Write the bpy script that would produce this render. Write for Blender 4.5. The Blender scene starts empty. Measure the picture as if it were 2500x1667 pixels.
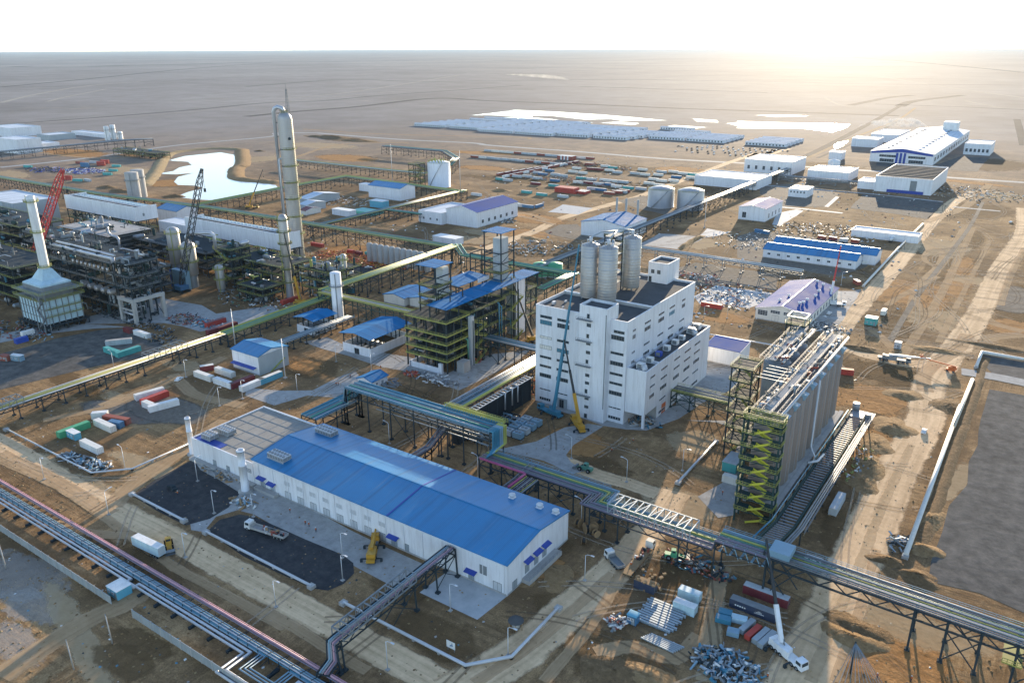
import bpy, bmesh, math, random
from mathutils import Vector, Matrix
R = math.radians
scene = bpy.context.scene
COL = scene.collection
random.seed(11)

# ---------------------------------------------------------------- camera
cam = bpy.data.cameras.new('camera'); cam.sensor_width = 36.0; cam.lens = 28.08
cam.clip_start = 1.0; cam.clip_end = 120000.0
camo = bpy.data.objects.new('camera', cam); COL.objects.link(camo)
camo.matrix_world = (Matrix.Translation((0, 0, 140)) @ Matrix.Rotation(R(34.49), 4, 'Z')
                     @ Matrix.Rotation(R(90 - 20.2), 4, 'X') @ Matrix.Rotation(R(-0.19), 4, 'Z'))
scene.camera = camo

# ---------------------------------------------------------------- sky, sun, exposure
SUN_EL, SUN_AZ = 9.0, 13.5          # azimuth measured from +Y towards -X
w = bpy.data.worlds.new('World'); scene.world = w; w.use_nodes = True
wn = w.node_tree.nodes; wl = w.node_tree.links
sky = wn.new('ShaderNodeTexSky'); sky.sky_type = 'NISHITA'; sky.sun_disc = False
sky.sun_elevation = R(SUN_EL); sky.sun_rotation = R(-SUN_AZ); sky.altitude = 0; sky.air_density = .9; sky.dust_density = 0.1; sky.ozone_density = 1.0
wn['Background'].inputs['Strength'].default_value = 0.15
tint = wn.new('ShaderNodeMix'); tint.data_type = 'RGBA'; tint.blend_type = 'MULTIPLY'; tint.inputs[0].default_value = 1.; tint.inputs[7].default_value = (1., 1., 1.1, 1)
wl.new(sky.outputs[0], tint.inputs[6]); wl.new(tint.outputs[2], wn['Background'].inputs['Color'])
sl = bpy.data.lights.new('sun', 'SUN'); sl.energy = 4.4; sl.angle = R(0.5); sl.color = (1.0, 0.81, 0.57)
so = bpy.data.objects.new('sun', sl); COL.objects.link(so)
sd = Vector((-math.sin(R(SUN_AZ)) * math.cos(R(SUN_EL)), math.cos(R(SUN_AZ)) * math.cos(R(SUN_EL)), math.sin(R(SUN_EL))))
so.rotation_euler = sd.to_track_quat('Z', 'Y').to_euler()
scene.view_settings.view_transform = 'Standard'; scene.view_settings.look = 'None'
scene.view_settings.exposure = 1.52; scene.view_settings.gamma = 1.0
scene.cycles.max_bounces = 6; scene.cycles.transparent_max_bounces = 12; scene.cycles.volume_bounces = 0

# ---------------------------------------------------------------- materials
MATS = {}
def nd(nt, typ, **kw):
    n = nt.nodes.new(typ)
    for k, v in kw.items():
        if k.startswith('i_'): n.inputs[int(k[2:])].default_value = v
        else: setattr(n, k, v)
    return n
def noise(nt, pos, scale, detail=4, rough=.6, sc3=None):
    src = pos
    if sc3:
        mp = nd(nt, 'ShaderNodeMapping'); mp.inputs['Scale'].default_value = sc3
        nt.links.new(pos, mp.inputs['Vector']); src = mp.outputs[0]
    n = nd(nt, 'ShaderNodeTexNoise'); n.inputs['Scale'].default_value = scale
    n.inputs['Detail'].default_value = detail; n.inputs['Roughness'].default_value = rough
    nt.links.new(src, n.inputs['Vector']); return n.outputs[0]
def ramp(nt, f, stops):
    r = nd(nt, 'ShaderNodeValToRGB'); e = r.color_ramp.elements
    while len(e) < len(stops): e.new(.5)
    for el, (p, c) in zip(e, stops):
        el.position = p; el.color = (c[0], c[1], c[2], 1) if isinstance(c, (tuple, list)) else (c, c, c, 1)
    nt.links.new(f, r.inputs[0]); return r.outputs[0]
def mixc(nt, f, a, b, mode='MIX'):
    m = nd(nt, 'ShaderNodeMix', data_type='RGBA', blend_type=mode)
    for s, v in ((m.inputs[0], f), (m.inputs[6], a), (m.inputs[7], b)):
        if hasattr(v, 'is_linked'): nt.links.new(v, s)
        else: s.default_value = (v[0], v[1], v[2], 1) if isinstance(v, (tuple, list)) else v
    return m.outputs[2]
def math_(nt, op, a, b=0.):
    m = nd(nt, 'ShaderNodeMath', operation=op)
    for s, v in ((m.inputs[0], a), (m.inputs[1], b)):
        if hasattr(v, 'is_linked'): nt.links.new(v, s)
        else: s.default_value = v
    return m.outputs[0]
def newmat(name):
    m = bpy.data.materials.new(name); m.use_nodes = True; nt = m.node_tree
    p = nt.nodes['Principled BSDF']; pos = nd(nt, 'ShaderNodeNewGeometry').outputs['Position']
    MATS[name] = m; return m, nt, p, pos
def bump(nt, p, h, strength, dist):
    b = nd(nt, 'ShaderNodeBump'); b.inputs['Strength'].default_value = strength; b.inputs['Distance'].default_value = dist
    nt.links.new(h, b.inputs['Height']); nt.links.new(b.outputs[0], p.inputs['Normal'])
def mat(name, col, rough=.6, metal=0., var=.18, sc=.35, ribs=None, dirt=.0):
    """painted / metal surface: base colour with uneven wear; ribs=(axis, period, depth) profiles the sheet"""
    m, nt, p, pos = newmat(name)
    n1 = noise(nt, pos, sc, 5, .65, (1, 1, .35))
    c = ramp(nt, n1, [(.25, [x * (1 - var) for x in col]), (.75, [min(1, x * (1 + var * .7)) for x in col])])
    if ribs and ribs[0] != 'Z':
        n3 = noise(nt, pos, 1., 2, .5, (.45, .012, .012) if ribs[0] == 'X' else (.012, .45, .012))
        c = mixc(nt, 1., c, ramp(nt, n3, [(.3, .72), (.5, 1.), (.7, 1.)]), 'MULTIPLY')
        n4 = noise(nt, pos, 1., 5, .7, (.5, .05, .05) if ribs[0] == 'X' else (.05, .5, .05))
        c = mixc(nt, ramp(nt, n4, [(.55, 0.), (.75, .22)]), c, (.30, .27, .22))
    if name == 'white_panel':
        n3 = noise(nt, pos, 1., 3, .6, (.5, .5, .02)); c = mixc(nt, 1., c, ramp(nt, n3, [(.35, .88), (.5, 1.), (.65, .95)]), 'MULTIPLY')
    if dirt:
        n2 = noise(nt, pos, .9, 6, .7, (1, 1, .12))
        c = mixc(nt, ramp(nt, n2, [(.5, 0.), (.78, dirt)]), c, (.16, .11, .07))
    nt.links.new(c, p.inputs['Base Color'])
    nt.links.new(ramp(nt, n1, [(.2, max(0, rough - .08)), (.8, min(1, rough + .1))]), p.inputs['Roughness'])
    p.inputs['Metallic'].default_value = metal
    if rough > .72: p.inputs['Specular IOR Level'].default_value = .1
    if ribs:
        ax, per, dep = ribs
        wv = nd(nt, 'ShaderNodeTexWave', wave_type='BANDS', bands_direction=ax); wv.inputs['Scale'].default_value = 6.2832 / per / 20
        nt.links.new(pos, wv.inputs['Vector']); bump(nt, p, wv.outputs['Fac'], .8, dep)
    return m
mat('white_panel', (.72, .735, .76), .55, var=.08, sc=.12, dirt=.3)
mat('cream_panel', (.68, .66, .60), .6, var=.08, dirt=.25)
mat('grey_panel', (.36, .40, .42), .6, var=.1, ribs=('X', .9, .05))
mat('blue_roof', (.003, .17, .38), .4, var=.2, sc=.06, ribs=('X', .5, .04))
mat('blue_roof_rows', (.003, .15, .36), .78, var=.12, sc=.06, ribs=('Y', .5, .04))
mat('violet_roof', (.018, .07, .27), .8, var=.2, sc=.06)
mat('pale_roof', (.56, .62, .68), .75, var=.1, sc=.06, ribs=('X', .6, .04))
mat('awning_blue', (.015, .05, .30), .5)
mat('concrete', (.40, .39, .37), .85, var=.2, sc=.25, dirt=.3)
mat('concrete_blue', (.30, .33, .34), .85, var=.25, sc=.4, dirt=.3)
mat('roof_slab', (.30, .285, .255), .95, var=.2, sc=.2, dirt=.25)
mat('roof_felt', (.085, .09, .095), .9, var=.3, sc=.15)
mat('steel_dark', (.032, .046, .055), .8, var=.25, dirt=.2)
mat('steel_green', (.03, .06, .06), .8, var=.25, dirt=.1)
mat('steel_grey', (.20, .22, .23), .6, var=.25, dirt=.2)
mat('rail_yellow', (.30, .31, .075), .6, var=.2)
mat('galvanised', (.34, .39, .42), .55, .35, var=.18, sc=.3)
mat('cladding', (.42, .405, .39), .48, .65, var=.16, sc=.2, ribs=('Z', 1.2, .06))
mat('cladding_pipe', (.50, .51, .53), .4, .5, var=.10, sc=.4)
mat('pipe_blue', (.04, .19, .28), .45, var=.15)
mat('stair_yellow', (.52, .50, .05), .6, var=.15)
mat('pipe_magenta', (.33, .05, .15), .5)
mat('pipe_pale_blue', (.19, .31, .39), .45, var=.12)
mat('pipe_green', (.09, .27, .20), .45, var=.15)
mat('pipe_yellow', (.38, .38, .09), .5, var=.15)
mat('pipe_pink', (.50, .28, .32), .5, var=.15)
mat('pipe_purple', (.15, .13, .18), .5, var=.15)
mat('pipe_grey', (.24, .26, .28), .5, .2, var=.15)
mat('silo_panel', (.24, .205, .185), .6, .15, var=.12, sc=.25, ribs=('Z', 1.1, .05))
mat('louvre', (.52, .54, .56), .5, .2, var=.12)
mat('dark_void', (.03, .035, .04), .9, var=.2)
mat('orange_paint', (.55, .13, .03), .55, dirt=.2)
mat('red_paint', (.40, .03, .025), .5, dirt=.2)
mat('crane_yellow', (.52, .28, .03), .5, dirt=.25)
mat('crane_red', (.50, .05, .05), .5, dirt=.1)
mat('crane_white', (.72, .74, .75), .45, dirt=.2)
mat('crane_black', (.03, .033, .036), .6)
mat('tyre', (.02, .02, .021), .85)
mat('glass', (.03, .045, .055), .12, var=.3, sc=.8)
mat('teal_board', (.04, .17, .24), .6)
mat('box_white', (.72, .72, .70), .6, dirt=.3); mat('box_rust', (.28, .07, .045), .7, dirt=.3)
mat('box_blue', (.05, .16, .30), .6, dirt=.25); mat('box_cyan', (.10, .36, .48), .6, dirt=.25)
mat('box_green', (.07, .34, .17), .6, dirt=.25); mat('box_teal', (.07, .36, .34), .6, dirt=.25)
mat('box_red', (.42, .05, .035), .6, dirt=.25); mat('box_navy', (.03, .045, .085), .6, dirt=.25)
mat('box_maroon', (.16, .025, .03), .6, dirt=.3); mat('box_grey', (.42, .46, .48), .6, dirt=.3)
mat('box_pale', (.44, .60, .66), .6, dirt=.25); mat('box_royal', (.02, .07, .38), .5, dirt=.15)
mat('timber', (.33, .22, .12), .8, var=.3, sc=.9)
mat('pole_white', (.62, .64, .66), .5, .3)
mat('skin', (.42, .25, .18), .6); mat('cloth_dark', (.03, .035, .05), .85); mat('cloth_orange', (.55, .14, .04), .8)
def ground_mat():
    m, nt, p, pos = newmat('steppe_soil')
    big = noise(nt, pos, .009, 5, .62); mid = noise(nt, pos, .05, 6, .68); fine = noise(nt, pos, .55, 6, .75)
    tx = noise(nt, pos, 1., 6, .72, (.015, .465, .076)); ty = noise(nt, pos, 1., 6, .72, (.524, .013, .076))
    c = ramp(nt, mid, [(.34, (.157, .093, .045)), (.46, (.283, .171, .083)), (.56, (.388, .246, .121)), (.74, (.493, .324, .170))])
    c2 = ramp(nt, fine, [(.32, (.105, .066, .034)), (.66, (.472, .311, .162))])
    c = mixc(nt, .5, c, c2)
    sel = ramp(nt, noise(nt, pos, .02, 3, .6), [(.46, 0.), (.54, 1.)])
    tr = mixc(nt, sel, tx, ty)
    c = mixc(nt, ramp(nt, tr, [(.48, 0.), (.64, .55)]), c, (.105, .066, .034))
    c = mixc(nt, ramp(nt, tr, [(.30, .5), (.44, 0.)]), c, (.524, .357, .189))
    c = mixc(nt, ramp(nt, big, [(.34, .7), (.5, 0.)]), c, (.121, .076, .041))
    c = mixc(nt, ramp(nt, noise(nt, pos, .022, 6, .72), [(.45, 0.), (.57, .72)]), c, (.136, .085, .045))
    c = mixc(nt, ramp(nt, noise(nt, pos, .05, 6, .75, (1, 1, 1)), [(.60, 0.), (.70, .55)]), c, (.524, .344, .170))
    c = mixc(nt, 1., c, ramp(nt, noise(nt, pos, 2.4, 3, .7), [(.32, .62), (.5, 1.), (.68, 1.25)]), 'MULTIPLY')
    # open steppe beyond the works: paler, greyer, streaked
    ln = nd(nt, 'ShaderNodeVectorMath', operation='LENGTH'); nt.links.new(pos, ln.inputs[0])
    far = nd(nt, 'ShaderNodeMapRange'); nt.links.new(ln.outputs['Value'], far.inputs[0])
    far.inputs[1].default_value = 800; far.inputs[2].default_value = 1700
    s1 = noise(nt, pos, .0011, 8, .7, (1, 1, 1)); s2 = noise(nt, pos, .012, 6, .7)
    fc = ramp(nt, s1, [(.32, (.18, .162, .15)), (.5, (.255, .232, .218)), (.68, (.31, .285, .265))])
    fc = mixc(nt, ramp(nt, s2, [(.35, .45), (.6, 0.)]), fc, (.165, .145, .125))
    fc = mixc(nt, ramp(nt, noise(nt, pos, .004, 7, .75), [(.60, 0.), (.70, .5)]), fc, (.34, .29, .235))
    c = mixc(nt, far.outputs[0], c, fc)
    nt.links.new(c, p.inputs['Base Color']); p.inputs['Roughness'].default_value = .95
    p.inputs['Specular IOR Level'].default_value = .03
    h = math_(nt, 'ADD', math_(nt, 'MULTIPLY', fine, .35), math_(nt, 'ADD', math_(nt, 'MULTIPLY', tr, .5), mid))
    bump(nt, p, h, .6, .7)
    return m
ground_mat()
def soft_mat(name, stops, sc, rough=.95, edge=.16, tracks=True, bm=.4, alpha=1., bd=.5):
    """dirt / gravel sheet that fades out raggedly at its rim (UV x = 0..1 across)"""
    m, nt, p, pos = newmat(name)
    uv = nd(nt, 'ShaderNodeUVMap').outputs[0]
    sep = nd(nt, 'ShaderNodeSeparateXYZ'); nt.links.new(uv, sep.inputs[0])
    n1 = noise(nt, pos, sc, 6, .7); n2 = noise(nt, pos, sc * .12, 4, .6)
    f = n1
    if tracks:
        mp = nd(nt, 'ShaderNodeMapping'); mp.inputs['Scale'].default_value = (9, .012, 1); nt.links.new(uv, mp.inputs[0])
        t = nd(nt, 'ShaderNodeTexNoise'); t.inputs['Scale'].default_value = 1.; t.inputs['Detail'].default_value = 4; nt.links.new(mp.outputs[0], t.inputs[0])
        f = math_(nt, 'ADD', math_(nt, 'MULTIPLY', n1, .45), math_(nt, 'MULTIPLY', t.outputs[0], .55))
    f = math_(nt, 'ADD', math_(nt, 'MULTIPLY', f, .8), math_(nt, 'MULTIPLY', n2, .25))
    nt.links.new(ramp(nt, f, stops), p.inputs['Base Color']); p.inputs['Roughness'].default_value = rough
    p.inputs['Specular IOR Level'].default_value = .05
    bump(nt, p, f, bm, bd)
    d = math_(nt, 'SUBTRACT', .5, math_(nt, 'ABSOLUTE', math_(nt, 'SUBTRACT', sep.outputs[0], .5)))
    e = math_(nt, 'ADD', d, math_(nt, 'MULTIPLY', math_(nt, 'SUBTRACT', noise(nt, pos, .12, 5, .7), .5), edge * 1.8))
    a = math_(nt, 'MULTIPLY', ramp(nt, e, [(edge * .35, 0.), (edge * .35 + .07, 1.)]), alpha)
    nt.links.new(a, p.inputs['Alpha'])
    return m
soft_mat('dirt_road', [(.32, (.314, .210, .118)), (.45, (.523, .361, .209)), (.58, (.706, .499, .299)), (.72, (.824, .605, .367))], .5)
soft_mat('dirt_track', [(.32, (.327, .216, .124)), (.5, (.533, .366, .207)), (.7, (.702, .495, .295))], .5, alpha=.55)
soft_mat('damp_soil', [(.3, (.094, .059, .030)), (.55, (.187, .116, .055)), (.75, (.287, .177, .082))], .5, edge=.3, tracks=False, alpha=.55)
soft_mat('red_soil', [(.3, (.238, .122, .045)), (.55, (.400, .210, .082)), (.75, (.536, .299, .124))], .45, edge=.3, tracks=False, alpha=.85, bm=.7, bd=1.)
soft_mat('pale_dust', [(.3, (.449, .325, .187)), (.55, (.587, .438, .263)), (.75, (.698, .539, .338))], .5, edge=.3, tracks=False, alpha=.5)
soft_mat('rut_dark', [(.3, (.12, .085, .055)), (.7, (.22, .16, .10))], .5, edge=.3, tracks=False, alpha=.4)
soft_mat('rut_pale', [(.3, (.388, .307, .215)), (.7, (.533, .431, .313))], .5, edge=.3, tracks=False, alpha=.45)
soft_mat('salt_crust', [(.3, (.34, .32, .29)), (.6, (.52, .50, .46))], .6, edge=.42, tracks=False, alpha=.35)
soft_mat('gravel_grey', [(.3, (.05, .049, .047)), (.48, (.095, .092, .086)), (.68, (.165, .155, .14))], .22, edge=.06, tracks=False)
soft_mat('gravel_brown', [(.3, (.10, .09, .075)), (.5, (.16, .14, .115)), (.7, (.23, .2, .165))], .5, edge=.1, tracks=False)
soft_mat('gravel_lot', [(.3, (.026, .028, .031)), (.5, (.05, .051, .054)), (.7, (.085, .083, .082))], .35, edge=.03, tracks=False, rough=.85)
soft_mat('apron', [(.3, (.22, .215, .20)), (.5, (.33, .325, .31)), (.7, (.42, .41, .39))], .35, edge=.05, tracks=False, bm=.1, rough=.85)
soft_mat('slab', [(.3, (.32, .33, .33)), (.5, (.42, .43, .43)), (.7, (.50, .50, .49))], .3, edge=.0, tracks=False, bm=.05, rough=.8)
soft_mat('far_line', [(.3, (.085, .08, .075)), (.7, (.14, .13, .12))], .02, edge=.1, tracks=False, bm=0, alpha=.78)
soft_mat('far_pale', [(.3, (.36, .32, .26)), (.7, (.50, .46, .40))], .02, edge=.3, tracks=False, bm=0, alpha=.7)
def water_mat():
    m, nt, p, pos = newmat('standing_water')
    p.inputs['Base Color'].default_value = (.42, .40, .38, 1); p.inputs['Roughness'].default_value = .16; p.inputs['IOR'].default_value = 1.33
    bump(nt, p, noise(nt, pos, .6, 3, .6), .05, .3)
water_mat()

# ---------------------------------------------------------------- mesh kernel
LOC = {}
class MB:
    """collects shapes in world coordinates and links them as ONE mesh object"""
    def __init__(s): s.v = []; s.f = []; s.m = []; s.sm = []; s.uv = {}; s.cm = 0
    def use(s, i): s.cm = i; return s
    def add(s, vs, fs, smooth=False):
        o = len(s.v); s.v += [tuple(v) for v in vs]
        for f in fs: s.f.append(tuple(o + i for i in f)); s.m.append(s.cm); s.sm.append(smooth)
        return s
    BF = [(0, 3, 2, 1), (4, 5, 6, 7), (0, 1, 5, 4), (1, 2, 6, 5), (2, 3, 7, 6), (3, 0, 4, 7)]
    def box(s, x0, x1, y0, y1, z0, z1):
        return s.add([(x0, y0, z0), (x1, y0, z0), (x1, y1, z0), (x0, y1, z0), (x0, y0, z1), (x1, y0, z1), (x1, y1, z1), (x0, y1, z1)], MB.BF)
    def obox(s, c, sx, sy, sz, rz=0., z=None, tilt=0.):
        """box of size sx,sy,sz standing on c"""
        M = Matrix.Translation(c) @ Matrix.Rotation(rz, 4, 'Z') @ Matrix.Rotation(tilt, 4, 'Y')
        vs = [M @ Vector((a * sx / 2, b * sy / 2, h * sz)) for h in (0, 1) for a, b in ((-1, -1), (1, -1), (1, 1), (-1, 1))]
        return s.add(vs, MB.BF)
    def beam(s, a, b, w, h=None):
        a, b = Vector(a), Vector(b); d = b - a; h = h or w
        if d.length < 1e-4: return s
        d.normalize(); u = Vector((0, 0, 1)).cross(d)
        if u.length < 1e-3: u = Vector((1, 0, 0))
        u.normalize(); n = d.cross(u)
        vs = [p + u * (i * w / 2) + n * (j * h / 2) for p in (a, b) for i, j in ((-1, -1), (1, -1), (1, 1), (-1, 1))]
        return s.add(vs, MB.BF)
    def cyl(s, a, b, r0, r1=None, n=12, caps=True):
        a, b = Vector(a), Vector(b); r1 = r0 if r1 is None else r1; d = (b - a).normalized()
        u = Vector((0, 0, 1)).cross(d)
        if u.length < 1e-3: u = Vector((1, 0, 0))
        u.normalize(); w_ = d.cross(u); o = len(s.v)
        for p, r in ((a, r0), (b, r1)):
            for k in range(n):
                t = 2 * math.pi * k / n; s.v.append(tuple(p + (u * math.cos(t) + w_ * math.sin(t)) * r))
        for k in range(n):
            s.f.append((o + k, o + (k + 1) % n, o + n + (k + 1) % n, o + n + k)); s.m.append(s.cm); s.sm.append(True)
        if caps:
            s.f.append(tuple(o + k for k in reversed(range(n)))); s.m.append(s.cm); s.sm.append(False)
            s.f.append(tuple(o + n + k for k in range(n))); s.m.append(s.cm); s.sm.append(False)
        return s
    def lathe(s, c, prof, n=20):
        """revolve (r,z) profile about the vertical through c"""
        o = len(s.v); k_ = len(prof)
        for r, z in prof:
            for k in range(n):
                t = 2 * math.pi * k / n; s.v.append((c[0] + r * math.cos(t), c[1] + r * math.sin(t), c[2] + z))
        for i in range(k_ - 1):
            for k in range(n):
                s.f.append((o + i * n + k, o + i * n + (k + 1) % n, o + (i + 1) * n + (k + 1) % n, o + (i + 1) * n + k)); s.m.append(s.cm); s.sm.append(True)
        return s
    def tube(s, pts, r, n=8):
        """pipe through pts with mitred corners"""
        P_ = [Vector(p) for p in pts]; o = len(s.v)
        for i, p in enumerate(P_):
            d0 = (p - P_[i - 1]).normalized() if i else None
            d1 = (P_[i + 1] - p).normalized() if i < len(P_) - 1 else None
            if d0 is None: t = d1; k = 1
            elif d1 is None: t = d0; k = 1
            else:
                t = d0 + d1; t = t.normalized() if t.length > .05 else d0; k = 1 / max(.35, t.dot(d0))
            d = d1 if d1 is not None else d0
            u = Vector((0, 0, 1)).cross(t)
            if u.length < .02: u = Vector((1, 0, 0)) - t * t.x
            if u.length < .02: u = Vector((0, 1, 0))
            u.normalize()
            if i and u.dot(lu) < 0 and abs(u.dot(lu)) > .5: u = -u
            lu = u; v2 = t.cross(u)
            for q in range(n):
                a = 2 * math.pi * q / n; s.v.append(tuple(p + (u * math.cos(a) * 1 + v2 * math.sin(a)) * r * min(k, 1.45)))
        for i in range(len(P_) - 1):
            for q in range(n):
                s.f.append((o + i * n + q, o + i * n + (q + 1) % n, o + (i + 1) * n + (q + 1) % n, o + (i + 1) * n + q)); s.m.append(s.cm); s.sm.append(True)
        s.f.append(tuple(o + q for q in reversed(range(n)))); s.m.append(s.cm); s.sm.append(False)
        e = o + (len(P_) - 1) * n; s.f.append(tuple(e + q for q in range(n))); s.m.append(s.cm); s.sm.append(False)
        return s
    def prism(s, poly, z0, z1):
        n = len(poly); a = sum(poly[i][0] * poly[(i + 1) % n][1] - poly[(i + 1) % n][0] * poly[i][1] for i in range(n))
        if a < 0: poly = poly[::-1]
        return s.add([(x, y, z0) for x, y in poly] + [(x, y, z1) for x, y in poly],
                     [tuple(reversed(range(n))), tuple(range(n, 2 * n))] + [(i, (i + 1) % n, n + (i + 1) % n, n + i) for i in range(n)])
    def build(s, name, mats, parent=None):
        if isinstance(mats, str): mats = [mats]
        me = bpy.data.meshes.new(name); l = LOC.get(parent.name, (0, 0, 0)) if parent else (0, 0, 0)
        me.from_pydata([(x - l[0], y - l[1], z - l[2]) for x, y, z in s.v], [], s.f)
        for mm in mats: me.materials.append(MATS[mm])
        me.polygons.foreach_set('material_index', s.m); me.polygons.foreach_set('use_smooth', s.sm); me.update()
        o = bpy.data.objects.new(name, me); COL.objects.link(o)
        if parent: o.parent = parent; LOC[o.name] = l
        return o
def tag(o, label, cat, group=None):
    o['label'] = label; o['category'] = cat
    if group: o['group'] = group
    return o
def thing(name, label, cat, loc=(0, 0, 0), group=None, rz=0.):
    o = bpy.data.objects.new(name, None); o.empty_display_size = .5; COL.objects.link(o)
    o.location = loc; o.rotation_euler = (0, 0, rz); LOC[o.name] = tuple(loc)
    return tag(o, label, cat, group)
KIDS = {}
def copy_tree(o, loc=None, rz=None, label=None, group=None):
    if not KIDS.get('done') or o.name not in KIDS:
        KIDS.clear(); KIDS['done'] = 1
        for ob in COL.objects:
            if ob.parent: KIDS.setdefault(ob.parent.name, []).append(ob)
        KIDS.setdefault(o.name, [])
    def rec(src, par):
        c = src.copy(); COL.objects.link(c)
        if par: c.parent = par
        for ch in KIDS.get(src.name, []): rec(ch, c)
        return c
    r = rec(o, None)
    if loc is not None: r.location = loc
    if rz is not None: r.rotation_euler = (0, 0, rz)
    if label: r['label'] = label
    if group: r['group'] = group
    return r
def struct(o): o['kind'] = 'structure'; return o
def B(t, name, m, *b):
    """one box part"""
    return MB().box(*b).build(name, m, t)

# sheets on the ground ------------------------------------------------------
def sheet(name, pts, m, z):
    """flat polygon with a slightly wandering rim"""
    rn = random.Random(len(pts) + int(abs(pts[0][0])))
    bm = bmesh.new(); uvl = bm.loops.layers.uv.new('UVMap')
    n = len(pts); dense = []
    for i in range(n):
        a, b = pts[i], pts[(i + 1) % n]; k = max(1, int(math.dist(a, b) / 12))
        k = min(k, 30)
        for j in range(k):
            q = min(.7, math.dist(a, b) * .04) if m not in ('slab', 'standing_water') else math.dist(a, b) * .01
            dense.append((a[0] + (b[0] - a[0]) * j / k + rn.uniform(-q, q), a[1] + (b[1] - a[1]) * j / k + rn.uniform(-q, q)))
    import mathutils.geometry as mg
    vs = [bm.verts.new((x, y, z)) for x, y in dense]
    tri = mg.tessellate_polygon([[v.co for v in vs]])
    for t in tri:
        try:
            f = bm.faces.new([vs[k] for k in t]); f.normal_update()
            if f.normal.z < 0: f.normal_flip()
            for l in f.loops: l[uvl].uv = (.5, .5)
        except ValueError: pass
    me = bpy.data.meshes.new(name); bm.to_mesh(me); bm.free(); me.materials.append(MATS[m])
    o = bpy.data.objects.new(name, me); COL.objects.link(o); return struct(o)
def smooth_path(pts, step=8.):
    if len(pts) < 3: 
        a, b = Vector(pts[0]), Vector(pts[1]); k = max(2, int((b - a).length / 20)); return [a.lerp(b, i / k) for i in range(k + 1)]
    P_ = [Vector(p) for p in pts]; P_ = [P_[0] * 2 - P_[1]] + P_ + [P_[-1] * 2 - P_[-2]]; out = []
    for i in range(1, len(P_) - 2):
        p0, p1, p2, p3 = P_[i - 1:i + 3]; k = min(40, max(3, int((p2 - p1).length / step)))
        for j in range(k):
            t = j / k
            out.append(.5 * ((2 * p1) + (p2 - p0) * t + (2 * p0 - 5 * p1 + 4 * p2 - p3) * t * t + (3 * p1 - p0 - 3 * p2 + p3) * t ** 3))
    out.append(P_[-2]); return out
def strip(name, pts, width, m, z):
    pa = smooth_path(pts); bm = bmesh.new(); uvl = bm.loops.layers.uv.new('UVMap'); rows = []; L = 0
    for i, p in enumerate(pa):
        d = (pa[min(i + 1, len(pa) - 1)] - pa[max(i - 1, 0)]).normalized(); n = Vector((-d.y, d.x))
        if i: L += (p - pa[i - 1]).length
        wd = width[0] + (width[1] - width[0]) * i / (len(pa) - 1) if isinstance(width, tuple) else width
        rows.append(([bm.verts.new((p.x + n.x * wd * k, p.y + n.y * wd * k, z)) for k in (.5, 0, -.5)], L))
    for (a, la), (b, lb) in zip(rows, rows[1:]):
        for k in (0, 1):
            f = bm.faces.new((a[k + 1], b[k + 1], b[k], a[k]))
            for l, q in zip(f.loops, (((k + 1) / 2, la), ((k + 1) / 2, lb), (k / 2, lb), (k / 2, la))): l[uvl].uv = q
    me = bpy.data.meshes.new(name); bm.to_mesh(me); bm.free(); me.materials.append(MATS[m])
    o = bpy.data.objects.new(name, me); COL.objects.link(o); return struct(o)
def blob(name, c, rx, ry, rz, m, z):
    pts = [(c[0] + math.cos(rz) * rx * math.cos(t) - math.sin(rz) * ry * math.sin(t), c[1] + math.sin(rz) * rx * math.cos(t) + math.cos(rz) * ry * math.sin(t))
           for t in [2 * math.pi * k / 18 for k in range(18)]]
    bm = bmesh.new(); uvl = bm.loops.layers.uv.new('UVMap'); ce = bm.verts.new((c[0], c[1], z)); ring = [bm.verts.new((x, y, z)) for x, y in pts]
    for i in range(18):
        f = bm.faces.new((ce, ring[i], ring[(i + 1) % 18]))
        for l in f.loops: l[uvl].uv = (.5, .5) if l.vert is ce else (0, 0)
    me = bpy.data.meshes.new(name); bm.to_mesh(me); bm.free(); me.materials.append(MATS[m])
    o = bpy.data.objects.new(name, me); COL.objects.link(o); return struct(o)
def mound(name, c, rx, ry, h, rz=0., m='earth', seed=1):
    rnd = random.Random(seed); n = 22; k_ = 9; vs = []; fs = []; ph = [rnd.uniform(0, 6.28) for _ in range(5)]
    for i in range(k_ + 1):
        q = i / k_
        for k in range(n):
            t = 2 * math.pi * k / n; wob = 1 + .16 * math.sin(2 * t + ph[0]) + .10 * math.sin(3 * t + ph[1]) + .06 * math.sin(5 * t + ph[2])
            x, y = rx * q * wob * math.cos(t), ry * q * wob * math.sin(t)
            z = h * (math.cos(min(1, q) * math.pi) * .5 + .5) * (1 + .25 * math.sin(3.1 * x / max(rx, .1) + ph[3]) * math.sin(2.7 * y / max(ry, .1) + ph[4])) + rnd.uniform(-.2, .2) * h * (1 - q * .6)
            if i == k_: z = -.15
            vs.append((c[0] + math.cos(rz) * x - math.sin(rz) * y, c[1] + math.sin(rz) * x + math.cos(rz) * y, z))
    for i in range(k_):
        for k in range(n): fs.append((i * n + k, (i + 1) * n + k, (i + 1) * n + (k + 1) % n, i * n + (k + 1) % n))
    b = MB(); b.add(vs, fs, True); return struct(b.build(name, m))
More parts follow.
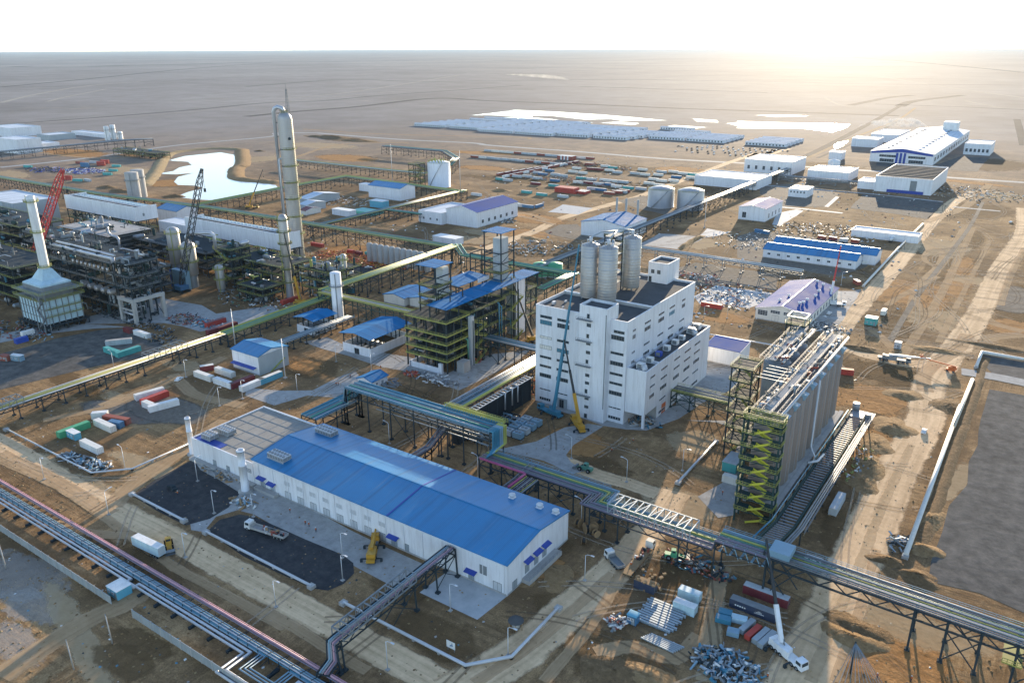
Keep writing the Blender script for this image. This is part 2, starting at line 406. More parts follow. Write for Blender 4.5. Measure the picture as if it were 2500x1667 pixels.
def ridge(name, pts, wd, h, m='earth', seed=1):
    """long heap of earth along a path"""
    rnd = random.Random(seed); pa = smooth_path(pts, 4.); b = MB(); vs = []; fs = []
    prof = [(-.5, -.15), (-.32, .35), (-.12, .92), (.08, 1.), (.3, .45), (.5, -.15)]; N = len(prof)
    for i, p in enumerate(pa):
        d = (pa[min(i + 1, len(pa) - 1)] - pa[max(i - 1, 0)]).normalized(); n = Vector((-d.y, d.x)); e = min(1, i / 2, (len(pa) - 1 - i) / 2)
        s_ = rnd.uniform(.75, 1.2)
        for u, q in prof:
            vs.append((p.x + n.x * u * wd * rnd.uniform(.85, 1.15), p.y + n.y * u * wd * rnd.uniform(.85, 1.15), (q * h * s_ * e if q > 0 else q)))
    for i in range(len(pa) - 1):
        for k in range(N - 1): fs.append((i * N + k, i * N + k + 1, (i + 1) * N + k + 1, (i + 1) * N + k))
    b.add(vs, fs, True); return struct(b.build(name, m))
def earth_mat(name, stops, sc=.7):
    m, nt, p, pos = newmat(name); n1 = noise(nt, pos, sc, 7, .72); nt.links.new(ramp(nt, n1, stops), p.inputs['Base Color'])
    p.inputs['Roughness'].default_value = .95; p.inputs['Specular IOR Level'].default_value = .1; bump(nt, p, n1, .8, .8)
earth_mat('earth', [(.3, (.187, .116, .056)), (.55, (.322, .209, .104)), (.75, (.437, .291, .152))])
earth_mat('earth_dark', [(.3, (.114, .073, .037)), (.55, (.208, .134, .069)), (.75, (.302, .199, .104))])
earth_mat('earth_pale', [(.3, (.229, .165, .088)), (.55, (.354, .262, .144)), (.75, (.458, .339, .200))])
# ================================================================ THE SETTING: steppe, roads, lots
def ground_sheet():
    b = MB(); D = 45000; xs = [-D, -9000, -3000, -1200, -600, -300, -100, 100, 300, 1000, 4000, D]; ys = [-D, -3000, -300, 50, 250, 450, 700, 1100, 1800, 3500, 9000, D]
    vs = [(x, y, 0) for y in ys for x in xs]; n = len(xs)
    b.add(vs, [(j * n + i, j * n + i + 1, (j + 1) * n + i + 1, (j + 1) * n + i) for j in range(len(ys) - 1) for i in range(n - 1)])
    return struct(b.build('ground', 'steppe_soil'))
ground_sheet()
# roads
strip('dirt_road', [(-349.71,112.78),(-313.62,113.49),(-269.14,112.05),(-235.28,111.94),(-211.19,112.57),(-185.35,112.68),(-151.91,112.57),(-129.98,112.51),(-112.17,112.61),(-91.92,112.19)], 11, 'dirt_road', .04)
strip('dirt_road', [(-94.22,110.62),(-88.52,130.86),(-86.58,150.12),(-84.93,166.21),(-84.44,181.19),(-84.78,197.19),(-86.13,213.07),(-87.28,224.06)], (15, 12), 'dirt_road', .05)
strip('dirt_road', [(-88.8,219.02),(-101.9,219.65),(-115.18,219.26),(-126.54,220.59),(-138.14,221.42)], 9, 'dirt_road', .045)
strip('dirt_road', [(-29.27,154.83),(-28.55,179.14),(-28.48,208.32),(-28.52,235.36),(-29.02,270.44),(-28.44,299.74),(-27.23,330.75),(-31.31,365.65),(-30.65,398.38),(-27.45,442.88),(-24.78,507.76),(-23.2,624.1),(-18.76,745.19),(-25.51,868.01)], (17, 15), 'dirt_road', .05)
strip('dirt_road', [(-82.92,405.55),(-82.9,435.37),(-83.37,478.25),(-83.23,524.94),(-83.44,607.65),(-85.71,707.01),(-84.72,799.84),(-81.62,885.03),(-68.02,954.66)], 14, 'dirt_road', .05)
strip('dirt_road', [(-77.23,399.33),(-62.75,394.7),(-49.43,392.3),(-37.59,395.87),(-30.05,407.59),(-25.85,429.04)], 12, 'dirt_road', .06)
strip('dirt_road', [(-21.99,395.72),(-9.44,396.99),(2.83,396.34),(13.63,394.11)], 10, 'apron', .12)
strip('dirt_track', [(-24.33,415.97),(-21.05,437.15),(-13.41,457.49),(-1.49,469.46)], 10, 'dirt_track', .045)
strip('dirt_track', [(-24.29,495.51),(-15.38,480.75),(-2.49,475.49)], 8, 'dirt_track', .042)
strip('dirt_track', [(-22.08,509.57),(-20.46,599.39),(-18,687.42)], 7, 'dirt_track', .04)
strip('dirt_track', [(-59.42,556.71),(-58.21,644.71),(-59.6,757.52)], 8, 'dirt_track', .036)
strip('dirt_road', [(-341.33,435.52),(-345.26,494.7),(-346.31,537),(-355.41,597.36),(-349.61,683.5),(-346.5,735.51),(-352,841.93),(-358.97,986.98),(-362.2,1135.97),(-350.17,1079.31),(-340.1,1202.72)], 12, 'dirt_road', .04)
strip('dirt_road', [(-345.98,1066.81),(-351.19,1195.54),(-345.3,1105.96),(-339.31,1212.33)], 9, 'dirt_road', .05)
strip('dirt_road', [(-1109.74,476.77),(-1105.93,587.98),(-1137.95,744.07),(-1118.9,909.06),(-1158.53,958.52),(-1100.44,995.67)], 12, 'apron', .03)
strip('dirt_road', [(-1100.44,995.67),(-911.85,995.59),(-775.42,1018.53),(-729.11,1007.97),(-578.4,1012.96),(-459.53,1008.21),(-375.7,1017.98),(-304.42,1029.35),(-188.17,1040.52),(-117.2,1034.11),(-35.71,1039.15)], 13, 'apron', .035)
strip('dirt_road', [(-1172.4,1031.3),(-1036.94,1036.29),(-898.13,1074.78),(-755.83,1130.2),(-729.46,1112.81)], 9, 'dirt_track', .03)
strip('dirt_road', [(-1750.78,769.27),(-1732.74,936.39),(-1728.68,1142.46),(-1787.95,1463.93),(-1845.17,1651.75),(-1935.01,2125.05),(-1838.59,2384.33)], 14, 'far_pale', .03)
strip('dirt_track', [(-295.2,1130.59),(-308.34,1361.59),(-336.57,1781.59),(-370.95,2228.25)], 12, 'far_line', .04)
strip('dirt_track', [(-288.77,1119.22),(-296.15,1391.3),(-302.35,1838.47),(-330.08,2202.48)], 8, 'dirt_track', .05)
strip('dirt_track', [(-277.63,1126.47),(-279.43,1402.05),(-294.67,1808.05)], 6, 'far_line', .045)
for k, (pts, wd, m) in enumerate((([(-48.09,395.43),(-47.59,461.97),(-48.41,548.26),(-51.34,649.29),(-54.31,747.46)], 6, 'dirt_track'), ([(-57.06,467.41),(-62.48,538.84),(-59.54,599.82),(-64.01,646.07),(-72.35,651.2),(-70.22,611.59),(-60.57,594.56)], 5, 'dirt_track'), ([(-57.16,420.34),(-59,511.69),(-57.61,639.95),(-56.93,752.45),(-60.03,883.2)], 3.5, 'gravel_brown'),
    ([(-36.45,431.76),(-36.92,499.61),(-37.54,587.97),(-37.89,702.25)], 4, 'dirt_track'), ([(-70.43,483.62),(-67.48,506),(-61,539.83),(-55.14,567.78)], 5, 'dirt_track'), ([(-71.65,437.26),(-62.09,424.75),(-53.94,410.13)], 6, 'dirt_track'), ([(-35.33,448.03),(-50.05,478.22),(-59.71,511.21)], 5, 'dirt_track'),
    ([(-26.11,454.22),(-27.02,428.26),(-31.74,406.46),(-35.56,382.43),(-31.84,361.56)], 8, 'dirt_track'), ([(-16.51,519.8),(-16.78,593.45),(-14.5,689.76)], 5, 'dirt_track'), ([(-26.49,161.93),(-27.29,187.94),(-27.15,215.05),(-28.29,252.29),(-28.11,304.96)], 4, 'pale_dust'), ([(-21.76,165.15),(-22.83,195.12),(-24.82,226.88)], 3, 'dirt_track'),
    ([(-91.58,117.11),(-86.95,137.13),(-85.24,157),(-83.93,172.58)], 4, 'dirt_track'), ([(-78.28,126.69),(-78.49,145.18),(-79.81,160.69),(-82.96,177.15)], 4, 'dirt_track'), ([(-46.79,148.11),(-51.51,163.53),(-56.74,180.79),(-59.38,193.16)], 7, 'pale_dust'), ([(-72.57,141.71),(-66.58,148.73),(-56.15,151.43),(-53.7,162.04)], 6, 'dirt_track'),
    ([(-299.11,106.87),(-261.06,109.03),(-220.15,106.49),(-190.07,104.42),(-167.05,104.95),(-143.21,105.09)], 4, 'dirt_track'), ([(-304.76,109.45),(-269.43,110.41),(-239.04,109.39),(-231.32,109.63)], 7, 'dirt_track'), ([(-235.28,111.94),(-243.06,124.01),(-247.16,135.85),(-252.04,153.45),(-258.86,174.19)], 9, 'dirt_track'), ([(-245.31,95.29),(-229.09,99.28),(-220.14,103.08),(-214.82,106.69)], 5, 'dirt_track'),
    ([(-153.51,106.31),(-140.08,106.43),(-125.46,105.74),(-114.93,105.81)], 4, 'dirt_track'), ([(-186.13,55.32),(-187.86,68.51),(-188.15,78.59),(-186.61,86.38),(-186.97,96.89)], 9, 'dirt_track'), ([(-313.93,153.23),(-313.58,165.84),(-314.34,194.42),(-318.49,217.8)], 7, 'dirt_track'), ([(-319.82,190.73),(-303.7,185.63),(-288.95,182.48),(-264.06,186.91)], 7, 'dirt_track'), ([(-319.88,132.67),(-311.19,151.66),(-308.99,182.06)], 5, 'dirt_track'),
    ([(-393.87,465.26),(-378.39,481.48),(-362.7,497.93),(-366.53,533.39)], 8, 'dirt_track'), ([(-403.17,556.09),(-395.99,594.32),(-359.58,578.59)], 8, 'dirt_track'), ([(-426.4,588.29),(-378.96,578.64),(-346.95,568.32)], 6, 'dirt_track'), ([(-868.83,742.12),(-932.43,876.73),(-907.89,933.17),(-858.11,965.25)], 10, 'dirt_track'), ([(-1368.88,595.01),(-1162.41,583.44),(-1076.86,606.88),(-1091.95,662.8)], 10, 'dirt_track'),
    ([(-90.31,750.95),(-71.84,837.37),(-66.95,955.36),(-65.71,1004.19)], 10, 'dirt_track'), ([(-80.3,839.14),(-41.92,839.23)], 6, 'apron'), ([(-269.62,865.18),(-214.81,867.31),(-154.21,870.97),(-91.74,862.26)], 4, 'slab'), ([(-215.24,749.91),(-188.64,752.82),(-157.73,752.1)], 6, 'slab'), ([(-177.55,774.83),(-182.03,835.41)], 4, 'slab'))):
    strip('vehicle_track', pts, wd, m, .066 + .0016 * k)
# far tracks and dark embankments across the steppe
for pts, wd, m in (
    ([(-2476.93,1100.62),(-2854.92,1390.29),(-3308.8,1812.45),(-3539.31,2185.02)], 30, 'far_pale'), ([(-2417.84,1200.81),(-2592.34,1342.86),(-2986.92,1704.79)], 25, 'far_pale'),
    ([(-3507.71,1570.97),(-4069.92,2235.52),(-5404.55,3723.59),(-6943.86,5756.31)], 30, 'far_line'), ([(-6973.08,3849.24),(-6994.13,4693.41),(-7205.2,6040.52),(-6314.59,7605.16)], 90, 'far_line'),
    ([(-1750.78,769.27),(-1753.98,868.49),(-1759.43,1037.38),(-1784.38,1249.17),(-1835.54,1494.85),(-1770.22,1630.3),(-1813.73,1933.07),(-1810.81,2348.23),(-1831.66,2738.54)], 16, 'far_line'),
    ([(-1499.72,1160),(-1519.31,1318.49),(-1514.78,1520.11),(-1572.72,1888.1),(-1359.4,1881.8),(-1086.39,1896.23),(-801.02,1885.19),(-570.63,1910.7),(-494.96,1914.04),(-317.19,1922.81)], 32, 'far_line'),
    ([(-2701.04,2105.3),(-2877.05,2816.82),(-2420.97,2824.6),(-2085.2,3179.01),(-1776.15,3439.46),(-1124.89,3565.83),(-728.92,3509.31),(-193.84,3693.01)], 26, 'far_line'),
    ([(-1938.18,1629.91),(-2024.81,1978.15),(-2263.03,2487.15),(-2797.27,3575.09)], 22, 'far_pale'), ([(-1583.31,2760.23),(-1165.14,2731.18),(-843.63,2686.06)], 26, 'far_line'),
    ([(-2550.61,11615.95),(-1372.72,8592.71),(-542.17,6206.4),(-296.92,5422.97)], 60, 'far_line'), ([(-2471.35,10991.88),(-1600.26,9279.13)], 60, 'far_pale'),
    ([(-2552.36,8463.43),(-1167.55,5237.37),(-522.11,3629.14),(-140.32,2794.87)], 22, 'far_pale'), ([(-370.95,2228.25),(-375.13,2484.37),(-301.44,2846.08)], 30, 'far_line'),
    ([(-482.27,2212.77),(-465.94,2596.99),(-427.7,2769.86)], 26, 'far_line'), ([(-439.37,2294.92),(-265.67,2293.43),(-108.89,2267.27)], 18, 'far_line'),
    ([(-103.27,1964.02),(-59.6,1440.14)], 14, 'far_line'), ([(-5516.39,7645.02),(-5161.57,9624.41),(-3320.67,9527.66)], 70, 'far_line'), ([(-7358.99,3406.35),(-7563.28,3666.63)], 130, 'far_line'), ([(-6931.7,3869.5),(-7063.72,4241.31)], 120, 'far_line'),
    ([(-617.63,2504.8),(-520.39,2244.99),(-471.65,2165.91)], 14, 'far_pale'), ([(-261.98,2553.64),(-159.65,2308.23)], 14, 'far_pale'), ([(-4178.24,3981.65),(-3570.88,4297.19)], 60, 'far_line')):
    strip('steppe_track', pts, wd, m, .06)
for k, (p, rx, ry) in enumerate((((-11982.29,5993.81), 420, 60), ((-20860.95,13108.23), 900, 120), ((-1619.64,13949.93), 650, 80), ((-5660.03,25670.47), 300, 120), ((-16583.55,12637.59), 300, 60))):
    blob('salt_flat', p, rx, ry, 0.34, 'far_pale', .08 + .01 * k)
# lots
sheet('gravel_lot', [(-236.94,119.94),(-239.89,131.14),(-241.39,146.73),(-232.64,143.42),(-220.31,142.26),(-207.66,141.13),(-203.53,133.47),(-203.21,125.65),(-205.9,119.65),(-222.09,119.62)], 'gravel_lot', .055)
sheet('gravel_lot', [(-197.58,120.66),(-200.01,127.22),(-197.02,132.89),(-191.86,134.92),(-180.13,134.8),(-169.61,134.57),(-154.02,136.02),(-148.42,134.7),(-144.81,131.23),(-143.92,126.14),(-145.27,121.55),(-149.41,119.64),(-177.5,119.57)], 'gravel_lot', .06)
sheet('apron', [(-241.39,146.73),(-209.38,148.24),(-193.32,148.17),(-174.55,146.91),(-147.6,146.22),(-128.05,145.54),(-129.94,139.4),(-132.17,133.19),(-147.25,133.49),(-157.67,134.6),(-177.31,134.41),(-193.81,135.07),(-200.11,133.9),(-202.66,127.84),(-198.27,120.18),(-202.23,118.65),(-206.08,120.71),(-205.38,127.22),(-204.6,135.3),(-208.61,141.16),(-232.64,143.42)], 'apron', .035)
sheet('slab', [(-123.77,135.25),(-104.24,135.39),(-103,147.58),(-123.48,148.65)], 'slab', .05)
sheet('gravel_yard', [(-413.48,153.81),(-412.48,168.72),(-413.47,187.04),(-406.82,206.35),(-397.75,214.67),(-380.42,214.57),(-360.58,212.34),(-349.18,201.77),(-353.1,189.92),(-358.32,178.61),(-361.94,160.26),(-366.42,137.58),(-375.98,133.02)], 'gravel_grey', .05)
sheet('gravel_field', [(-9.82,380.15),(3.77,380.16),(25.38,378.13),(26.68,216.7),(12.99,218.21),(2.21,220.85),(-9.5,218.38),(-10.78,230.18),(-9.51,248.25),(-9.91,264.75),(-7.26,283.78),(-8.71,301.91),(-8.19,318.44)], 'gravel_grey', .05)
sheet('gravel_field', [(-16.9,426.75),(-5.01,428.99),(6.61,431.17),(13.7,392.29),(2.77,397.28),(-8.99,398.31),(-13.31,407.92)], 'gravel_grey', .05)
sheet('gravel_lot', [(-339.52,541.51),(-342.88,569.46),(-331.28,580.65),(-291.31,533.53),(-306.7,529.2),(-330.99,534.43)], 'gravel_brown', .05)
# paving round the tall white block and the silos
sheet('apron', [(-166.03,258.34),(-150.9,256.61),(-142.36,255.85),(-130.97,254.12),(-122.8,256.6),(-115.39,260.4),(-109.25,276.63),(-106.41,296.85),(-100.73,322.6),(-105.47,343.65),(-123.89,344.36),(-141.47,351.19),(-114.71,287.8)], 'apron', .06)
sheet('apron', [(-153.86,214.86),(-146.41,228.34),(-143.21,244.81),(-136.79,252.89),(-131.48,254.6),(-132.95,234.03),(-130.92,225.5),(-127.19,221.69),(-119.41,219.35),(-121.73,214.82),(-135.67,217.52)], 'apron', .065)
sheet('apron', [(-106.62,277.09),(-95.67,282.58),(-85.56,280.12),(-79.78,260.11),(-76.29,238.41),(-80.2,224.85),(-69.89,216.67),(-66.13,220.43),(-77.68,261.54),(-86.46,290.71)], 'apron', .05)
sheet('slab', [(-168.9,438),(-167.25,468.67),(-141.56,470.76),(-130.25,471.04),(-132.1,442.24),(-135.08,433.72),(-150.25,433.37),(-160.61,426.42)], 'slab', .06)
sheet('apron', [(-103.78,496.07),(-93.64,502.87),(-89.99,509.02),(-86.85,472.6),(-83.92,415.34),(-99.5,424.21)], 'apron', .055)
sheet('apron', [(-302.09,252.97),(-270.8,252.24),(-246.07,251.01),(-234.16,252.66),(-213.98,252.02),(-200.08,249.86),(-198.79,256.43),(-198.28,294.24),(-200.54,309),(-214.13,292.74),(-216.58,262.42),(-244.65,267.55),(-280.93,262.21),(-298.8,265.5)], 'apron', .05)
sheet('apron', [(-279.65,199.94),(-264.03,206.69),(-252.05,214.78),(-254.43,230.73),(-252.86,240.05),(-241.17,233.68),(-239.14,214.3),(-249.97,208.79),(-254.72,194.95),(-272,193.92)], 'apron', .055)
sheet('gravel_lot', [(-431.91,258.13),(-399.53,262.79),(-378.89,257.38),(-364.77,286.11),(-345.56,279.77),(-351.06,255.14),(-360.35,234.84),(-388.88,232.62),(-422.41,207.18),(-434.51,213.88)], 'apron', .04)
sheet('gravel_lot', [(-430.25,166.71),(-425.31,185.71),(-412.89,205.05),(-398.47,217.56),(-422.41,207.18),(-439.47,192.84),(-444.14,173.05)], 'apron', .035)
sheet('gravel_lot', [(-399.46,368.11),(-378.2,382.31),(-364.06,382.72),(-356.32,362.12),(-364.48,344.47),(-379.05,351.07)], 'gravel_lot', .05)
sheet('gravel_lot', [(-203.43,494.57),(-199.72,515.53),(-151.73,515.89),(-140.94,510.38),(-131.4,477.57),(-156.83,475.65),(-177.68,461.69)], 'gravel_brown', .04)
sheet('gravel_lot', [(-203.64,609.84),(-198.34,638.58),(-165.05,638.58),(-115.87,638.83),(-105.74,628.95),(-99.16,568.77),(-108.98,531.76),(-147.52,536.46),(-179.93,543.25)], 'gravel_brown', .04)
sheet('gravel_lot', [(-164.67,864.08),(-100.72,864.31),(-89.8,855.69),(-90.25,763.6),(-114,774.22),(-157.77,780.53)], 'gravel_grey', .05)
sheet('gravel_lot', [(-232.79,904.57),(-183.51,851.67),(-178.52,774.19),(-213.31,751.18),(-225.17,782.14),(-250.64,807.42),(-268.27,861.08)], 'gravel_brown', .05)
sheet('gravel_lot', [(-122.33,1102.25),(-121.27,1243.59),(-87.87,1249.83),(-87.38,1100.33)], 'gravel_grey', .05)
sheet('gravel_lot', [(-219.26,1195.8),(-197.12,1092.57),(-120.55,1078.63),(-120.16,1260.14),(-135.28,1146.51)], 'gravel_grey', .055)
sheet('gravel_lot', [(-354.53,696.73),(-344.41,736.89),(-288.28,679.71),(-287.65,659.19),(-322.14,671.79)], 'gravel_brown', .05)
sheet('slab', [(-380.28,611.71),(-387.96,650.91),(-355,650.06),(-351.79,616.71)], 'slab', .05)
sheet('slab', [(-227.02,582.23),(-234.36,624.52),(-213.92,618.59),(-216.82,604.15)], 'slab', .05)
sheet('gravel_lot', [(-255.54,540.16),(-258.74,585.62),(-230.9,591.71),(-222.4,585.31),(-224.86,544.15)], 'apron', .05)
sheet('slab', [(-194.66,669.41),(-206.07,720.09),(-197.21,747.15),(-189.82,744.87),(-187.15,665.4)], 'slab', .06)
# water
sheet('pond', [(-989.74,632.88),(-1012.12,672.87),(-1005.58,727.44),(-946,715.82),(-876.84,662.97),(-858.97,640.51),(-784.86,585.2),(-735.97,579.29),(-708.15,576.95),(-678.77,557.23),(-682.25,522.93),(-678.77,482.65),(-704.42,473.96),(-733.76,471.5),(-749.46,496.72),(-756.89,520.15),(-778.14,525.91),(-798,517.9),(-820.99,528.75),(-850.51,553.5),(-861.85,581.46),(-870.54,563.74),(-893.97,554.38),(-896.09,577.55),(-918.7,601.51),(-925.52,624.24),(-956.1,639.96)], 'standing_water', .05)
for pts in ([(-1064.79,1473.35),(-1115.61,1635.87),(-1005.42,1639.28),(-863.88,1619.84),(-688.05,1559.59),(-756.29,1499.09),(-798.6,1525.51),(-834.85,1484.61),(-944.03,1529.06),(-1031.66,1474.02)], [(-1104.59,1448.37),(-1105.35,1599.84),(-1065.16,1638.87),(-1007.69,1550.52),(-1020.5,1501.15)],
            [(-947.84,1431.39),(-950.73,1474.27),(-880.52,1455.79),(-893.89,1419.07)], [(-774.19,1437.23),(-760.24,1479.47),(-707.47,1472.94),(-696.63,1428.96)], [(-633.71,1432.47),(-634.41,1468.46),(-564.28,1461.86),(-573.55,1413.01)], [(-562.73,1554.94),(-553.9,1593.23),(-480.44,1616.78),(-444.81,1500.66),(-492.14,1478.97)],
            [(-563.68,1620.83),(-491.87,1632.5),(-357.65,1662.77),(-347.75,1599.64),(-347.52,1490.03),(-410.26,1531.14),(-509.27,1468.06)], [(-293.96,1279.19),(-299.59,1325.17),(-292.62,1367.4),(-283.05,1286.23),(-282.62,1239.91)], [(-663.03,1629.27),(-602.76,1613.46),(-581.94,1565.56),(-623.5,1559.21)],
            [(-850.34,1415.7),(-826.52,1444.37),(-787.27,1435.54),(-806.09,1403.94)], [(-1019.16,1423.61),(-979.31,1506.9),(-935.33,1439.28),(-976.55,1413.29)], [(-580.39,1777.37),(-542.37,1821.46),(-480.36,1820.32),(-528.77,1751.23)]):
    FW = globals().get('FW', 0) + 1; sheet('flood_water', pts, 'standing_water', .05 + .02 * FW)
# stains, dust and dug soil
for k, (nm, p, rx, ry, m) in enumerate((
    ('damp_patch', (-115.52,224.99), 16, 9, 'damp_soil'), ('damp_patch', (-68.47,143.05), 20, 12, 'damp_soil'), ('damp_patch', (-110.62,172.95), 16, 12, 'damp_soil'), ('damp_patch', (-88.06,150.79), 12, 8, 'damp_soil'),
    ('damp_patch', (-63.12,182.9), 20, 14, 'damp_soil'), ('damp_patch', (-129.24,134.27), 14, 7, 'damp_soil'), ('damp_patch', (-108.82,124.56), 18, 9, 'damp_soil'), ('dug_soil', (-133.84,236.85), 20, 14, 'red_soil'),
    ('dug_soil', (-102,164.22), 14, 8, 'red_soil'), ('dug_soil', (-97.25,261.6), 12, 14, 'pale_dust'), ('dust', (-83.24,217.57), 17, 12, 'pale_dust'), ('dust', (-83.49,184.95), 8, 20, 'pale_dust'),
    ('dug_soil', (-13.83,181.66), 20, 16, 'red_soil'), ('dug_soil', (-10.21,195.52), 25, 9, 'pale_dust'), ('dug_soil', (-39.55,288.95), 13, 40, 'red_soil'), ('dust', (-11.82,282.09), 6, 25, 'pale_dust'),
    ('dug_soil', (-35.59,230.56), 9, 22, 'damp_soil'), ('dust', (-249.74,134.1), 30, 6, 'pale_dust'), ('dust', (-280.72,113.13), 26, 7, 'pale_dust'), ('dust', (-250.48,113.46), 22, 7, 'pale_dust'),
    ('salt_crust', (-222.09,77.78), 26, 14, 'salt_crust'), ('salt_crust', (-206.04,72.31), 18, 8, 'salt_crust'), ('salt_crust', (-195.86,63.07), 16, 7, 'salt_crust'), ('dust', (-184.28,73.25), 40, 5, 'pale_dust'),
    ('damp_patch', (-169.68,80.88), 16, 5, 'damp_soil'), ('damp_patch', (-166.98,74.61), 14, 6, 'damp_soil'), ('damp_patch', (-200.17,102.62), 25, 6, 'damp_soil'), ('damp_patch', (-222.75,96.86), 18, 6, 'damp_soil'),
    ('dug_soil', (-273.97,232.21), 22, 16, 'damp_soil'), ('dug_soil', (-277.02,232.32), 12, 8, 'red_soil'), ('damp_patch', (-210.63,233.55), 18, 10, 'damp_soil'), ('damp_patch', (-196.97,286.27), 14, 14, 'damp_soil'),
    ('dust', (-323.67,200.87), 20, 8, 'pale_dust'), ('dust', (-306.64,161.61), 30, 6, 'pale_dust'), ('damp_patch', (-348.19,159.5), 45, 8, 'damp_soil'), ('damp_patch', (-301.13,155.1), 26, 9, 'gravel_brown'), ('damp_patch', (-288.92,166.71), 26, 12, 'gravel_brown'),
    ('dug_soil', (-418.21,404.62), 34, 26, 'red_soil'), ('dug_soil', (-395.71,375.23), 26, 14, 'red_soil'), ('dust', (-378.39,481.48), 40, 18, 'pale_dust'), ('dust', (-371.77,510.47), 40, 14, 'pale_dust'), ('dust', (-346.76,527.09), 30, 20, 'red_soil'),
    ('dug_soil', (-308.15,478.02), 22, 22, 'damp_soil'), ('dug_soil', (-218.7,570.34), 18, 26, 'pale_dust'), ('dust', (-141.68,410.57), 22, 14, 'red_soil'), ('dust', (-117.8,339.64), 14, 12, 'pale_dust'),
    ('damp_patch', (-78.66,452.91), 12, 14, 'damp_soil'), ('damp_patch', (-75.48,493.68), 12, 12, 'damp_soil'), ('damp_patch', (-46.23,371.17), 16, 14, 'damp_soil'), ('dug_soil', (-51.19,339.42), 22, 20, 'red_soil'), ('damp_patch', (-49.04,373.34), 26, 16, 'damp_soil'),
    ('dust', (-38.94,570.42), 16, 16, 'pale_dust'), ('dust', (-65.33,655.88), 26, 44, 'pale_dust'), ('dust', (-71.91,517.43), 30, 40, 'red_soil'), ('dust', (-41.92,471.62), 22, 28, 'pale_dust'), ('damp_patch', (-12.89,539.11), 18, 36, 'gravel_brown'),
    ('dust', (-950.11,548.53), 70, 34, 'pale_dust'), ('dust', (-901.38,705.51), 40, 60, 'pale_dust'), ('mud', (-817.76,520.34), 40, 34, 'red_soil'), ('dust', (-948.66,866.26), 90, 45, 'pale_dust'), ('dust', (-808.59,781.28), 70, 40, 'red_soil'),
    ('damp_patch', (-984.59,948.84), 70, 36, 'damp_soil'), ('dust', (-684.06,927.28), 70, 24, 'red_soil'), ('dust', (-595.11,806.23), 50, 24, 'red_soil'), ('dust', (-1175.81,608.43), 100, 40, 'red_soil'), ('dust', (-1034.39,456.45), 60, 20, 'pale_dust'),
    ('dust', (-389.03,927.97), 40, 30, 'red_soil'), ('dust', (-378.96,578.64), 50, 24, 'red_soil'),
    ('dust', (-51.37,930.1), 30, 40, 'pale_dust'), ('dust', (-78.96,1005.62), 50, 14, 'red_soil'))):
    blob(nm, p, rx, ry, (k * .37) % .5 - .25, m, .012 + .0005 * k)
# pairs of tyre ruts pressed into the bare soil
def tyre_tracks(seed, n, m, z, box):
    rn = random.Random(seed); bm = bmesh.new(); uvl = bm.loops.layers.uv.new('UVMap')
    keep = ((-245, -100, 118, 183), (-172, -110, 250, 330), (-84, -42, 212, 316), (-242, -208, 256, 344), (-305, -256, 209, 290), (-600, -335, 185, 380), (-16, 60, 205, 430), (-130, -94, 416, 484), (-340, -100, 60, 100))
    for _ in range(n):
        x, y = rn.uniform(box[0], box[1]), rn.uniform(box[2], box[3]); h = rn.choice((0, 1.571, 1.571, .8, 2.3, 0)) + rn.uniform(-.25, .25); c = rn.uniform(-.006, .006); pr = None
        for k in range(rn.randint(14, 50)):
            c = max(-.02, min(.02, c + rn.uniform(-.005, .005))); h += c * 2.5; x += math.cos(h) * 2.5; y += math.sin(h) * 2.5
            if any(a < x < b and d < y < e for a, b, d, e in keep): pr = None; continue
            nx, ny = -math.sin(h), math.cos(h); cu = [[bm.verts.new((x + nx * (o + w), y + ny * (o + w), z)) for w in (.32, -.32)] for o in (1., -1.)]
            if pr:
                for a, b in zip(pr, cu):
                    f = bm.faces.new((a[1], b[1], b[0], a[0]))
                    for l, q in zip(f.loops, ((1, 0), (1, 1), (0, 1), (0, 0))): l[uvl].uv = (.2 + .6 * q[0], q[1])
            pr = cu
    me = bpy.data.meshes.new('tyre_tracks'); bm.to_mesh(me); bm.free(); me.materials.append(MATS[m]); o = bpy.data.objects.new('tyre_tracks', me); COL.objects.link(o); struct(o)
tyre_tracks(3, 70, 'rut_dark', .155, (-340, 20, 60, 500)); tyre_tracks(4, 80, 'rut_pale', .165, (-340, 20, 60, 520)); tyre_tracks(5, 40, 'rut_dark', .16, (-88, -22, 330, 800)); tyre_tracks(6, 50, 'rut_pale', .17, (-88, -22, 330, 800)); tyre_tracks(7, 80, 'rut_pale', .175, (-520, -100, 380, 900))
for k, (p, rx, ry, a, m) in enumerate((((-52.67,495.54), 16, 70, .05, 'red_soil'), ((-55.28,456.81), 14, 50, 0, 'damp_soil'), ((-56.31,601.98), 14, 70, 0, 'damp_soil'), ((-42.86,576), 12, 80, .05, 'red_soil'), ((-50.61,693.78), 12, 60, 0, 'damp_soil'), ((-7.65,525.75), 14, 70, 0, 'damp_soil'), ((-8.63,479.63), 16, 20, 0, 'red_soil'), ((-55.55,375.19), 18, 16, 0, 'damp_soil'), ((-41.49,364.49), 14, 26, 0, 'damp_soil'), ((-47.63,309.43), 10, 40, 0, 'damp_soil'),
    ((-60.93,830.18), 40, 60, 0, 'damp_soil'), ((-117.39,931.43), 60, 20, 0, 'damp_soil'), ((-330.23,791.35), 60, 40, .4, 'damp_soil'), ((-470.69,887.5), 140, 50, .1, 'damp_soil'), ((-494.04,754.03), 120, 30, .1, 'damp_soil'), ((-158.34,834.39), 60, 40, 0, 'damp_soil'), ((-250.47,1057.76), 60, 40, 0, 'damp_soil'), ((-83,1180.6), 60, 90, 0, 'damp_soil'), ((-166.23,501.9), 40, 14, 0, 'damp_soil'))):
    blob('worked_soil', p, rx, ry, a, m, .0095 + .00012 * k)
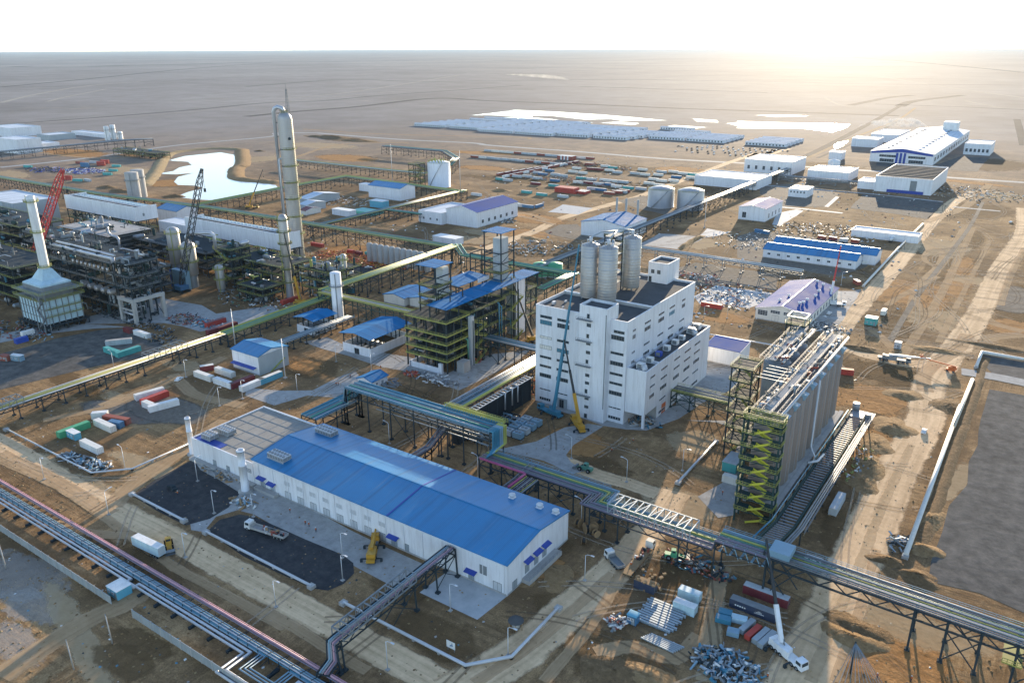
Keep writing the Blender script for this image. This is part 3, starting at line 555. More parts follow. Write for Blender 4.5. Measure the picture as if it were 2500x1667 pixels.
# earthworks
for k, (p, rx, ry, h, m) in enumerate((
    ((-20.64,222.47), 6, 4, 2.2, 'earth_dark'), ((-13.73,234.41), 6, 5, 2.4, 'earth'), ((-12.31,219.3), 7, 4, 2.2, 'earth_dark'), ((-14.12,253.29), 5, 7, 2., 'earth'), ((-22.18,188.18), 9, 5, 1.6, 'earth_dark'),
    ((-21.85,182.93), 8, 5, 2.2, 'earth'), ((-36.35,317.06), 9, 10, 2.6, 'earth'), ((-38.89,297.67), 7, 9, 2., 'earth'), ((-37.29,277.97), 6, 10, 2.2, 'earth'), ((-36.88,265.11), 6, 9, 2., 'earth'), ((-21.06,351.06), 7, 12, 2.6, 'earth_dark'),
    ((-60.29,141.62), 9, 5, 1.2, 'earth'), ((-66.3,138.9), 10, 6, 1.2, 'earth_dark'), ((-108.51,156.85), 8, 6, 1.2, 'earth'), ((-96.17,162.34), 5, 7, 1.2, 'earth'),
    ((-38.96,353.08), 8, 8, 1.8, 'earth'), ((-66.84,401.45), 16, 5, 2., 'earth_dark'), ((-36.07,419.76), 18, 5, 1.6, 'earth'), ((-10.83,441.58), 22, 5, 1.4, 'earth_dark'), ((-738.06,472.98), 14, 9, 4, 'earth_dark'), ((-811.39,460.55), 25, 7, 4, 'earth_dark'), ((-847.8,465.21), 20, 8, 4, 'earth_dark'),
    ((-1012.79,953.6), 45, 22, 9, 'earth_dark'), ((-953.75,946.4), 60, 18, 5, 'earth_dark'), ((-1052.54,951.62), 35, 12, 4, 'earth_dark'), ((-482.55,681.73), 14, 8, 3, 'earth'), ((-483.62,681.02), 14, 8, 3, 'earth'), ((-336.39,515.44), 12, 6, 2, 'earth'), ((-355.52,462.48), 10, 8, 2.5, 'earth'),
    ((-970.41,767.78), 10, 6, 3, 'earth_dark'), ((-319.67,333.39), 8, 4, 2, 'earth'))):
    mound('earth_heap', p, rx, ry, h * .5, 0., m, k + 3)
ridge('earth_bank', [(-14.04,339.67),(-14.62,309.09),(-14.28,280.43),(-14.14,256.91),(-14.33,238.3)], 5.5, .7, 'earth_dark', 5)
ridge('earth_bank', [(-13.81,423.06),(-14.96,406.8),(-14.17,392.79),(-14.18,355.71),(-14.37,329.91)], 5., .7, 'earth_dark', 8)
ridge('pond_bank', [(-821.39,492.47),(-899.89,556.56),(-1032.74,659.47),(-1061.43,708.83),(-1045.96,755.31),(-1004.59,763.64)], 18, 2., 'earth_pale', 6)
ridge('pond_bank', [(-1011.01,768.64),(-875.48,663.86),(-853.01,637.79),(-784.25,585.6),(-743.18,585.16),(-714.93,587.89)], 22, 2.4, 'earth', 7)
ridge('earth_bank', [(-223.98,544.74),(-226.96,576.38),(-226.23,597.88)], 7, 2., 'earth', 9)
# ================================================================ BUILDINGS
def win(t, face, pl, a0, a1, z0, z1, nx=3, nz=1, frame='white_panel', glass='glass', name='window', fw=.12):
    """one framed window proud of a wall: face S (plane y=pl) or E (plane x=pl)"""
    b = MB()
    def bx(p0, p1, q0, q1, d0, d1):
        if face == 'S': b.box(p0, p1, pl - d1, pl - d0, q0, q1)
        else: b.box(pl + d0, pl + d1, p0, p1, q0, q1)
    g = b; bx(a0 + fw, a1 - fw, z0 + fw, z1 - fw, -.05, .03); b = MB()
    bx(a0, a1, z0, z0 + fw, -.05, .09); bx(a0, a1, z1 - fw, z1, -.05, .09)
    bx(a0, a0 + fw, z0 + fw, z1 - fw, -.05, .09); bx(a1 - fw, a1, z0 + fw, z1 - fw, -.05, .09)
    for i in range(1, nx):
        q = a0 + (a1 - a0) * i / nx; bx(q - fw * .4, q + fw * .4, z0 + fw, z1 - fw, -.05, .07)
    for i in range(1, nz):
        q = z0 + (z1 - z0) * i / nz; bx(a0 + fw, a1 - fw, q - fw * .4, q + fw * .4, -.05, .06)
    o = b.build(name, frame, t); g.build('leaf' if name in ('door', 'gate') else 'pane', glass, o); return o
def door(t, face, pl, a0, a1, z0, z1, m='galvanised'):
    return win(t, face, pl, a0, a1, z0, z1, 2, 1, 'steel_grey', m, 'door', .1)
def gable(name, label, cat, r, h, ridge, axis='X', wm='white_panel', rm='blue_roof', over=.5, plinth=True, group=None, wins=(), doors=(), asym=.5):
    x0, x1, y0, y1 = r; t = thing(name, label, cat, ((x0 + x1) / 2, (y0 + y1) / 2, 0), group)
    b = MB()
    if axis == 'X':
        c = y0 + (y1 - y0) * asym
        b.add([(x0, y0, 0), (x1, y0, 0), (x1, y1, 0), (x0, y1, 0), (x0, y0, h), (x1, y0, h), (x1, y1, h), (x0, y1, h), (x0, c, ridge), (x1, c, ridge)],
              [(0, 1, 5, 4), (1, 2, 6, 9, 5), (2, 3, 7, 6), (3, 0, 4, 8, 7)])
        e = [(y0 - over, h - over * (ridge - h) / (c - y0)), (c, ridge), (y1 + over, h - over * (ridge - h) / (y1 - c))]
        pr = lambda s, p, q: (s, p, q); ends = (x0 - over, x1 + over)
    else:
        c = x0 + (x1 - x0) * asym
        b.add([(x0, y0, 0), (x1, y0, 0), (x1, y1, 0), (x0, y1, 0), (x0, y0, h), (x1, y0, h), (x1, y1, h), (x0, y1, h), (c, y0, ridge), (c, y1, ridge)],
              [(0, 1, 5, 8, 4), (1, 2, 6, 5), (2, 3, 7, 9, 6), (3, 0, 4, 7)])
        e = [(x0 - over, h - over * (ridge - h) / (c - x0)), (c, ridge), (x1 + over, h - over * (ridge - h) / (x1 - c))]
        pr = lambda s, p, q: (p, s, q); ends = (y0 - over, y1 + over)
    b.build('wall', wm, t)
    rb = MB(); th = .22
    for (p0, q0), (p1, q1) in ((e[0], e[1]), (e[1], e[2])):
        vs = [pr(s, p, q + d + .03) for d in (0, th) for s, p, q in ((ends[0], p0, q0), (ends[1], p0, q0), (ends[1], p1, q1), (ends[0], p1, q1))]
        rb.add(vs, [(0, 3, 2, 1), (4, 5, 6, 7), (0, 1, 5, 4), (1, 2, 6, 5), (2, 3, 7, 6), (3, 0, 4, 7)] if axis == 'X' else [(0, 1, 2, 3), (7, 6, 5, 4), (4, 5, 1, 0), (5, 6, 2, 1), (6, 7, 3, 2), (7, 4, 0, 3)])
    rb.build('roof', rm, t)
    cap = MB(); cap.beam(pr(ends[0], e[1][0], ridge + th + .08), pr(ends[1], e[1][0], ridge + th + .08), .5, .1)
    for s in ends:
        for (p0, q0), (p1, q1) in ((e[0], e[1]), (e[1], e[2])): cap.beam(pr(s, p0, q0 + .12), pr(s, p1, q1 + .12), .1, .38)
    cap.build('roof_trim', rm if rm.startswith('blue') else 'white_panel', t)
    if plinth:
        MB().box(x0 - .08, x1 + .08, y0 - .08, y1 + .08, 0, .55).build('plinth', 'concrete', t)
    for wv in wins: win(t, *wv)
    for dv in doors: door(t, *dv)
    return t
def flat(name, label, cat, r, h, wm='white_panel', rm='roof_felt', par=.7, group=None, wins=(), doors=(), z0=0., cap='white_panel'):
    x0, x1, y0, y1 = r; t = thing(name, label, cat, ((x0 + x1) / 2, (y0 + y1) / 2, 0), group)
    flat_block(t, r, z0, h, wm, rm, par, cap)
    for wv in wins: win(t, *wv)
    for dv in doors: door(t, *dv)
    return t
def flat_block(t, r, z0, h, wm='white_panel', rm='roof_felt', par=.7, cap='white_panel', w=.35):
    x0, x1, y0, y1 = r
    b = MB(); b.box(x0, x1, y0, y1, z0, h - par)
    b.box(x0, x1, y0, y0 + w, h - par + .002, h); b.box(x0, x1, y1 - w, y1, h - par + .002, h)
    b.box(x0, x0 + w, y0 + w, y1 - w, h - par + .002, h); b.box(x1 - w, x1, y0 + w, y1 - w, h - par + .002, h)
    b.build('wall', wm, t)
    B(t, 'roof', rm, x0 + w + .01, x1 - w - .01, y0 + w + .01, y1 - w - .01, h - par + .004, h - par + .06)
    c = MB(); q = .06
    c.box(x0 - q, x1 + q, y0 - q, y0 + w + q, h, h + .08); c.box(x0 - q, x1 + q, y1 - w - q, y1 + q, h, h + .08)
    c.box(x0 - q, x0 + w + q, y0 + w + q, y1 - w - q, h, h + .08); c.box(x1 - w - q, x1 + q, y0 + w + q, y1 - w - q, h, h + .08)
    c.build('parapet_coping', cap, t)
def awning(t, face, pl, a0, a1, z, d=1.5):
    b = MB()
    if face == 'S': b.add([(a0, pl, z), (a1, pl, z), (a1, pl - d, z - .5), (a0, pl - d, z - .5), (a0, pl, z + .15), (a1, pl, z + .15), (a1, pl - d, z - .35), (a0, pl - d, z - .35)], [(0, 1, 2, 3), (7, 6, 5, 4), (0, 4, 5, 1), (2, 6, 7, 3), (1, 5, 6, 2), (3, 7, 4, 0)])
    else: b.add([(pl, a0, z), (pl, a1, z), (pl + d, a1, z - .5), (pl + d, a0, z - .5), (pl, a0, z + .15), (pl, a1, z + .15), (pl + d, a1, z - .35), (pl + d, a0, z - .35)], [(3, 2, 1, 0), (4, 5, 6, 7), (1, 5, 4, 0), (3, 7, 6, 2), (2, 6, 5, 1), (0, 4, 7, 3)])
    return b.build('awning', 'awning_blue', t)
def cooler(label, x, y, z, nx, ny, sx=1.6, sy=1.9, h=2.):
    """bank of rooftop condensing units on rails"""
    t = thing('condenser_bank', label, 'condenser', (x, y, z), 'condenser banks on the roofs')
    f = MB()
    for j in range(ny + 1): f.box(x - nx * sx / 2, x + nx * sx / 2, y - ny * sy / 2 + j * sy - .06, y - ny * sy / 2 + j * sy + .06, z, z + .35)
    f.build('support_rail', 'galvanised', t)
    for i in range(nx):
        for j in range(ny):
            u = MB(); cx, cy = x - nx * sx / 2 + (i + .5) * sx, y - ny * sy / 2 + (j + .5) * sy
            u.box(cx - sx * .44, cx + sx * .44, cy - sy * .44, cy + sy * .44, z + .35, z + h); u.use(1)
            u.cyl((cx, cy, z + h), (cx, cy, z + h + .18), sx * .36, n=12); u.box(cx - sx * .4, cx + sx * .4, cy - sy * .45, cy - sy * .442, z + .5, z + h - .3); u.box(cx + sx * .442, cx + sx * .45, cy - sy * .4, cy + sy * .4, z + .5, z + h - .3)
            u.build('condenser_unit', ['louvre', 'steel_grey'], t)
    return t
# --- long blue-roofed warehouse
WX0, WX1, WY0, WY1 = -207.8, -103.2, 147.4, 179.7
wh = gable('warehouse', 'long white warehouse with a bright blue ribbed gable roof and a row of loading doors', 'warehouse', (WX0, WX1, WY0, WY1), 10., 12.2, over=.35)
for a0, a1, z0, z1 in [(-192.3 + 6.02 * i, -189.5 + 6.02 * i, .45, 3.1) for i in range(8)] + [(-107.8, -104.9, .45, 3.3)]:
    d = door(wh, 'S', WY0, a0, a1, z0, z1, 'louvre')
for i in range(8): win(wh, 'S', WY0, -192.3 + 6.02 * i, -189.5 + 6.02 * i, 5.3, 7., 2, 1, 'white_panel', 'louvre', fw=.08)
win(wh, 'S', WY0, -112.3, -109.9, 3.9, 6.8, 1, 4, 'steel_grey', 'steel_grey')
for a0, a1 in ((-204.5, -202.2), (-199.6, -197.4), (-145.2, -142.9), (-139.8, -138.3), (-116.3, -114.3)): door(wh, 'S', WY0, a0, a1, .5, 2.9)
for a0, a1, z in ((-205.4, -201.4, 4.6), (-200.4, -196.6, 4.), (-146.2, -142., 3.9), (-117., -113.2, 3.7)): awning(wh, 'S', WY0, a0, a1, z)
for a in (156.2, 160.9, 165.3): door(wh, 'E', WX1, a, a + 2.1, 2., 4.6); awning(wh, 'E', WX1, a - .7, a + 2.9, 6.3)
door(wh, 'E', WX1, 150., 152.2, .5, 3.)
b = MB()
for i in range(15):
    x = WX0 + 3 + i * 7.2; b.beam((x, WY0 - .12, .6), (x, WY0 - .12, 9.85), .16)
b.beam((WX0, WY0 - .5, 9.9), (WX1, WY0 - .5, 9.9), .2); b.beam((WX1 + .12, WY0 - .12, .5), (WX1 + .12, WY0 - .12, 9.9), .18)
b.build('downpipe', 'white_panel', wh)
b = MB(); b.box(WX1 + .05, WX1 + 2.6, 154.6, 172., .02, 1.35)
b.build('loading_dock', 'concrete', wh)
rl = MB()
for k in range(9): rl.beam((WX1 + 2.5, 154.8 + k * 2.1, 1.35), (WX1 + 2.5, 154.8 + k * 2.1, 2.45), .07)
for z in (1.9, 2.45): rl.beam((WX1 + 2.5, 154.8, z), (WX1 + 2.5, 171.6, z), .07)
rl.build('dock_railing', 'steel_grey', wh)
b = MB(); b.box(-206., -195.5, 145.2, WY0 - .09, .02, 1.1); b.build('entrance_platform', 'concrete', wh)
b = MB(); b.beam((-146.2, 147.1, 10.25), (-146.2, 163.6, 12.5), .5, .12); b.beam((-146.2, 163.6, 12.5), (-146.2, 180, 10.25), .5, .12); b.build('expansion_joint', 'awning_blue', wh)
for k, (x, y) in enumerate(((-120.6, 175.3), (-110.6, 175.3), (-105., 175.3))):
    zz = 12.2 - (y - 163.55) * 2.2 / 16.15 + .2
    t = thing('roof_fan', ['round roof fan on a curb, farthest from the gable end of the blue warehouse', 'round roof fan on a curb, middle one on the blue warehouse', 'round roof fan on a curb, nearest the gable corner of the blue warehouse'][k], 'roof fan', (x, y, zz), 'roof fans on the blue warehouse')
    MB().box(x - .9, x + .9, y - .9, y + .9, zz - .3, zz + .45).build('curb', 'white_panel', t)
    MB().lathe((x, y, zz), [(.75, .45), (.75, .9), (1.1, 1.), (1.0, 1.35), (.3, 1.6), (0, 1.62)], 16).build('fan_hood', 'louvre', t)
cooler('bank of grey condensing units by the left eave of the blue warehouse roof', -199.5, 152.2, 10.65, 6, 2, 1.35)
cooler('bank of grey condensing units by the far eave of the blue warehouse roof', -199.6, 173.6, 10.95, 6, 2, 1.35)
# --- flat grey hall joined to it
fh = flat('flat_roofed_hall', 'white hall with a flat grey concrete-panel roof, joined to the blue warehouse', 'hall', (-242., -208.2, 147.5, 180.2), 8.3, 'white_panel', 'roof_slab', .5)
b = MB()
for i in range(6): b.box(-241.3, -208.8, 152 + i * 5.2, 152.28 + i * 5.2, 7.87, 7.95)
for i in range(5): b.box(-236.5 + i * 5.9, -236.2 + i * 5.9, 148.2, 179.5, 7.87, 7.93)
b.build('roof_seam', 'steel_grey', fh)
for a in (-230.5, -223., -214.2): door(fh, 'S', 147.5, a, a + 1.8, .5, 3.)
win(fh, 'S', 147.5, -211.5, -209.3, 4.2, 5.6, 2, 2, 'steel_grey', 'louvre')
MB().box(-241.6, -227, 147.62, 151.8, 7.87, 7.96).build('roof_patch', 'awning_blue', fh)
cooler('bank of grey condensing units near the front edge of the flat grey roof', -236.6, 151.6, 8.0, 4, 2, 1.3)
cooler('bank of grey condensing units behind another on the flat grey roof', -234.8, 157.5, 8.0, 5, 2, 1.3)
b = MB(); b.box(-242.3, -207, 145.6, 147.4, .02, .9); b.build('entrance_platform', 'concrete', fh)
def stack(label, x, y, h, r, m='white_panel'):
    t = thing('vent_stack', label, 'stack', (x, y, 0), 'white vent stacks by the flat roofed hall')
    MB().lathe((x, y, 0), [(r * 1.02, 0), (r * 1.02, .3), (r, .3), (r * .96, h * .62), (r * 1.03, h * .62), (r * 1.03, h * .65), (r * .95, h * .65), (r * .92, h - .9), (r * 1.06, h - .9), (r * 1.06, h - .3), (r * .9, h - .3), (r * .9, h), (r * .75, h), (r * .75, h - 1), (0, h - 1.)], 20).build('shaft', m, t)
    MB().lathe((x, y, 0), [(r * 1.12, h - .75), (r * 1.12, h - .45)], 20).build('ring', 'steel_grey', t); MB().lathe((x, y, 0), [(r * 1.9, 0), (r * 1.9, .5), (0, .5)], 16).build('footing', 'concrete', t)
stack('white vent stack standing on the lot in front of the flat hall', -207.3, 143., 15.8, 1.3)
stack('white vent stack behind the left corner of the flat hall', -245., 149., 15., 1.)

# --- tall white production block with stepped wing and stair tower
T = thing('tall_white_block', 'tall stepped white production block with bands of dark windows', 'production building', (-146, 292, 0))
flat_block(T, (-166.6, -125.3, 259.7, 282.), 0, 42.6, par=1.2)
flat_block(T, (-166.6, -125.3, 282.02, 325.2), 0, 42.9, par=1.)
flat_block(T, (-125.28, -116.9, 272.5, 325.4), 0, 24., par=1.1)
flat_block(T, (-125.28, -116.9, 260.4, 272.48), 5.6, 24., par=1.1)
B(T, 'column', 'white_panel', -117.9, -116.92, 260.42, 261.4, 0, 5.6)
B(T, 'loggia_wall', 'concrete', -125.2, -117.2, 272.3, 272.49, 0, 5.5)
flat_block(T, (-144.4, -132.4, 256.3, 265.5), 0, 47.3, par=1.)
flat_block(T, (-144.6, -135.4, 317.5, 330.2), 41.95, 51., par=.8)
S1 = ((38.0, 1.2), (35.6, 1.9), (29.2, 1.1), (25., 1.7), (20.6, 1.1), (16.6, 1.1), (12.5, 1.7), (6.2, .8), (1.9, 1.5))
for x0, x1 in ((-164.5, -158.9), (-156.4, -150.8), (-132.1, -126.5)):
    for z, h in S1:
        if x0 == -156.4 and z == 1.9: continue
        gl = 'teal_board' if (x0 == -164.5 and z == 35.6) else ('cream_panel' if x0 < -160 and z in (29.2, 25.) else ('teal_board' if x0 == -156.4 and z == 25. else 'glass'))
        win(T, 'S', 259.7, x0 + (1 if x0 > -140 and z in (38.,) else 0), x1, z - h / 2, z + h / 2, 5 if h > 1.2 else 3, 1, 'white_panel' if z < 7 else 'steel_grey', gl, fw=.13)
B(T, 'portal', 'concrete_blue', -155.6, -151., 259.4, 259.72, 0, 4.2); door(T, 'S', 259.4, -154.6, -152.4, .1, 3.8, 'dark_void')
for z, h, wd in ((43.2, 1.9, 1.2), (39.6, 1.5, 1.9), (35.1, 1.7, 1.2), (32.1, 1.4, 1.9), (28.4, 1.4, 1.9), (24.5, 1.7, 1.2), (18.8, 1.4, 1.9), (15.5, 1.3, 1.9), (11.9, 1.8, 1.2), (8.9, 1.4, 1.9), (5.2, 1.3, 1.9), (1.2, 2., 1.4)):
    win(T, 'S', 256.3, -141.1, -141.1 + wd, z - h / 2, z + h / 2, 3 if wd > 1.5 else 1, 1, 'steel_grey')
for z in (41.7, 33., 22.7, 10.):
    b = MB(); b.box(-145.2, -138.5, 254.9, 256.28, z - .25, z)
    for k in range(8): b.beam((-145.2 + k * .957, 254.95, z), (-145.2 + k * .957, 254.95, z + 1.1), .06)
    for q in (.55, 1.1): b.beam((-145.2, 254.95, z + q), (-138.5, 254.95, z + q), .06)
    b.build('balcony', 'steel_grey', T)
B(T, 'expansion_joint', 'steel_grey', -132.9, -132.6, 256.1, 256.28, 6., 45.)
for y0, y1 in ((264., 266.9), (274.6, 280.3), (287.5, 293.2), (298.2, 304), (309.8, 315.)):
    for z, h in ((37.8, 1.1), (35.2, 1.9), (28.8, 1.1), (24.7, 1.7)):
        if y0 == 309.8 and z > 30: win(T, 'E', -125.3, y0 + 1.5, y1, z - h / 2, z + h / 2, 3); continue
        win(T, 'E', -125.3, y0, y1, z - h / 2, z + h / 2, 4, 1, 'white_panel', 'teal_board' if (y0 == 298.2 and z == 35.2) else 'glass')
for y0, y1 in ((264.1, 268.7), (274., 280.2), (286.6, 292.8), (297.3, 304.), (308, 314.6)):
    for z, h in ((20.2, 1.1), (16.3, 1.1), (12.1, 1.8)): win(T, 'E', -116.9, y0, y1, z - h / 2, z + h / 2, 4)
    if y0 > 270: win(T, 'E', -116.9, y0, y1, 6.6, 7.6, 4); win(T, 'E', -116.9, y0, y1, 1., 2.4, 4)
win(T, 'E', -116.9, 276.9, 280.6, .2, 4.4, 1, 1, 'orange_paint', 'orange_paint', 'gate')
door(T, 'E', -125.3, 299.5, 300.8, 22.9, 25.6, 'dark_void')
for a in (-143.2, -140.3): win(T, 'S', 317.5, a, a + 1.6, 46., 47.8, 2, 2, 'steel_grey')
door(T, 'S', 317.5, -144.2, -142.8, 42., 44.6, 'dark_void')
b = MB(); b.box(-166.2, -125.8, 281.6, 281.95, 41.4, 42.5); b.build('roof_upstand', 'concrete', T)
b = MB()
for x, y, s in ((-163, 266, 1.2), (-160, 271, .8), (-157, 264, .6), (-151, 268, .7)): b.box(x, x + s, y, y + s * 1.4, 41.5, 41.5 + s)
b.build('roof_duct', 'louvre', T)
for k, (y, s) in enumerate(((264.6, 2.4), (272.6, 2.2), (280.9, 2.), (288.6, 2.2), (297.2, 2.1), (304., 2.), (314., 2.6), (321., 2.4))):
    lab = ['white air handling unit with round fan ducts nearest the front end of the wing roof', 'white box air handler second from the front on the wing roof', 'blue cased air handler third from the front on the wing roof', 'white box air handler fourth from the front on the wing roof', 'white box air handler fifth from the front on the wing roof',
           'white box air handler sixth from the front on the wing roof', 'large white air handler with bent duct near the back of the wing roof', 'white air handler farthest back on the wing roof'][k]
    t = thing('air_handler', lab, 'air handler', (-121.2, y, 22.95), 'air handlers on the wing roof')
    b = MB(); b.box(-121.2 - s * .6, -121.2 + s * .6, y - s * .5, y + s * .5, 23.2, 23.1 + s); b.use(1); b.box(-121.2 - s * .45, -121.2 + s * .45, y - s * .52, y - s * .502, 23.5, 22.9 + s); b.build('casing', ['box_royal' if k == 2 else 'box_white', 'steel_grey'], t)
    if k in (0, 6):
        MB().tube([(-120.2, y - .5, 23. + s * .5), (-119.2, y - 1.4, 23. + s * .75), (-118.6, y - 2.2, 23. + s * .6), (-118.6, y - 2.6, 23.2)], 1.05, 12).build('duct', 'louvre', t)
    MB().tube([(-121.2, y + s * .5, 24), (-121.2, y + s * .5 + 1.2, 24), (-123.5, y + s * .5 + 1.2, 24), (-125.2, y + s * .5 + 1.2, 24.4)], .3, 8).build('pipe', 'louvre', t)
    MB().box(-122.2, -120.2, y - s * .4, y + s * .4, 22.97, 23.2).build('base_frame', 'steel_grey', t)
def silo(name, label, x, y, z0, z1, r, m, group, clutter=True):
    t = thing(name, label, 'silo', (x, y, z0), group)
    MB().lathe((x, y, 0), [(r * .98, z0), (r, z0 + .6), (r, z1), (r * .97, z1 + .1), (r * .3, z1 + r * .28), (0, z1 + r * .3)], 28).build('shell', m, t)
    b = MB()
    for k in range(1, 5): q = z0 + (z1 - z0) * k / 5; b.lathe((x, y, q), [(r, -.08), (r + .07, -.08), (r + .07, .08), (r, .08)], 28)
    b.build('stiffener_ring', 'galvanised', t)
    b = MB(); n = 16
    for k in range(n):
        a = 6.2832 * k / n; b.beam((x + r * math.cos(a), y + r * math.sin(a), z1), (x + r * math.cos(a), y + r * math.sin(a), z1 + 1.2), .08)
        a2 = 6.2832 * (k + 1) / n
        for q in (.6, 1.2): b.beam((x + r * math.cos(a), y + r * math.sin(a), z1 + q), (x + r * math.cos(a2), y + r * math.sin(a2), z1 + q), .07)
    b.build('top_railing', 'steel_grey', t)
    if clutter:
        b = MB(); b.cyl((x, y, z1 + r * .25), (x, y, z1 + r * .3 + 2.2), .7); b.cyl((x + r * .5, y, z1), (x + r * .5, y, z1 + 2.), .35); b.tube([(x - r * .5, y + .8, z1), (x - r * .5, y + .8, z1 + 1.8), (x, y + .2, z1 + 2.2)], .25)
        b.build('top_filter', 'louvre', t)
        b = MB()
        for k in range(4):
            a = 6.2832 * k / 4 + .6; b.beam((x + r * .8 * math.cos(a), y + r * .8 * math.sin(a), z0 - 1.4), (x + r * .8 * math.cos(a), y + r * .8 * math.sin(a), z0 + .5), .5)
        b.build('leg', 'steel_grey', t)
    return t
for k, (x, y) in enumerate(((-154.2, 281.5), (-145.9, 281.2), (-146., 303.))):
    silo('roof_silo', ['tall shiny clad silo on the white block, left of the front pair', 'tall shiny clad silo on the white block, right of the front pair', 'tall shiny clad silo on the white block, standing behind the pair'][k], x, y, 42.6 if y < 290 else 43., 64.3, 3.9, 'cladding', 'clad silos on the tall white block')
t = thing('silo_access_tower', 'dark steel access tower with yellow stairs between the roof silos', 'access tower', (-150.5, 295, 41.9))
for x, y in ((-152.6, 290.5), (-148.6, 290.5), (-152.6, 299), (-148.6, 299)): MB().beam((x, y, 41.9), (x, y, 67), .4).build('column', 'steel_dark', t)
for k in range(6):
    z = 46 + k * 4.1; MB().box(-152.8, -148.4, 290.3, 299.2, z - .15, z).build('platform', 'steel_grey', t)
    b = MB()
    for a, c in (((-152.8, 290.3), (-148.4, 290.3)), ((-148.4, 290.3), (-148.4, 299.2))):
        for q in (.55, 1.1): b.beam((*a, z + q), (*c, z + q), .08)
    b.build('railing', 'rail_yellow', t); b = MB(); b.beam((-152.2 if k % 2 else -149, 290.9, z - 4.1), (-149 if k % 2 else -152.2, 290.9, z), 1., .15); b.build('stair', 'rail_yellow', t)
MB().cyl((-147.6, 288.4, 42), (-147.6, 288.4, 66.), .55).build('riser_pipe', 'galvanised', t)
b = MB(); b.tube([(-154, 281, 67.5), (-154, 290, 68.2), (-150, 295, 68.2)], .3); b.tube([(-146, 281, 67.5), (-148, 290, 68.), (-150, 296, 68.)], .3); b.tube([(-146, 303, 67.5), (-150, 298, 68.4)], .3); b.build('conveying_pipe', 'galvanised', t)

# --- small buildings round the works
gable('transformer_house', 'white and grey house with a blue gable roof beside the container yard', 'industrial shed', (-303.5, -285., 212., 229.), 9.3, 11.2, 'X', 'white_panel', 'blue_roof', asym=.45,
      doors=())
bl = bpy.data.objects['transformer_house']; awning(bl, 'S', 212., -303., -286.6, 3.6, 2.); B(bl, 'side_cladding', 'grey_panel', -284.98, -284.85, 212., 229., 0, 9.3)
b = MB()
for k in range(7): b.beam((-284.4, 218 + k * 1.2, .3 + k * .6), (-284.4, 219.2 + k * 1.2, .3 + k * .6 + .6), 1., .12)
b.build('stair', 'rail_yellow', bl)
gable('pump_house', 'small white house with a plain blue roof beside the bend of the pipe bridge', 'small building', (-240.2, -231.4, 229.2, 238.8), 3.6, 5., 'Y', 'white_panel', 'blue_roof_rows',
      wins=(('S', 229.2, -236.4, -235.4, 1.3, 2.5, 1), ('S', 229.2, -234.8, -233.8, 1.3, 2.5, 1), ('E', -231.4, 231.5, 232.6, 1.3, 2.5, 1)), doors=(('E', -231.4, 235, 236.2, .3, 2.4),))
def open_hall(name, label, r, h, ridge, wallh):
    x0, x1, y0, y1 = r; t = thing(name, label, 'open hall', ((x0 + x1) / 2, (y0 + y1) / 2, 0), 'open halls with blue roofs')
    b = MB(); w = .3
    b.box(x0, x1, y0, y0 + w, 0, wallh); b.box(x1 - w, x1, y0 + w, y1, 0, wallh); b.box(x0, x0 + w, y0 + w, y1, 0, wallh); b.box(x0 + w, x1 - w, y1 - w, y1, 0, wallh); b.build('wall', 'white_panel', t)
    nx, ny = 4, max(3, int((y1 - y0) / 6))
    for i in range(nx):
        for j in (0, ny - 1) if i not in (0, nx - 1) else range(ny):
            x = x0 + .5 + (x1 - x0 - 1) * i / (nx - 1); y = y0 + .5 + (y1 - y0 - 1) * j / (ny - 1); MB().beam((x, y, 0), (x, y, h + .3), .4).build('column', 'steel_dark', t)
    b = MB(); c = (x0 + x1) / 2
    for j in range(ny):
        y = y0 + .5 + (y1 - y0 - 1) * j / (ny - 1)
        b.beam((x0 - .5, y, h - .2), (c, y, ridge - .3), .25, .4); b.beam((c, y, ridge - .3), (x1 + .5, y, h - .2), .25, .4)
        for k in (.3, .7): b.beam((x0, y, h - .4), (x0 + (x1 - x0) * k, y, h * .55 + .5), .12)
    for z in (wallh + 1.5, h - .6):
        b.beam((x0, y0 + .5, z), (x1, y0 + .5, z), .15); b.beam((x1 - .5, y0, z), (x1 - .5, y1, z), .15)
    b.build('roof_truss', 'steel_dark', t)
    rb = MB()
    for p0, q0, p1, q1 in ((x0 - 1.2, h - .1, c, ridge), (c, ridge, x1 + 1.2, h - .1)):
        rb.add([(p0, y0 - 1.2, q0), (p1, y0 - 1.2, q1), (p1, y1 + 1.2, q1), (p0, y1 + 1.2, q0), (p0, y0 - 1.2, q0 + .15), (p1, y0 - 1.2, q1 + .15), (p1, y1 + 1.2, q1 + .15), (p0, y1 + 1.2, q0 + .15)], MB.BF)
    rb.build('roof', 'blue_roof_rows', t)
    b = MB()
    for k in range(5):
        x = x0 + 2.5 + k * (x1 - x0 - 5) / 4; b.box(x - .8, x + .8, y0 + 4, y0 + 8, .05, 2.2); b.cyl((x, y0 + 11, 1.6), (x, y0 + 15, 1.6), 1., n=10)
    b.build('machine_set', 'pipe_grey', t)
    door(t, 'S', y0, x0 + (x1 - x0) * .42, x0 + (x1 - x0) * .42 + 3.2, .05, 3.1, 'dark_void')
    return t
open_hall('open_hall', 'open steel hall with blue roof and low white walls beside the steel tower', (-277.5, -258.8, 256.8, 285.), 9.4, 11., 4.4)
open_hall('open_hall', 'smaller open steel hall with blue roof below the white vessel', (-318.05,-304.94,263.28,278.28), 8.2, 9.4, 4.)
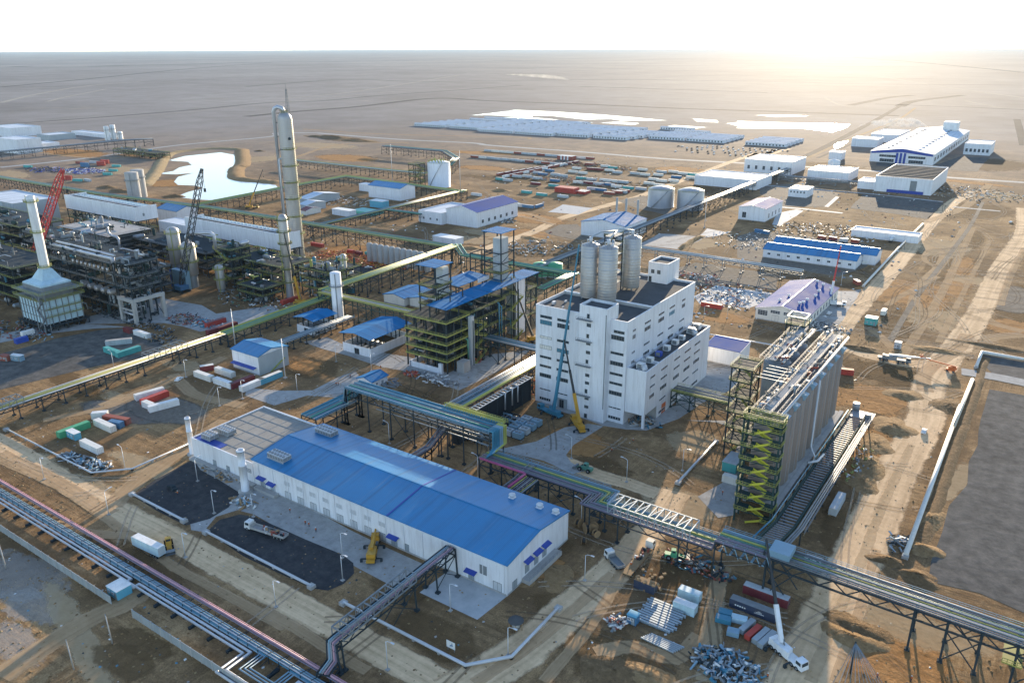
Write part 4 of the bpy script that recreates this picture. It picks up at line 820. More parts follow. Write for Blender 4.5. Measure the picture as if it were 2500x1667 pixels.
# ================================================================ PROCESS PLANT
def rail_run(b, pts, z, h=1.1, post=2.2, w=.09):
    for a, c in zip(pts, pts[1:]):
        n = max(1, int(math.dist(a, c) / post))
        for k in range(n + 1):
            x, y = a[0] + (c[0] - a[0]) * k / n, a[1] + (c[1] - a[1]) * k / n; b.beam((x, y, z), (x, y, z + h), w)
        for q in (.5, 1.): b.beam((*a, z + h * q), (*c, z + h * q), w)
        b.beam((*a, z + .1), (*c, z + .1), .04, .2)
def ringpts(r): x0, x1, y0, y1 = r; return [(x0, y0), (x1, y0), (x1, y1), (x0, y1), (x0, y0)]
def drum(b, p, L, r, ax='X', n=12):
    d = Vector((1, 0, 0)) if ax == 'X' else (Vector((0, 1, 0)) if ax == 'Y' else Vector((0, 0, 1))); p = Vector(p)
    a, c = p - d * L / 2, p + d * L / 2
    b.cyl(a, c, r, n=n, caps=False)
    b.cyl(c, c + d * r * .35, r, r * .75, n=n, caps=False); b.cyl(c + d * r * .35, c + d * r * .55, r * .75, r * .2, n=n)
    b.cyl(a - d * r * .35, a, r * .75, r, n=n, caps=False); b.cyl(a - d * r * .55, a - d * r * .35, r * .2, r * .75, n=n)
def frame(t, r, zs, nx, ny, mcol='steel_dark', mrail='rail_yellow', deck='steel_dark', cw=.5, brace=True, rails=None, inner=True, decks=None):
    """open steel frame: columns, floors, rails, braces as parts of t"""
    x0, x1, y0, y1 = r; xs = [x0 + (x1 - x0) * i / (nx - 1) for i in range(nx)]; ys = [y0 + (y1 - y0) * j / (ny - 1) for j in range(ny)]
    for i, x in enumerate(xs):
        for j, y in enumerate(ys):
            if inner or i in (0, nx - 1) or j in (0, ny - 1): MB().beam((x, y, 0), (x, y, zs[-1]), cw).build('column', mcol, t)
    for k, z in enumerate(zs):
        b = MB()
        for y in ys: b.beam((x0, y, z - .3), (x1, y, z - .3), .3, .5)
        for x in xs: b.beam((x, y0, z - .3), (x, y1, z - .3), .3, .5)
        b.build('floor_beam', mcol, t)
        if decks is None or k in decks:
            MB().box(x0 - .6, x1 + .6, y0 - .6, y1 + .6, z - .04, z + .06).build('deck', deck, t)
            if rails is None or k in rails:
                b = MB(); rail_run(b, ringpts((x0 - .55, x1 + .55, y0 - .55, y1 + .55)), z); b.build('railing', mrail, t)
    if brace:
        zz = [0] + list(zs)
        for k in range(len(zs)):
            b = MB()
            for i in range(0, nx - 1, 2): b.beam((xs[i], y0, zz[k]), (xs[i + 1], y0, zz[k + 1]), .22); b.beam((xs[i], y0, zz[k + 1] - .1), (xs[min(i + 2, nx - 1)], y0, zz[k + 1] - .1), .22)
            b.build('bracing', mcol, t); b = MB()
            for j in range(0, ny - 1): b.beam((x1, ys[j], zz[k + (j + k) % 2]), (x1, ys[j + 1], zz[k + 1 - (j + k) % 2]), .22)
            b.build('bracing', mcol, t)
PM = ['pipe_grey', 'galvanised', 'steel_grey', 'steel_dark', 'steel_dark', 'cladding_pipe', 'steel_dark', 'pipe_blue', 'steel_green', 'steel_green', 'steel_grey']
def fill(t, r, zs, n, seed, mats=None, big=1., top=True):
    """vessels, exchangers and pipe runs standing on the floors of t"""
    rnd = random.Random(seed); x0, x1, y0, y1 = r; mats = mats or PM; zz = [0] + list(zs)
    for k in range(len(zz)):
        z = zz[k]; H = (zz[k + 1] - z if k + 1 < len(zz) else 6.5) - .7
        if k + 1 == len(zz) and not top: break
        for _ in range(n):
            m = rnd.choice(mats); q = rnd.random(); x = rnd.uniform(x0 + 1.5, x1 - 1.5); y = y0 + (y1 - y0) * (rnd.random() ** 1.7) * .9 + .6
            b = MB()
            if q < .22:
                rr = min(H * .36, rnd.uniform(.5, 1.4) * big); L = rnd.uniform(2.5, 6) * big; drum(b, (min(max(x, x0 + L * .6), x1 - L * .6), y + rr, z + rr + .5), L, rr, 'X' if rnd.random() < .6 else 'Y'); b.box(x - .3, x + .3, y + rr * .5, y + rr * 1.5, z + .06, z + .6); b.build('vessel', m, t)
            elif q < .36:
                rr = rnd.uniform(.4, 1.1) * big; drum(b, (x, y + rr, z + H * .48), H * .7, rr, 'Z', 10); b.build('vessel', m, t)
            elif q < .48:
                s = rnd.uniform(.7, 1.8); b.box(x - s, x + s, y, y + s * 1.2, z + .06, z + min(H, s * rnd.uniform(.8, 1.8))); b.build('equipment_cabinet', m, t)
            else:
                p = [Vector((x, y, z + rnd.uniform(.4, H)))]; rr = rnd.choice((.1, .14, .2, .28, .4))
                ax = rnd.choice((0, 0, 1, 2))
                for s in range(rnd.randint(3, 6)):
                    d = Vector((0, 0, 0)); L = rnd.uniform(1.5, 9) if ax == 0 else rnd.uniform(1, 4); d[ax] = L * rnd.choice((-1, 1)); c = p[-1] + d
                    c.x = min(max(c.x, x0 - .3), x1 + .3); c.y = min(max(c.y, y0 - .5), y1); c.z = min(max(c.z, z + .3), z + H + 1.)
                    if (c - p[-1]).length > .8: p.append(c)
                    ax = (ax + rnd.choice((1, 2))) % 3
                if len(p) > 1: b.tube(p, rr, 6); b.build('pipe', m, t)
def zstair(t, x0, x1, y, zs, m='rail_yellow', ax='X', w=1.):
    """zig-zag stair flights between levels zs"""
    for k in range(len(zs) - 1):
        a, c = (x0, x1) if k % 2 == 0 else (x1, x0); z0, z1 = zs[k], zs[k + 1]; b = MB()
        def P_(u, z, o=0.): return (u, y + o, z) if ax == 'X' else (y + o, u, z)
        b.beam(P_(a, z0), P_(c, z1), w, .18)
        for o in (-w / 2, w / 2):
            b.beam(P_(a, z0 + 1., o), P_(c, z1 + 1., o), .1); b.beam(P_(a, z0 + .1, o), P_(c, z1 + .1, o), .09, .3)
            for q in range(5): f_ = q / 4; u = a + (c - a) * f_; z = z0 + (z1 - z0) * f_; b.beam(P_(u, z, o), P_(u, z + 1., o), .06)
        b.build('stair', m, t)
def proc(name, label, r, zs, nx, ny, seed, n, **kw):
    t = thing(name, label, kw.pop('cat', 'process unit'), ((r[0] + r[1]) / 2, (r[2] + r[3]) / 2, 0), kw.pop('group', None))
    fa = {k: kw.pop(k) for k in ('mats', 'big', 'top') if k in kw}
    frame(t, r, zs, nx, ny, **kw); fill(t, r, zs, n, seed, **fa); return t
# front process unit with concrete portal
t = proc('process_unit', 'dark multi-storey process unit packed with exchangers, concrete portal at its right end', (-478, -412, 221.5, 243), (8., 14.5, 20.5, 26.5, 32.), 8, 3, 3, 20, mrail='steel_grey', deck='steel_dark')
for k in range(5): b = MB(); drum(b, (-440 + k * 6.6, 219.6, 16.7), 3, 1.6, 'Y', 16); b.build('exchanger_head', 'cladding', t)
for k in range(9): b = MB(); b.cyl((-450 + k * 4.3, 220.6, 27.2), (-450 + k * 4.3, 220.6, 29.6), .75); b.build('drum', 'cladding', t)
b = MB(); b.tube([(-476, 223, 34), (-440, 223, 34.), (-415, 223.5, 34.), (-414, 223.5, 34), (-414, 223.5, 24)], .9, 10); b.tube([(-476, 226, 35), (-436, 226, 35.), (-416, 226, 35)], .7, 10); b.build('header_pipe', 'cladding_pipe', t)
pt = (-411, -398.2, 222, 239)
for z0, z1 in ((0, 14.),):
    for x in (pt[0], pt[1]):
        for y in (pt[2], pt[3]): MB().box(x - .9, x + .9, y - .9, y + .9, 0, 14).build('portal_leg', 'concrete', t)
b = MB(); b.box(pt[0] - 1, pt[1] + 1, pt[2] - 1.1, pt[2] + 1, 12.4, 14.3); b.box(pt[1] - 1.1, pt[1] + 1.1, pt[2] + 1.01, pt[3] + 1, 12.4, 14.3); b.beam((pt[0], pt[2], 7.5), (pt[1], pt[2], 7.5), .8); b.build('portal_beam', 'concrete', t)
frame(t, (pt[0], pt[1], pt[2], pt[3]), (20., 26., 33.), 3, 3, mrail='steel_grey', deck='steel_dark'); fill(t, pt, (20., 26., 33.), 14, 5)
# heater with stack
t = thing('fired_heater', 'pale blue fired heater box with yellow galleries and a tall white stack', 'heater', (-436, 199, 0))
HX = (-450.5, -426, 189, 208.5)
frame(t, (-452, -424, 187.5, 210), (3.,), 7, 5, deck='steel_dark', mrail='steel_dark')
b = MB(); b.box(*HX, 4, 16.5); b.build('furnace_box', 'box_pale', t)
b = MB()
for k in range(9): x = HX[0] + (HX[1] - HX[0]) * k / 8; b.beam((x, HX[2] - .2, 3.2), (x, HX[2] - .2, 17), .35)
for k in range(7): y = HX[2] + (HX[3] - HX[2]) * k / 6; b.beam((HX[1] + .2, y, 3.2), (HX[1] + .2, y, 17), .35)
for z in (7.5, 12): b.beam((HX[0], HX[2] - .2, z), (HX[1], HX[2] - .2, z), .25); b.beam((HX[1] + .2, HX[2], z), (HX[1] + .2, HX[3], z), .25)
b.build('buckstay', 'steel_grey', t)
for z in (17., 20.5):
    MB().box(HX[0] - 2, HX[1] + 2, HX[2] - 2, HX[3] + 2, z - .12, z).build('gallery', 'steel_grey', t); b = MB(); rail_run(b, ringpts((HX[0] - 2, HX[1] + 2, HX[2] - 2, HX[3] + 2)), z, 1.3, 1.8, .14); b.build('railing', 'rail_yellow', t)
MB().box(HX[0] + 2, HX[1] - 2, HX[2] + 2, HX[3] - 2, 16.52, 23).build('convection_box', 'steel_grey', t)
for z in (8, 12.): 
    MB().box(HX[1] + .5, HX[1] + 2, HX[2], HX[3], z - .1, z).build('gallery', 'steel_grey', t); b = MB(); rail_run(b, [(HX[1] + 2, HX[2]), (HX[1] + 2, HX[3])], z, 1.2, 1.8, .12); b.build('railing', 'rail_yellow', t)
SX, SY = -438.5, 199.5
b = MB(); o = [(-448, 191), (-429, 191), (-429, 207), (-448, 207)]; i_ = [(SX - 2.4, SY - 2.4), (SX + 2.4, SY - 2.4), (SX + 2.4, SY + 2.4), (SX - 2.4, SY + 2.4)]
b.add([(x, y, 23) for x, y in o] + [(x, y, 23.8) for x, y in o] + [(x * .45 + a * .55, y * .45 + c * .55, 25.5) for (x, y), (a, c) in zip(o, i_)] + [(x, y, 30.5) for x, y in i_], [(k + 4 * j, (k + 1) % 4 + 4 * j, (k + 1) % 4 + 4 * j + 4, k + 4 * j + 4) for j in range(3) for k in range(4)] + [(12, 13, 14, 15)])
b.build('flue_hood', 'box_pale', t)
MB().lathe((SX, SY, 0), [(2.3, 30), (2.3, 45), (2.15, 60), (2.1, 69), (1.9, 69), (1.9, 66), (0, 66)], 22).build('stack', 'box_white', t)
for z in (31.5, 50, 66.):
    MB().lathe((SX, SY, 0), [(2.2, z), (3.6, z), (3.6, z + .15), (2.2, z + .15)], 18).build('ring_platform', 'rail_yellow', t)
    b = MB(); rail_run(b, [(SX + 3.5 * math.cos(a * .524), SY + 3.5 * math.sin(a * .524)) for a in range(13)], z + .1, 1.2, 3, .12); b.build('railing', 'rail_yellow', t)
b = MB(); b.beam((SX - 2.2, SY - 1.2, 24), (SX - 2.2, SY - 1.2, 69), .5); b.build('ladder', 'rail_yellow', t)
zstair(t, -428.5, -423, 187., [3, 7.5, 12, 16.5, 20.5], 'steel_grey')
b = MB()
for x in (-429, -422.5):
    for y in (186, 189.): b.beam((x, y, 0), (x, y, 21), .3)
b.build('stair_post', 'steel_grey', t)
# units round the heater
proc('process_unit', 'dark steel process unit left of the fired heater with yellow railings', (-585, -478, 200, 226), (7, 13., 18.5, 24.), 8, 3, 21, 26)
proc('process_unit', 'dark steel process unit behind the heater stack, topped with pipes', (-560, -486, 246, 262), (8, 15, 21., 27.), 7, 3, 22, 24, mrail='steel_grey')
t = proc('reactor_block', 'dark reactor block with a wide top deck in front of the left white gallery', (-588, -530, 286, 314), (6, 11., 15.5, 20.), 6, 4, 23, 20, mrail='steel_grey', deck='steel_dark', big=1.4)
MB().box(-562, -530, 286.5, 312, .1, 19.4).build('reactor_casing', 'steel_dark', t)
b = MB()
for k in range(6): z = 3 + k * 3.; b.box(-562.5, -529.5, 285.9, 286.45, z, z + .5); b.box(-529.9, -529.4, 286.5, 312, z, z + .5)
for k in range(10): x = -562 + k * 3.5; b.box(x - .2, x + .2, 285.8, 286.42, 0, 19)
b.build('casing_stiffener', 'steel_grey', t)
MB().box(-591, -527, 284, 316, 20.1, 20.5).build('top_deck', 'concrete', t)
MB().tube([(-558, 282, 6), (-558, 282, 17), (-556, 283.5, 20), (-551, 287, 21)], 1.9, 14).build('flue_duct', 'cladding_pipe', t)
MB().tube([(-527, 285, 27), (-527, 285, 23), (-524, 285, 21.5), (-518, 285, 21.5), (-516, 285, 20), (-516, 285, 10)], .8, 10).build('flue_duct', 'cladding_pipe', t)
MB().tube([(-572, 282, 16), (-568, 282, 18.5), (-564, 282, 16)], 1.7, 12).build('flue_duct', 'steel_grey', t)
proc('process_unit', 'low pipe-filled process unit between the reactor block and the front process unit', (-485, -436, 255, 270), (6., 12., 17.), 6, 3, 31, 22, mrail='steel_grey')
proc('process_unit', 'process unit with yellow rails at the left edge, behind the heater', (-700, -600, 262, 292), (8, 15, 22), 7, 3, 24, 26)
t = thing('regenerator_stack', 'short pale yellow stepped stack at the left edge of the photo', 'stack', (-640, 258, 0)); 
MB().lathe((-600, 237, 0), [(3, 0), (3, 24), (2.2, 25), (2.2, 34), (1.5, 35), (1.5, 43), (0, 43)], 18).build('shaft', 'cream_panel', t)
b = MB()
for z in (24, 33): b.lathe((-600, 237, 0), [(2.5, z), (4.3, z), (4.3, z + 1.1), (4.2, z + 1.1), (4.2, z + .15), (2.5, z + .15)], 16)
b.build('ring_platform', 'rail_yellow', t)
proc('process_unit', 'dark pipe-filled unit under the clad vessels, in front of the right white gallery', (-530, -446, 302, 330), (6., 11., 16.), 8, 3, 32, 26, mrail='steel_grey', mats=PM + ['rail_yellow'])
proc('process_unit', 'dark pipe-filled unit behind the front process unit, left of the clad vessels', (-478, -444, 246, 253), (8, 15., 22.), 5, 2, 33, 12, mrail='steel_grey')
# covered compressor galleries
def gallery(label, x0, x1, seed, y0=338.2, y1=353.5):
    t = thing('covered_gallery', label, 'gallery', ((x0 + x1) / 2, (y0 + y1) / 2, 0), 'long white covered galleries')
    r = (x0 + .5, x1 - .5, y0 + .5, y1 - .5); frame(t, r, (7.5, 14.6), 10, 3, mrail='rail_yellow', deck='steel_dark', decks=(0,)); fill(t, r, (7.5, 14.6), 26, seed, top=False)
    b = MB(); b.box(x0, x1, y0, y0 + .4, 14.8, 26); b.box(x1 - .4, x1, y0 + .4, y1 + 1, 14.8, 25.5); b.box(x0, x0 + .4, y0 + .4, y1 + 1, 14.8, 25.5); b.build('wall', 'white_panel', t)
    b = MB(); n = int((x1 - x0) / 4)
    for k in range(n):
        a = x0 + .6 + (x1 - x0 - 1.2) * k / n; c = x0 + .6 + (x1 - x0 - 1.2) * (k + .86) / n
        b.box(a, c, y0 + .8, y0 + 6.2, 23.8, 24.1); b.box(a, c, y0 + 8.6, y1 + .5, 23.8, 24.1)
        for yy in (y0 + 3.5, y0 + 11.5): b.cyl(((a + c) / 2, yy, 24.1), ((a + c) / 2, yy, 24.6), 1.5, n=12)
    b.build('fan_deck', 'pipe_pale_blue', t)
    b = MB(); b.tube([(x0 + 1, y0 + 7.4, 24.8), (x1 - 1, y0 + 7.4, 24.8)], .6, 8); b.build('header_pipe', 'cladding_pipe', t)
    MB().box(x0 + .5, x1 - .5, y0 + .5, y1, 22.6, 23.2).build('fan_bay_floor', 'steel_dark', t)
    zstair(t, x1 - 8, x1 - 1, y0 - 1., [0, 7.5, 14.8], 'rail_yellow')
    win(t, 'E', x1, y0 + 6.5, y0 + 8., 18, 20.2, 1, 1, 'steel_grey', 'steel_grey', 'door')
    return t
gallery('long white covered fan gallery on dark legs, running behind the silver column', -519.5, -415.5, 41)
gallery('long white covered fan gallery on the left, above the reactor block', -686, -584.5, 42, 339, 357)
flat('low_white_hall', 'low pale hall between the two white fan galleries', 'hall', (-582, -540, 356, 372), 13, 'white_panel', 'pale_roof', .3)
gable('blue_roof_shed', 'shed with a bright blue roof behind the end of the left white gallery', 'shed', (-640, -612, 392, 412), 11, 14, 'X', 'white_panel', 'blue_roof')
# tall distillation column
CX_, CY_, CH = -431., 364., 101.
t = thing('distillation_column', 'very tall silver distillation column with a riser pipe looping over its domed top', 'column', (CX_, CY_, 0))
MB().lathe((CX_, CY_, 0), [(5., 0), (4.7, 6), (4.7, 50), (4.8, 53), (4.8, CH - 5), (4.5, CH - 3.4), (3.6, CH - 1.8), (2.3, CH - .7), (0, CH)], 32).build('shell', 'cladding', t)
for k, z in enumerate((20, 32, 44, 55, 66, 77.)):
    MB().lathe((CX_, CY_, z), [(4.6, -.25), (5., -.25), (5., .25), (4.6, .25)], 28).build('band', 'steel_dark', t)
    b = MB(); pts = [(CX_ + 6.1 * math.cos(a), CY_ + 6.1 * math.sin(a)) for a in [-1.2 + .35 * j for j in range(8)]]; pin = [(CX_ + 4.4 * math.cos(a), CY_ + 4.4 * math.sin(a)) for a in [-1.2 + .35 * j for j in range(8)]]
    for i in range(7): b.add([(*pin[i], z), (*pts[i], z), (*pts[i + 1], z), (*pin[i + 1], z), (*pin[i], z + .15), (*pts[i], z + .15), (*pts[i + 1], z + .15), (*pin[i + 1], z + .15)], MB.BF)
    rail_run(b, pts, z, 1.2, 2.5, .12); b.build('ring_platform', 'rail_yellow', t)
b = MB()
for dx in (4.9, 5.6): b.beam((CX_ + dx, CY_ + 1.2, 5), (CX_ + dx, CY_ + 1.2, CH - 3), .14)
for k in range(30): b.beam((CX_ + 4.9, CY_ + 1.2, 6 + k * 3.1), (CX_ + 5.6, CY_ + 1.2, 6 + k * 3.1), .1)
b.build('ladder', 'rail_yellow', t)
MB().tube([(CX_ - 6.3, CY_ - 3.4, 14), (CX_ - 6.3, CY_ - 3.4, CH - .5), (CX_ - 5.4, CY_ - 2.9, CH + 1.8), (CX_ - 3.6, CY_ - 1.9, CH + 2.8), (CX_ - 1.2, CY_ - .6, CH + 2), (CX_, CY_, CH - 1)], 1.35, 14).build('riser_pipe', 'cladding_pipe', t)
MB().tube([(CX_ - 4.6, CY_ - 4.2, 10), (CX_ - 4.6, CY_ - 4.2, 70), (CX_ - 3.4, CY_ - 3, 71)], .6, 8).build('riser_pipe', 'cladding_pipe', t)
b = MB()
for k in range(9): b.beam((CX_ - 6.3, CY_ - 3.4, 22 + k * 9), (CX_ - 3.4, CY_ - 2.6, 22 + k * 9), .4)
b.build('pipe_guide', 'steel_dark', t)
MB().cyl((CX_ + 4.2, CY_ - 1.5, 84), (CX_ + 5.1, CY_ - 1.8, 84), .9, n=14).build('manhole', 'steel_dark', t)
b = MB()
for z in (CH + .2,): rail_run(b, [(CX_ + 2.6 * math.cos(j * .785), CY_ + 2.6 * math.sin(j * .785)) for j in range(9)], z - .8, 1.4, 3, .12)
b.build('top_railing', 'rail_yellow', t)
b = MB(); s = 1.
for x, y in ((-s, -s), (s, -s), (s, s), (-s, s)): b.beam((CX_ + 1.4 + x, CY_ + 2.2 + y, CH - 3), (CX_ + 1.4 + x * .35, CY_ + 2.2 + y * .35, CH + 14), .22)
for k in range(9):
    q = k / 9; w_ = s * (1 - .65 * q); z = CH - 3 + 17 * q; c = [(CX_ + 1.4 + x * w_, CY_ + 2.2 + y * w_) for x, y in ((-1, -1), (1, -1), (1, 1), (-1, 1))]
    for i in range(4): b.beam((*c[i], z), (*c[(i + 1) % 4], z + 1.8), .12)
b.beam((CX_ + 1.4, CY_ + 2.2, CH + 14), (CX_ + 1.4, CY_ + 2.2, CH + 17), .15)
b.build('lattice_mast', 'steel_grey', t)
# slender column in front
t = thing('slender_column', 'slender silver column with ring platforms in front of the right white gallery', 'column', (-368, 302, 0))
MB().lathe((-368, 302, 0), [(2.2, 0), (1.9, 3), (1.9, 22), (2.7, 24), (2.7, 48), (1.5, 50), (0, 50.4)], 24).build('shell', 'cladding', t)
MB().lathe((-368, 302, 0), [(2.3, 0), (2.05, 9)], 24).build('skirt', 'pipe_grey', t)
for z in (10, 18, 26, 33, 40, 47):
    b = MB(); b.lathe((-368, 302, z), [(2.2, 0), (4.2, 0), (4.2, .15), (2.2, .15)], 16); b.build('ring_platform', 'steel_dark', t)
    b = MB(); rail_run(b, [(-368 + 4.1 * math.cos(j * .52), 302 + 4.1 * math.sin(j * .52)) for j in range(13)], z + .1, 1.2, 3, .1); b.build('railing', 'rail_yellow', t)
b = MB(); b.beam((-370.6, 300.6, 2), (-370.6, 300.6, 50), .5, .25); b.build('ladder', 'rail_yellow', t)
MB().tube([(-370.9, 303, 6), (-370.9, 303, 44), (-369.5, 302.5, 45)], .5, 8).build('pipe', 'galvanised', t)
def vessel(label, x, y, h, r, m, legs=0., group='upright vessels in the plant', plats=2, rm='rail_yellow', dome=True):
    t = thing('upright_vessel', label, 'vessel', (x, y, 0), group)
    z0 = legs; MB().lathe((x, y, 0), [(r * .95, z0), (r, z0 + .4), (r, h - r * .6), (r * .85, h - r * .3), (r * .5, h - r * .08), (0, h)] if dome else [(r, z0), (r, h), (r * .96, h + .1), (0, h + .3)], 24).build('shell', m, t)
    for k in range(plats):
        z = z0 + (h - z0) * (k + 1) / (plats + .35) - .5; MB().lathe((x, y, z), [(r * .98, 0), (r + 1.2, 0), (r + 1.2, .14), (r * .98, .14)], 18).build('ring_platform', rm, t)
        b = MB(); rail_run(b, [(x + (r + 1.15) * math.cos(j * .524), y + (r + 1.15) * math.sin(j * .524)) for j in range(13)], z + .1, 1.2, 3, .1); b.build('railing', rm, t)
    b = MB(); b.beam((x + r * .75, y - r * .75 - .3, 0), (x + r * .75, y - r * .75 - .3, h), .5, .16); b.build('ladder', rm, t)
    if legs: MB().lathe((x, y, 0), [(r * .8, 0), (r * .8, legs)], 16).build('skirt', 'pipe_grey', t)
    return t
vessel('tall plain white vessel standing beside the yellow pipe bridge', -314.5, 289.6, 26.5, 2.9, 'white_panel', plats=1, rm='steel_grey', dome=False)
vessel('thick clad vessel with a bent overhead pipe, behind the blue-tarped crane', -437, 284, 29, 4.3, 'cladding', 8)
b = MB(); b.tube([(-437, 284, 28), (-437, 284, 32), (-435, 286, 34), (-424, 292, 34.5), (-422, 293, 33), (-422, 293, 24)], 1., 10); b.build('overhead_pipe', 'cladding_pipe', bpy.data.objects['upright_vessel.001'])
vessel('thick clad vessel half hidden left of the one with the bent overhead pipe', -470, 296, 32, 4., 'cladding', 8)
vessel('short clad vessel standing in the yard between the gallery and the pipe bridge', -413.5, 287.5, 17, 2.6, 'cladding', 2)
vessel('grey drum at the right end of the yellow-railed steel units', -352, 318.5, 21, 2.2, 'pipe_grey', 6)
vessel('tall narrow silver drum just behind the plain white vessel', -343, 323, 26, 1.9, 'cladding', 6)
for k, (y, m) in enumerate(((0, 0),)):
    pass
proc('process_unit', 'yellow-railed steel units left of the slender column, under the right gallery', (-425, -378, 306, 330), (6., 11., 16.), 6, 3, 51, 22, mats=PM + ['rail_yellow'])
proc('process_unit', 'yellow-railed steel units right of the slender column', (-366, -340, 310, 334), (6., 11.5, 17.), 5, 3, 52, 22, mats=PM + ['rail_yellow'])
proc('process_unit', 'small yellow-railed steel unit at the foot of the slender column', (-392, -370, 284, 298), (5., 9.), 4, 3, 53, 10, mats=PM + ['rail_yellow'])
t = proc('process_unit', 'steel unit with zig-zag yellow stairs beside the vessel with the bent overhead pipe', (-428, -412, 296, 310), (6., 12., 18., 24.), 3, 3, 54, 7); zstair(t, -427, -414, 294.6, [0, 6, 12, 18, 24])
MB().box(-446, -432, 276.2, 279.4, .1, 12).build('tarpaulin', 'pipe_pale_blue', bpy.data.objects['upright_vessel.001'])
MB().box(-448.5, -446.1, 276.4, 282, .1, 11).build('tarpaulin', 'box_royal', bpy.data.objects['upright_vessel.001'])

# --- steel tower building with blue roofs
t = thing('steel_tower', 'open dark steel tower building with yellow-railed floors, blue roofs and two lift towers', 'steel structure', (-226, 290, 0))
ZT = (6.5, 10.5, 14.5, 18.5, 24.8)
frame(t, (-238.5, -214.8, 260.8, 277.), ZT, 5, 4, cw=.55, brace=False, deck='steel_dark'); fill(t, (-237, -217, 263, 276), ZT[:4], 7, 61, top=False)
b = MB()
for z in ZT: b.box(-239.2, -214.1, 260.02, 260.14, z - .35, z + .1); b.box(-214.2, -214.08, 260.15, 277.6, z - .35, z + .1)
b.build('kick_panel', 'rail_yellow', t)
frame(t, (-227., -214.8, 277.3, 306.), (8., 14.5, 20., 24.8), 3, 6, cw=.55, deck='steel_dark'); fill(t, (-226, -215, 278, 318), (8., 14.5, 20., 24.8), 12, 62)
for x, y in ((-214.8, 260.8), (-214.8, 270), (-224, 260.8), (-214.8, 281), (-214.8, 292), (-214.8, 304), (-214.8, 318)): MB().beam((x, y, 24.8 if y < 305 else 0), (x, y, 31.6), .5).build('column', 'steel_dark', t)
b = MB(); b.add([(-225., 259.8, 31.7), (-213.6, 259.8, 31.2), (-213.6, 319, 31.2), (-225., 319, 31.7), (-225., 259.8, 31.95), (-213.6, 259.8, 31.45), (-213.6, 319, 31.45), (-225., 319, 31.95)], MB.BF); b.build('roof', 'blue_roof_rows', t)
b = MB(); b.add([(-238, 285, 34.5), (-226.4, 285, 33.8), (-226.4, 309, 33.8), (-238, 309, 34.5), (-238, 285, 34.75), (-226.4, 285, 34.05), (-226.4, 309, 34.05), (-238, 309, 34.75)], MB.BF); b.build('roof', 'blue_roof_rows', t)
B(t, 'roof_fascia', 'white_panel', -226.3, -225.9, 300, 309, 32.3, 34.3)
for x in (-237.5, -227.): 
    for y in (286, 297, 308.5): MB().beam((x, y, 0), (x, y, 34), .45).build('column', 'steel_dark', t)
frame(t, (-236.3, -226.5, 268.6, 279.4), (28.5, 32.5, 37.5, 42.), 2, 2, cw=.5, brace=True, decks=(0, 1, 2)); fill(t, (-236, -227, 269, 279), (28.5, 32.5), 5, 63, top=False)
for x in (-236.3, -226.5):
    for y in (268.6, 279.4): MB().beam((x, y, 42), (x, y, 46.8), .5).build('column', 'steel_dark', t)
B(t, 'lift_shaft', 'box_grey', -231.5, -227.2, 275., 279.1, 28.6, 44.5); B(t, 'lift_shaft', 'cream_panel', -231.4, -227.3, 275.1, 279, 44.52, 45.3)
b = MB(); b.add([(-237.3, 267.6, 46.9), (-225.5, 267.6, 46.9), (-225.5, 280.4, 46.9), (-237.3, 280.4, 46.9), (-237.3, 267.6, 47.15), (-225.5, 267.6, 47.15), (-225.5, 280.4, 47.15), (-237.3, 280.4, 47.15)], MB.BF); b.build('roof', 'blue_roof_rows', t)
frame(t, (-226.4, -219.5, 270, 279.3), (36.,), 2, 2, cw=.4, brace=False, decks=())
frame(t, (-228.6, -218.6, 309., 320.), (8, 16, 24., 31., 36, 41., 46.), 2, 2, cw=.55, decks=(0, 1, 2, 3, 4))
for x in (-228.6, -218.6):
    for y in (309., 320.): MB().beam((x, y, 46), (x, y, 55.8), .5).build('column', 'steel_dark', t)
MB().box(-229.6, -217.6, 308, 321, 56, 56.25).build('roof', 'blue_roof_rows', t)
B(t, 'lift_shaft', 'box_grey', -225.5, -220.5, 312, 318, 31, 52.5)
frame(t, (-237.6, -228.7, 309.2, 319.), (36., 44.), 2, 2, cw=.45, brace=False, decks=())
for x in (-237.6,):
    for y in (309.2, 319.): MB().beam((x, y, 0), (x, y, 36), .45).build('column', 'steel_dark', t)
B(t, 'hoist_shaft', 'concrete_blue', -224.6, -218.8, 322.2, 330., .05, 29.); B(t, 'hoist_cladding', 'white_panel', -218.78, -218.5, 322.1, 330.1, .05, 29.3)
frame(t, (-227, -218.6, 330.5, 341), (8, 15., 22.), 2, 3, deck='steel_dark')
MB().box(-228, -217.4, 325.2, 342, 29.4, 29.65).build('roof', 'blue_roof_rows', t)
for x in (-227.4, -218.):
    for y in (331, 341.4): MB().beam((x, y, 22), (x, y, 29.4), .45).build('column', 'steel_dark', t)
zstair(t, 279., 288., -212.6, [0, 4, 8, 11.5, 14.5, 17.5, 20.5], 'rail_yellow', 'Y')
B(t, 'hoist_shaft', 'box_grey', -214.2, -212.6, 276., 278.6, .05, 24.); 
zstair(t, 309., 320., -213.2, [0, 4.5, 9, 13.5, 18, 22.5, 27.], 'rail_yellow', 'Y')
b = MB()
for y in (277, 281, 285, 289.5, 308, 314.5, 321): b.beam((-212, y, 0), (-212, y, 22 if y < 300 else 28), .3)
b.build('stair_post', 'steel_green', t)
b = MB(); b.box(-236.5, -217.5, 259.9, 260.35, .02, 2.6); b.box(-219.2, -217.3, 259.6, 260.9, .02, 5.); b.box(-237, -236, 259.9, 270, .02, 2.6); b.build('masonry_wall', 'white_panel', t)
b = MB(); b.box(-213.5, -209.5, 266, 271, .02, 5.2); b.build('concrete_box', 'concrete', t)
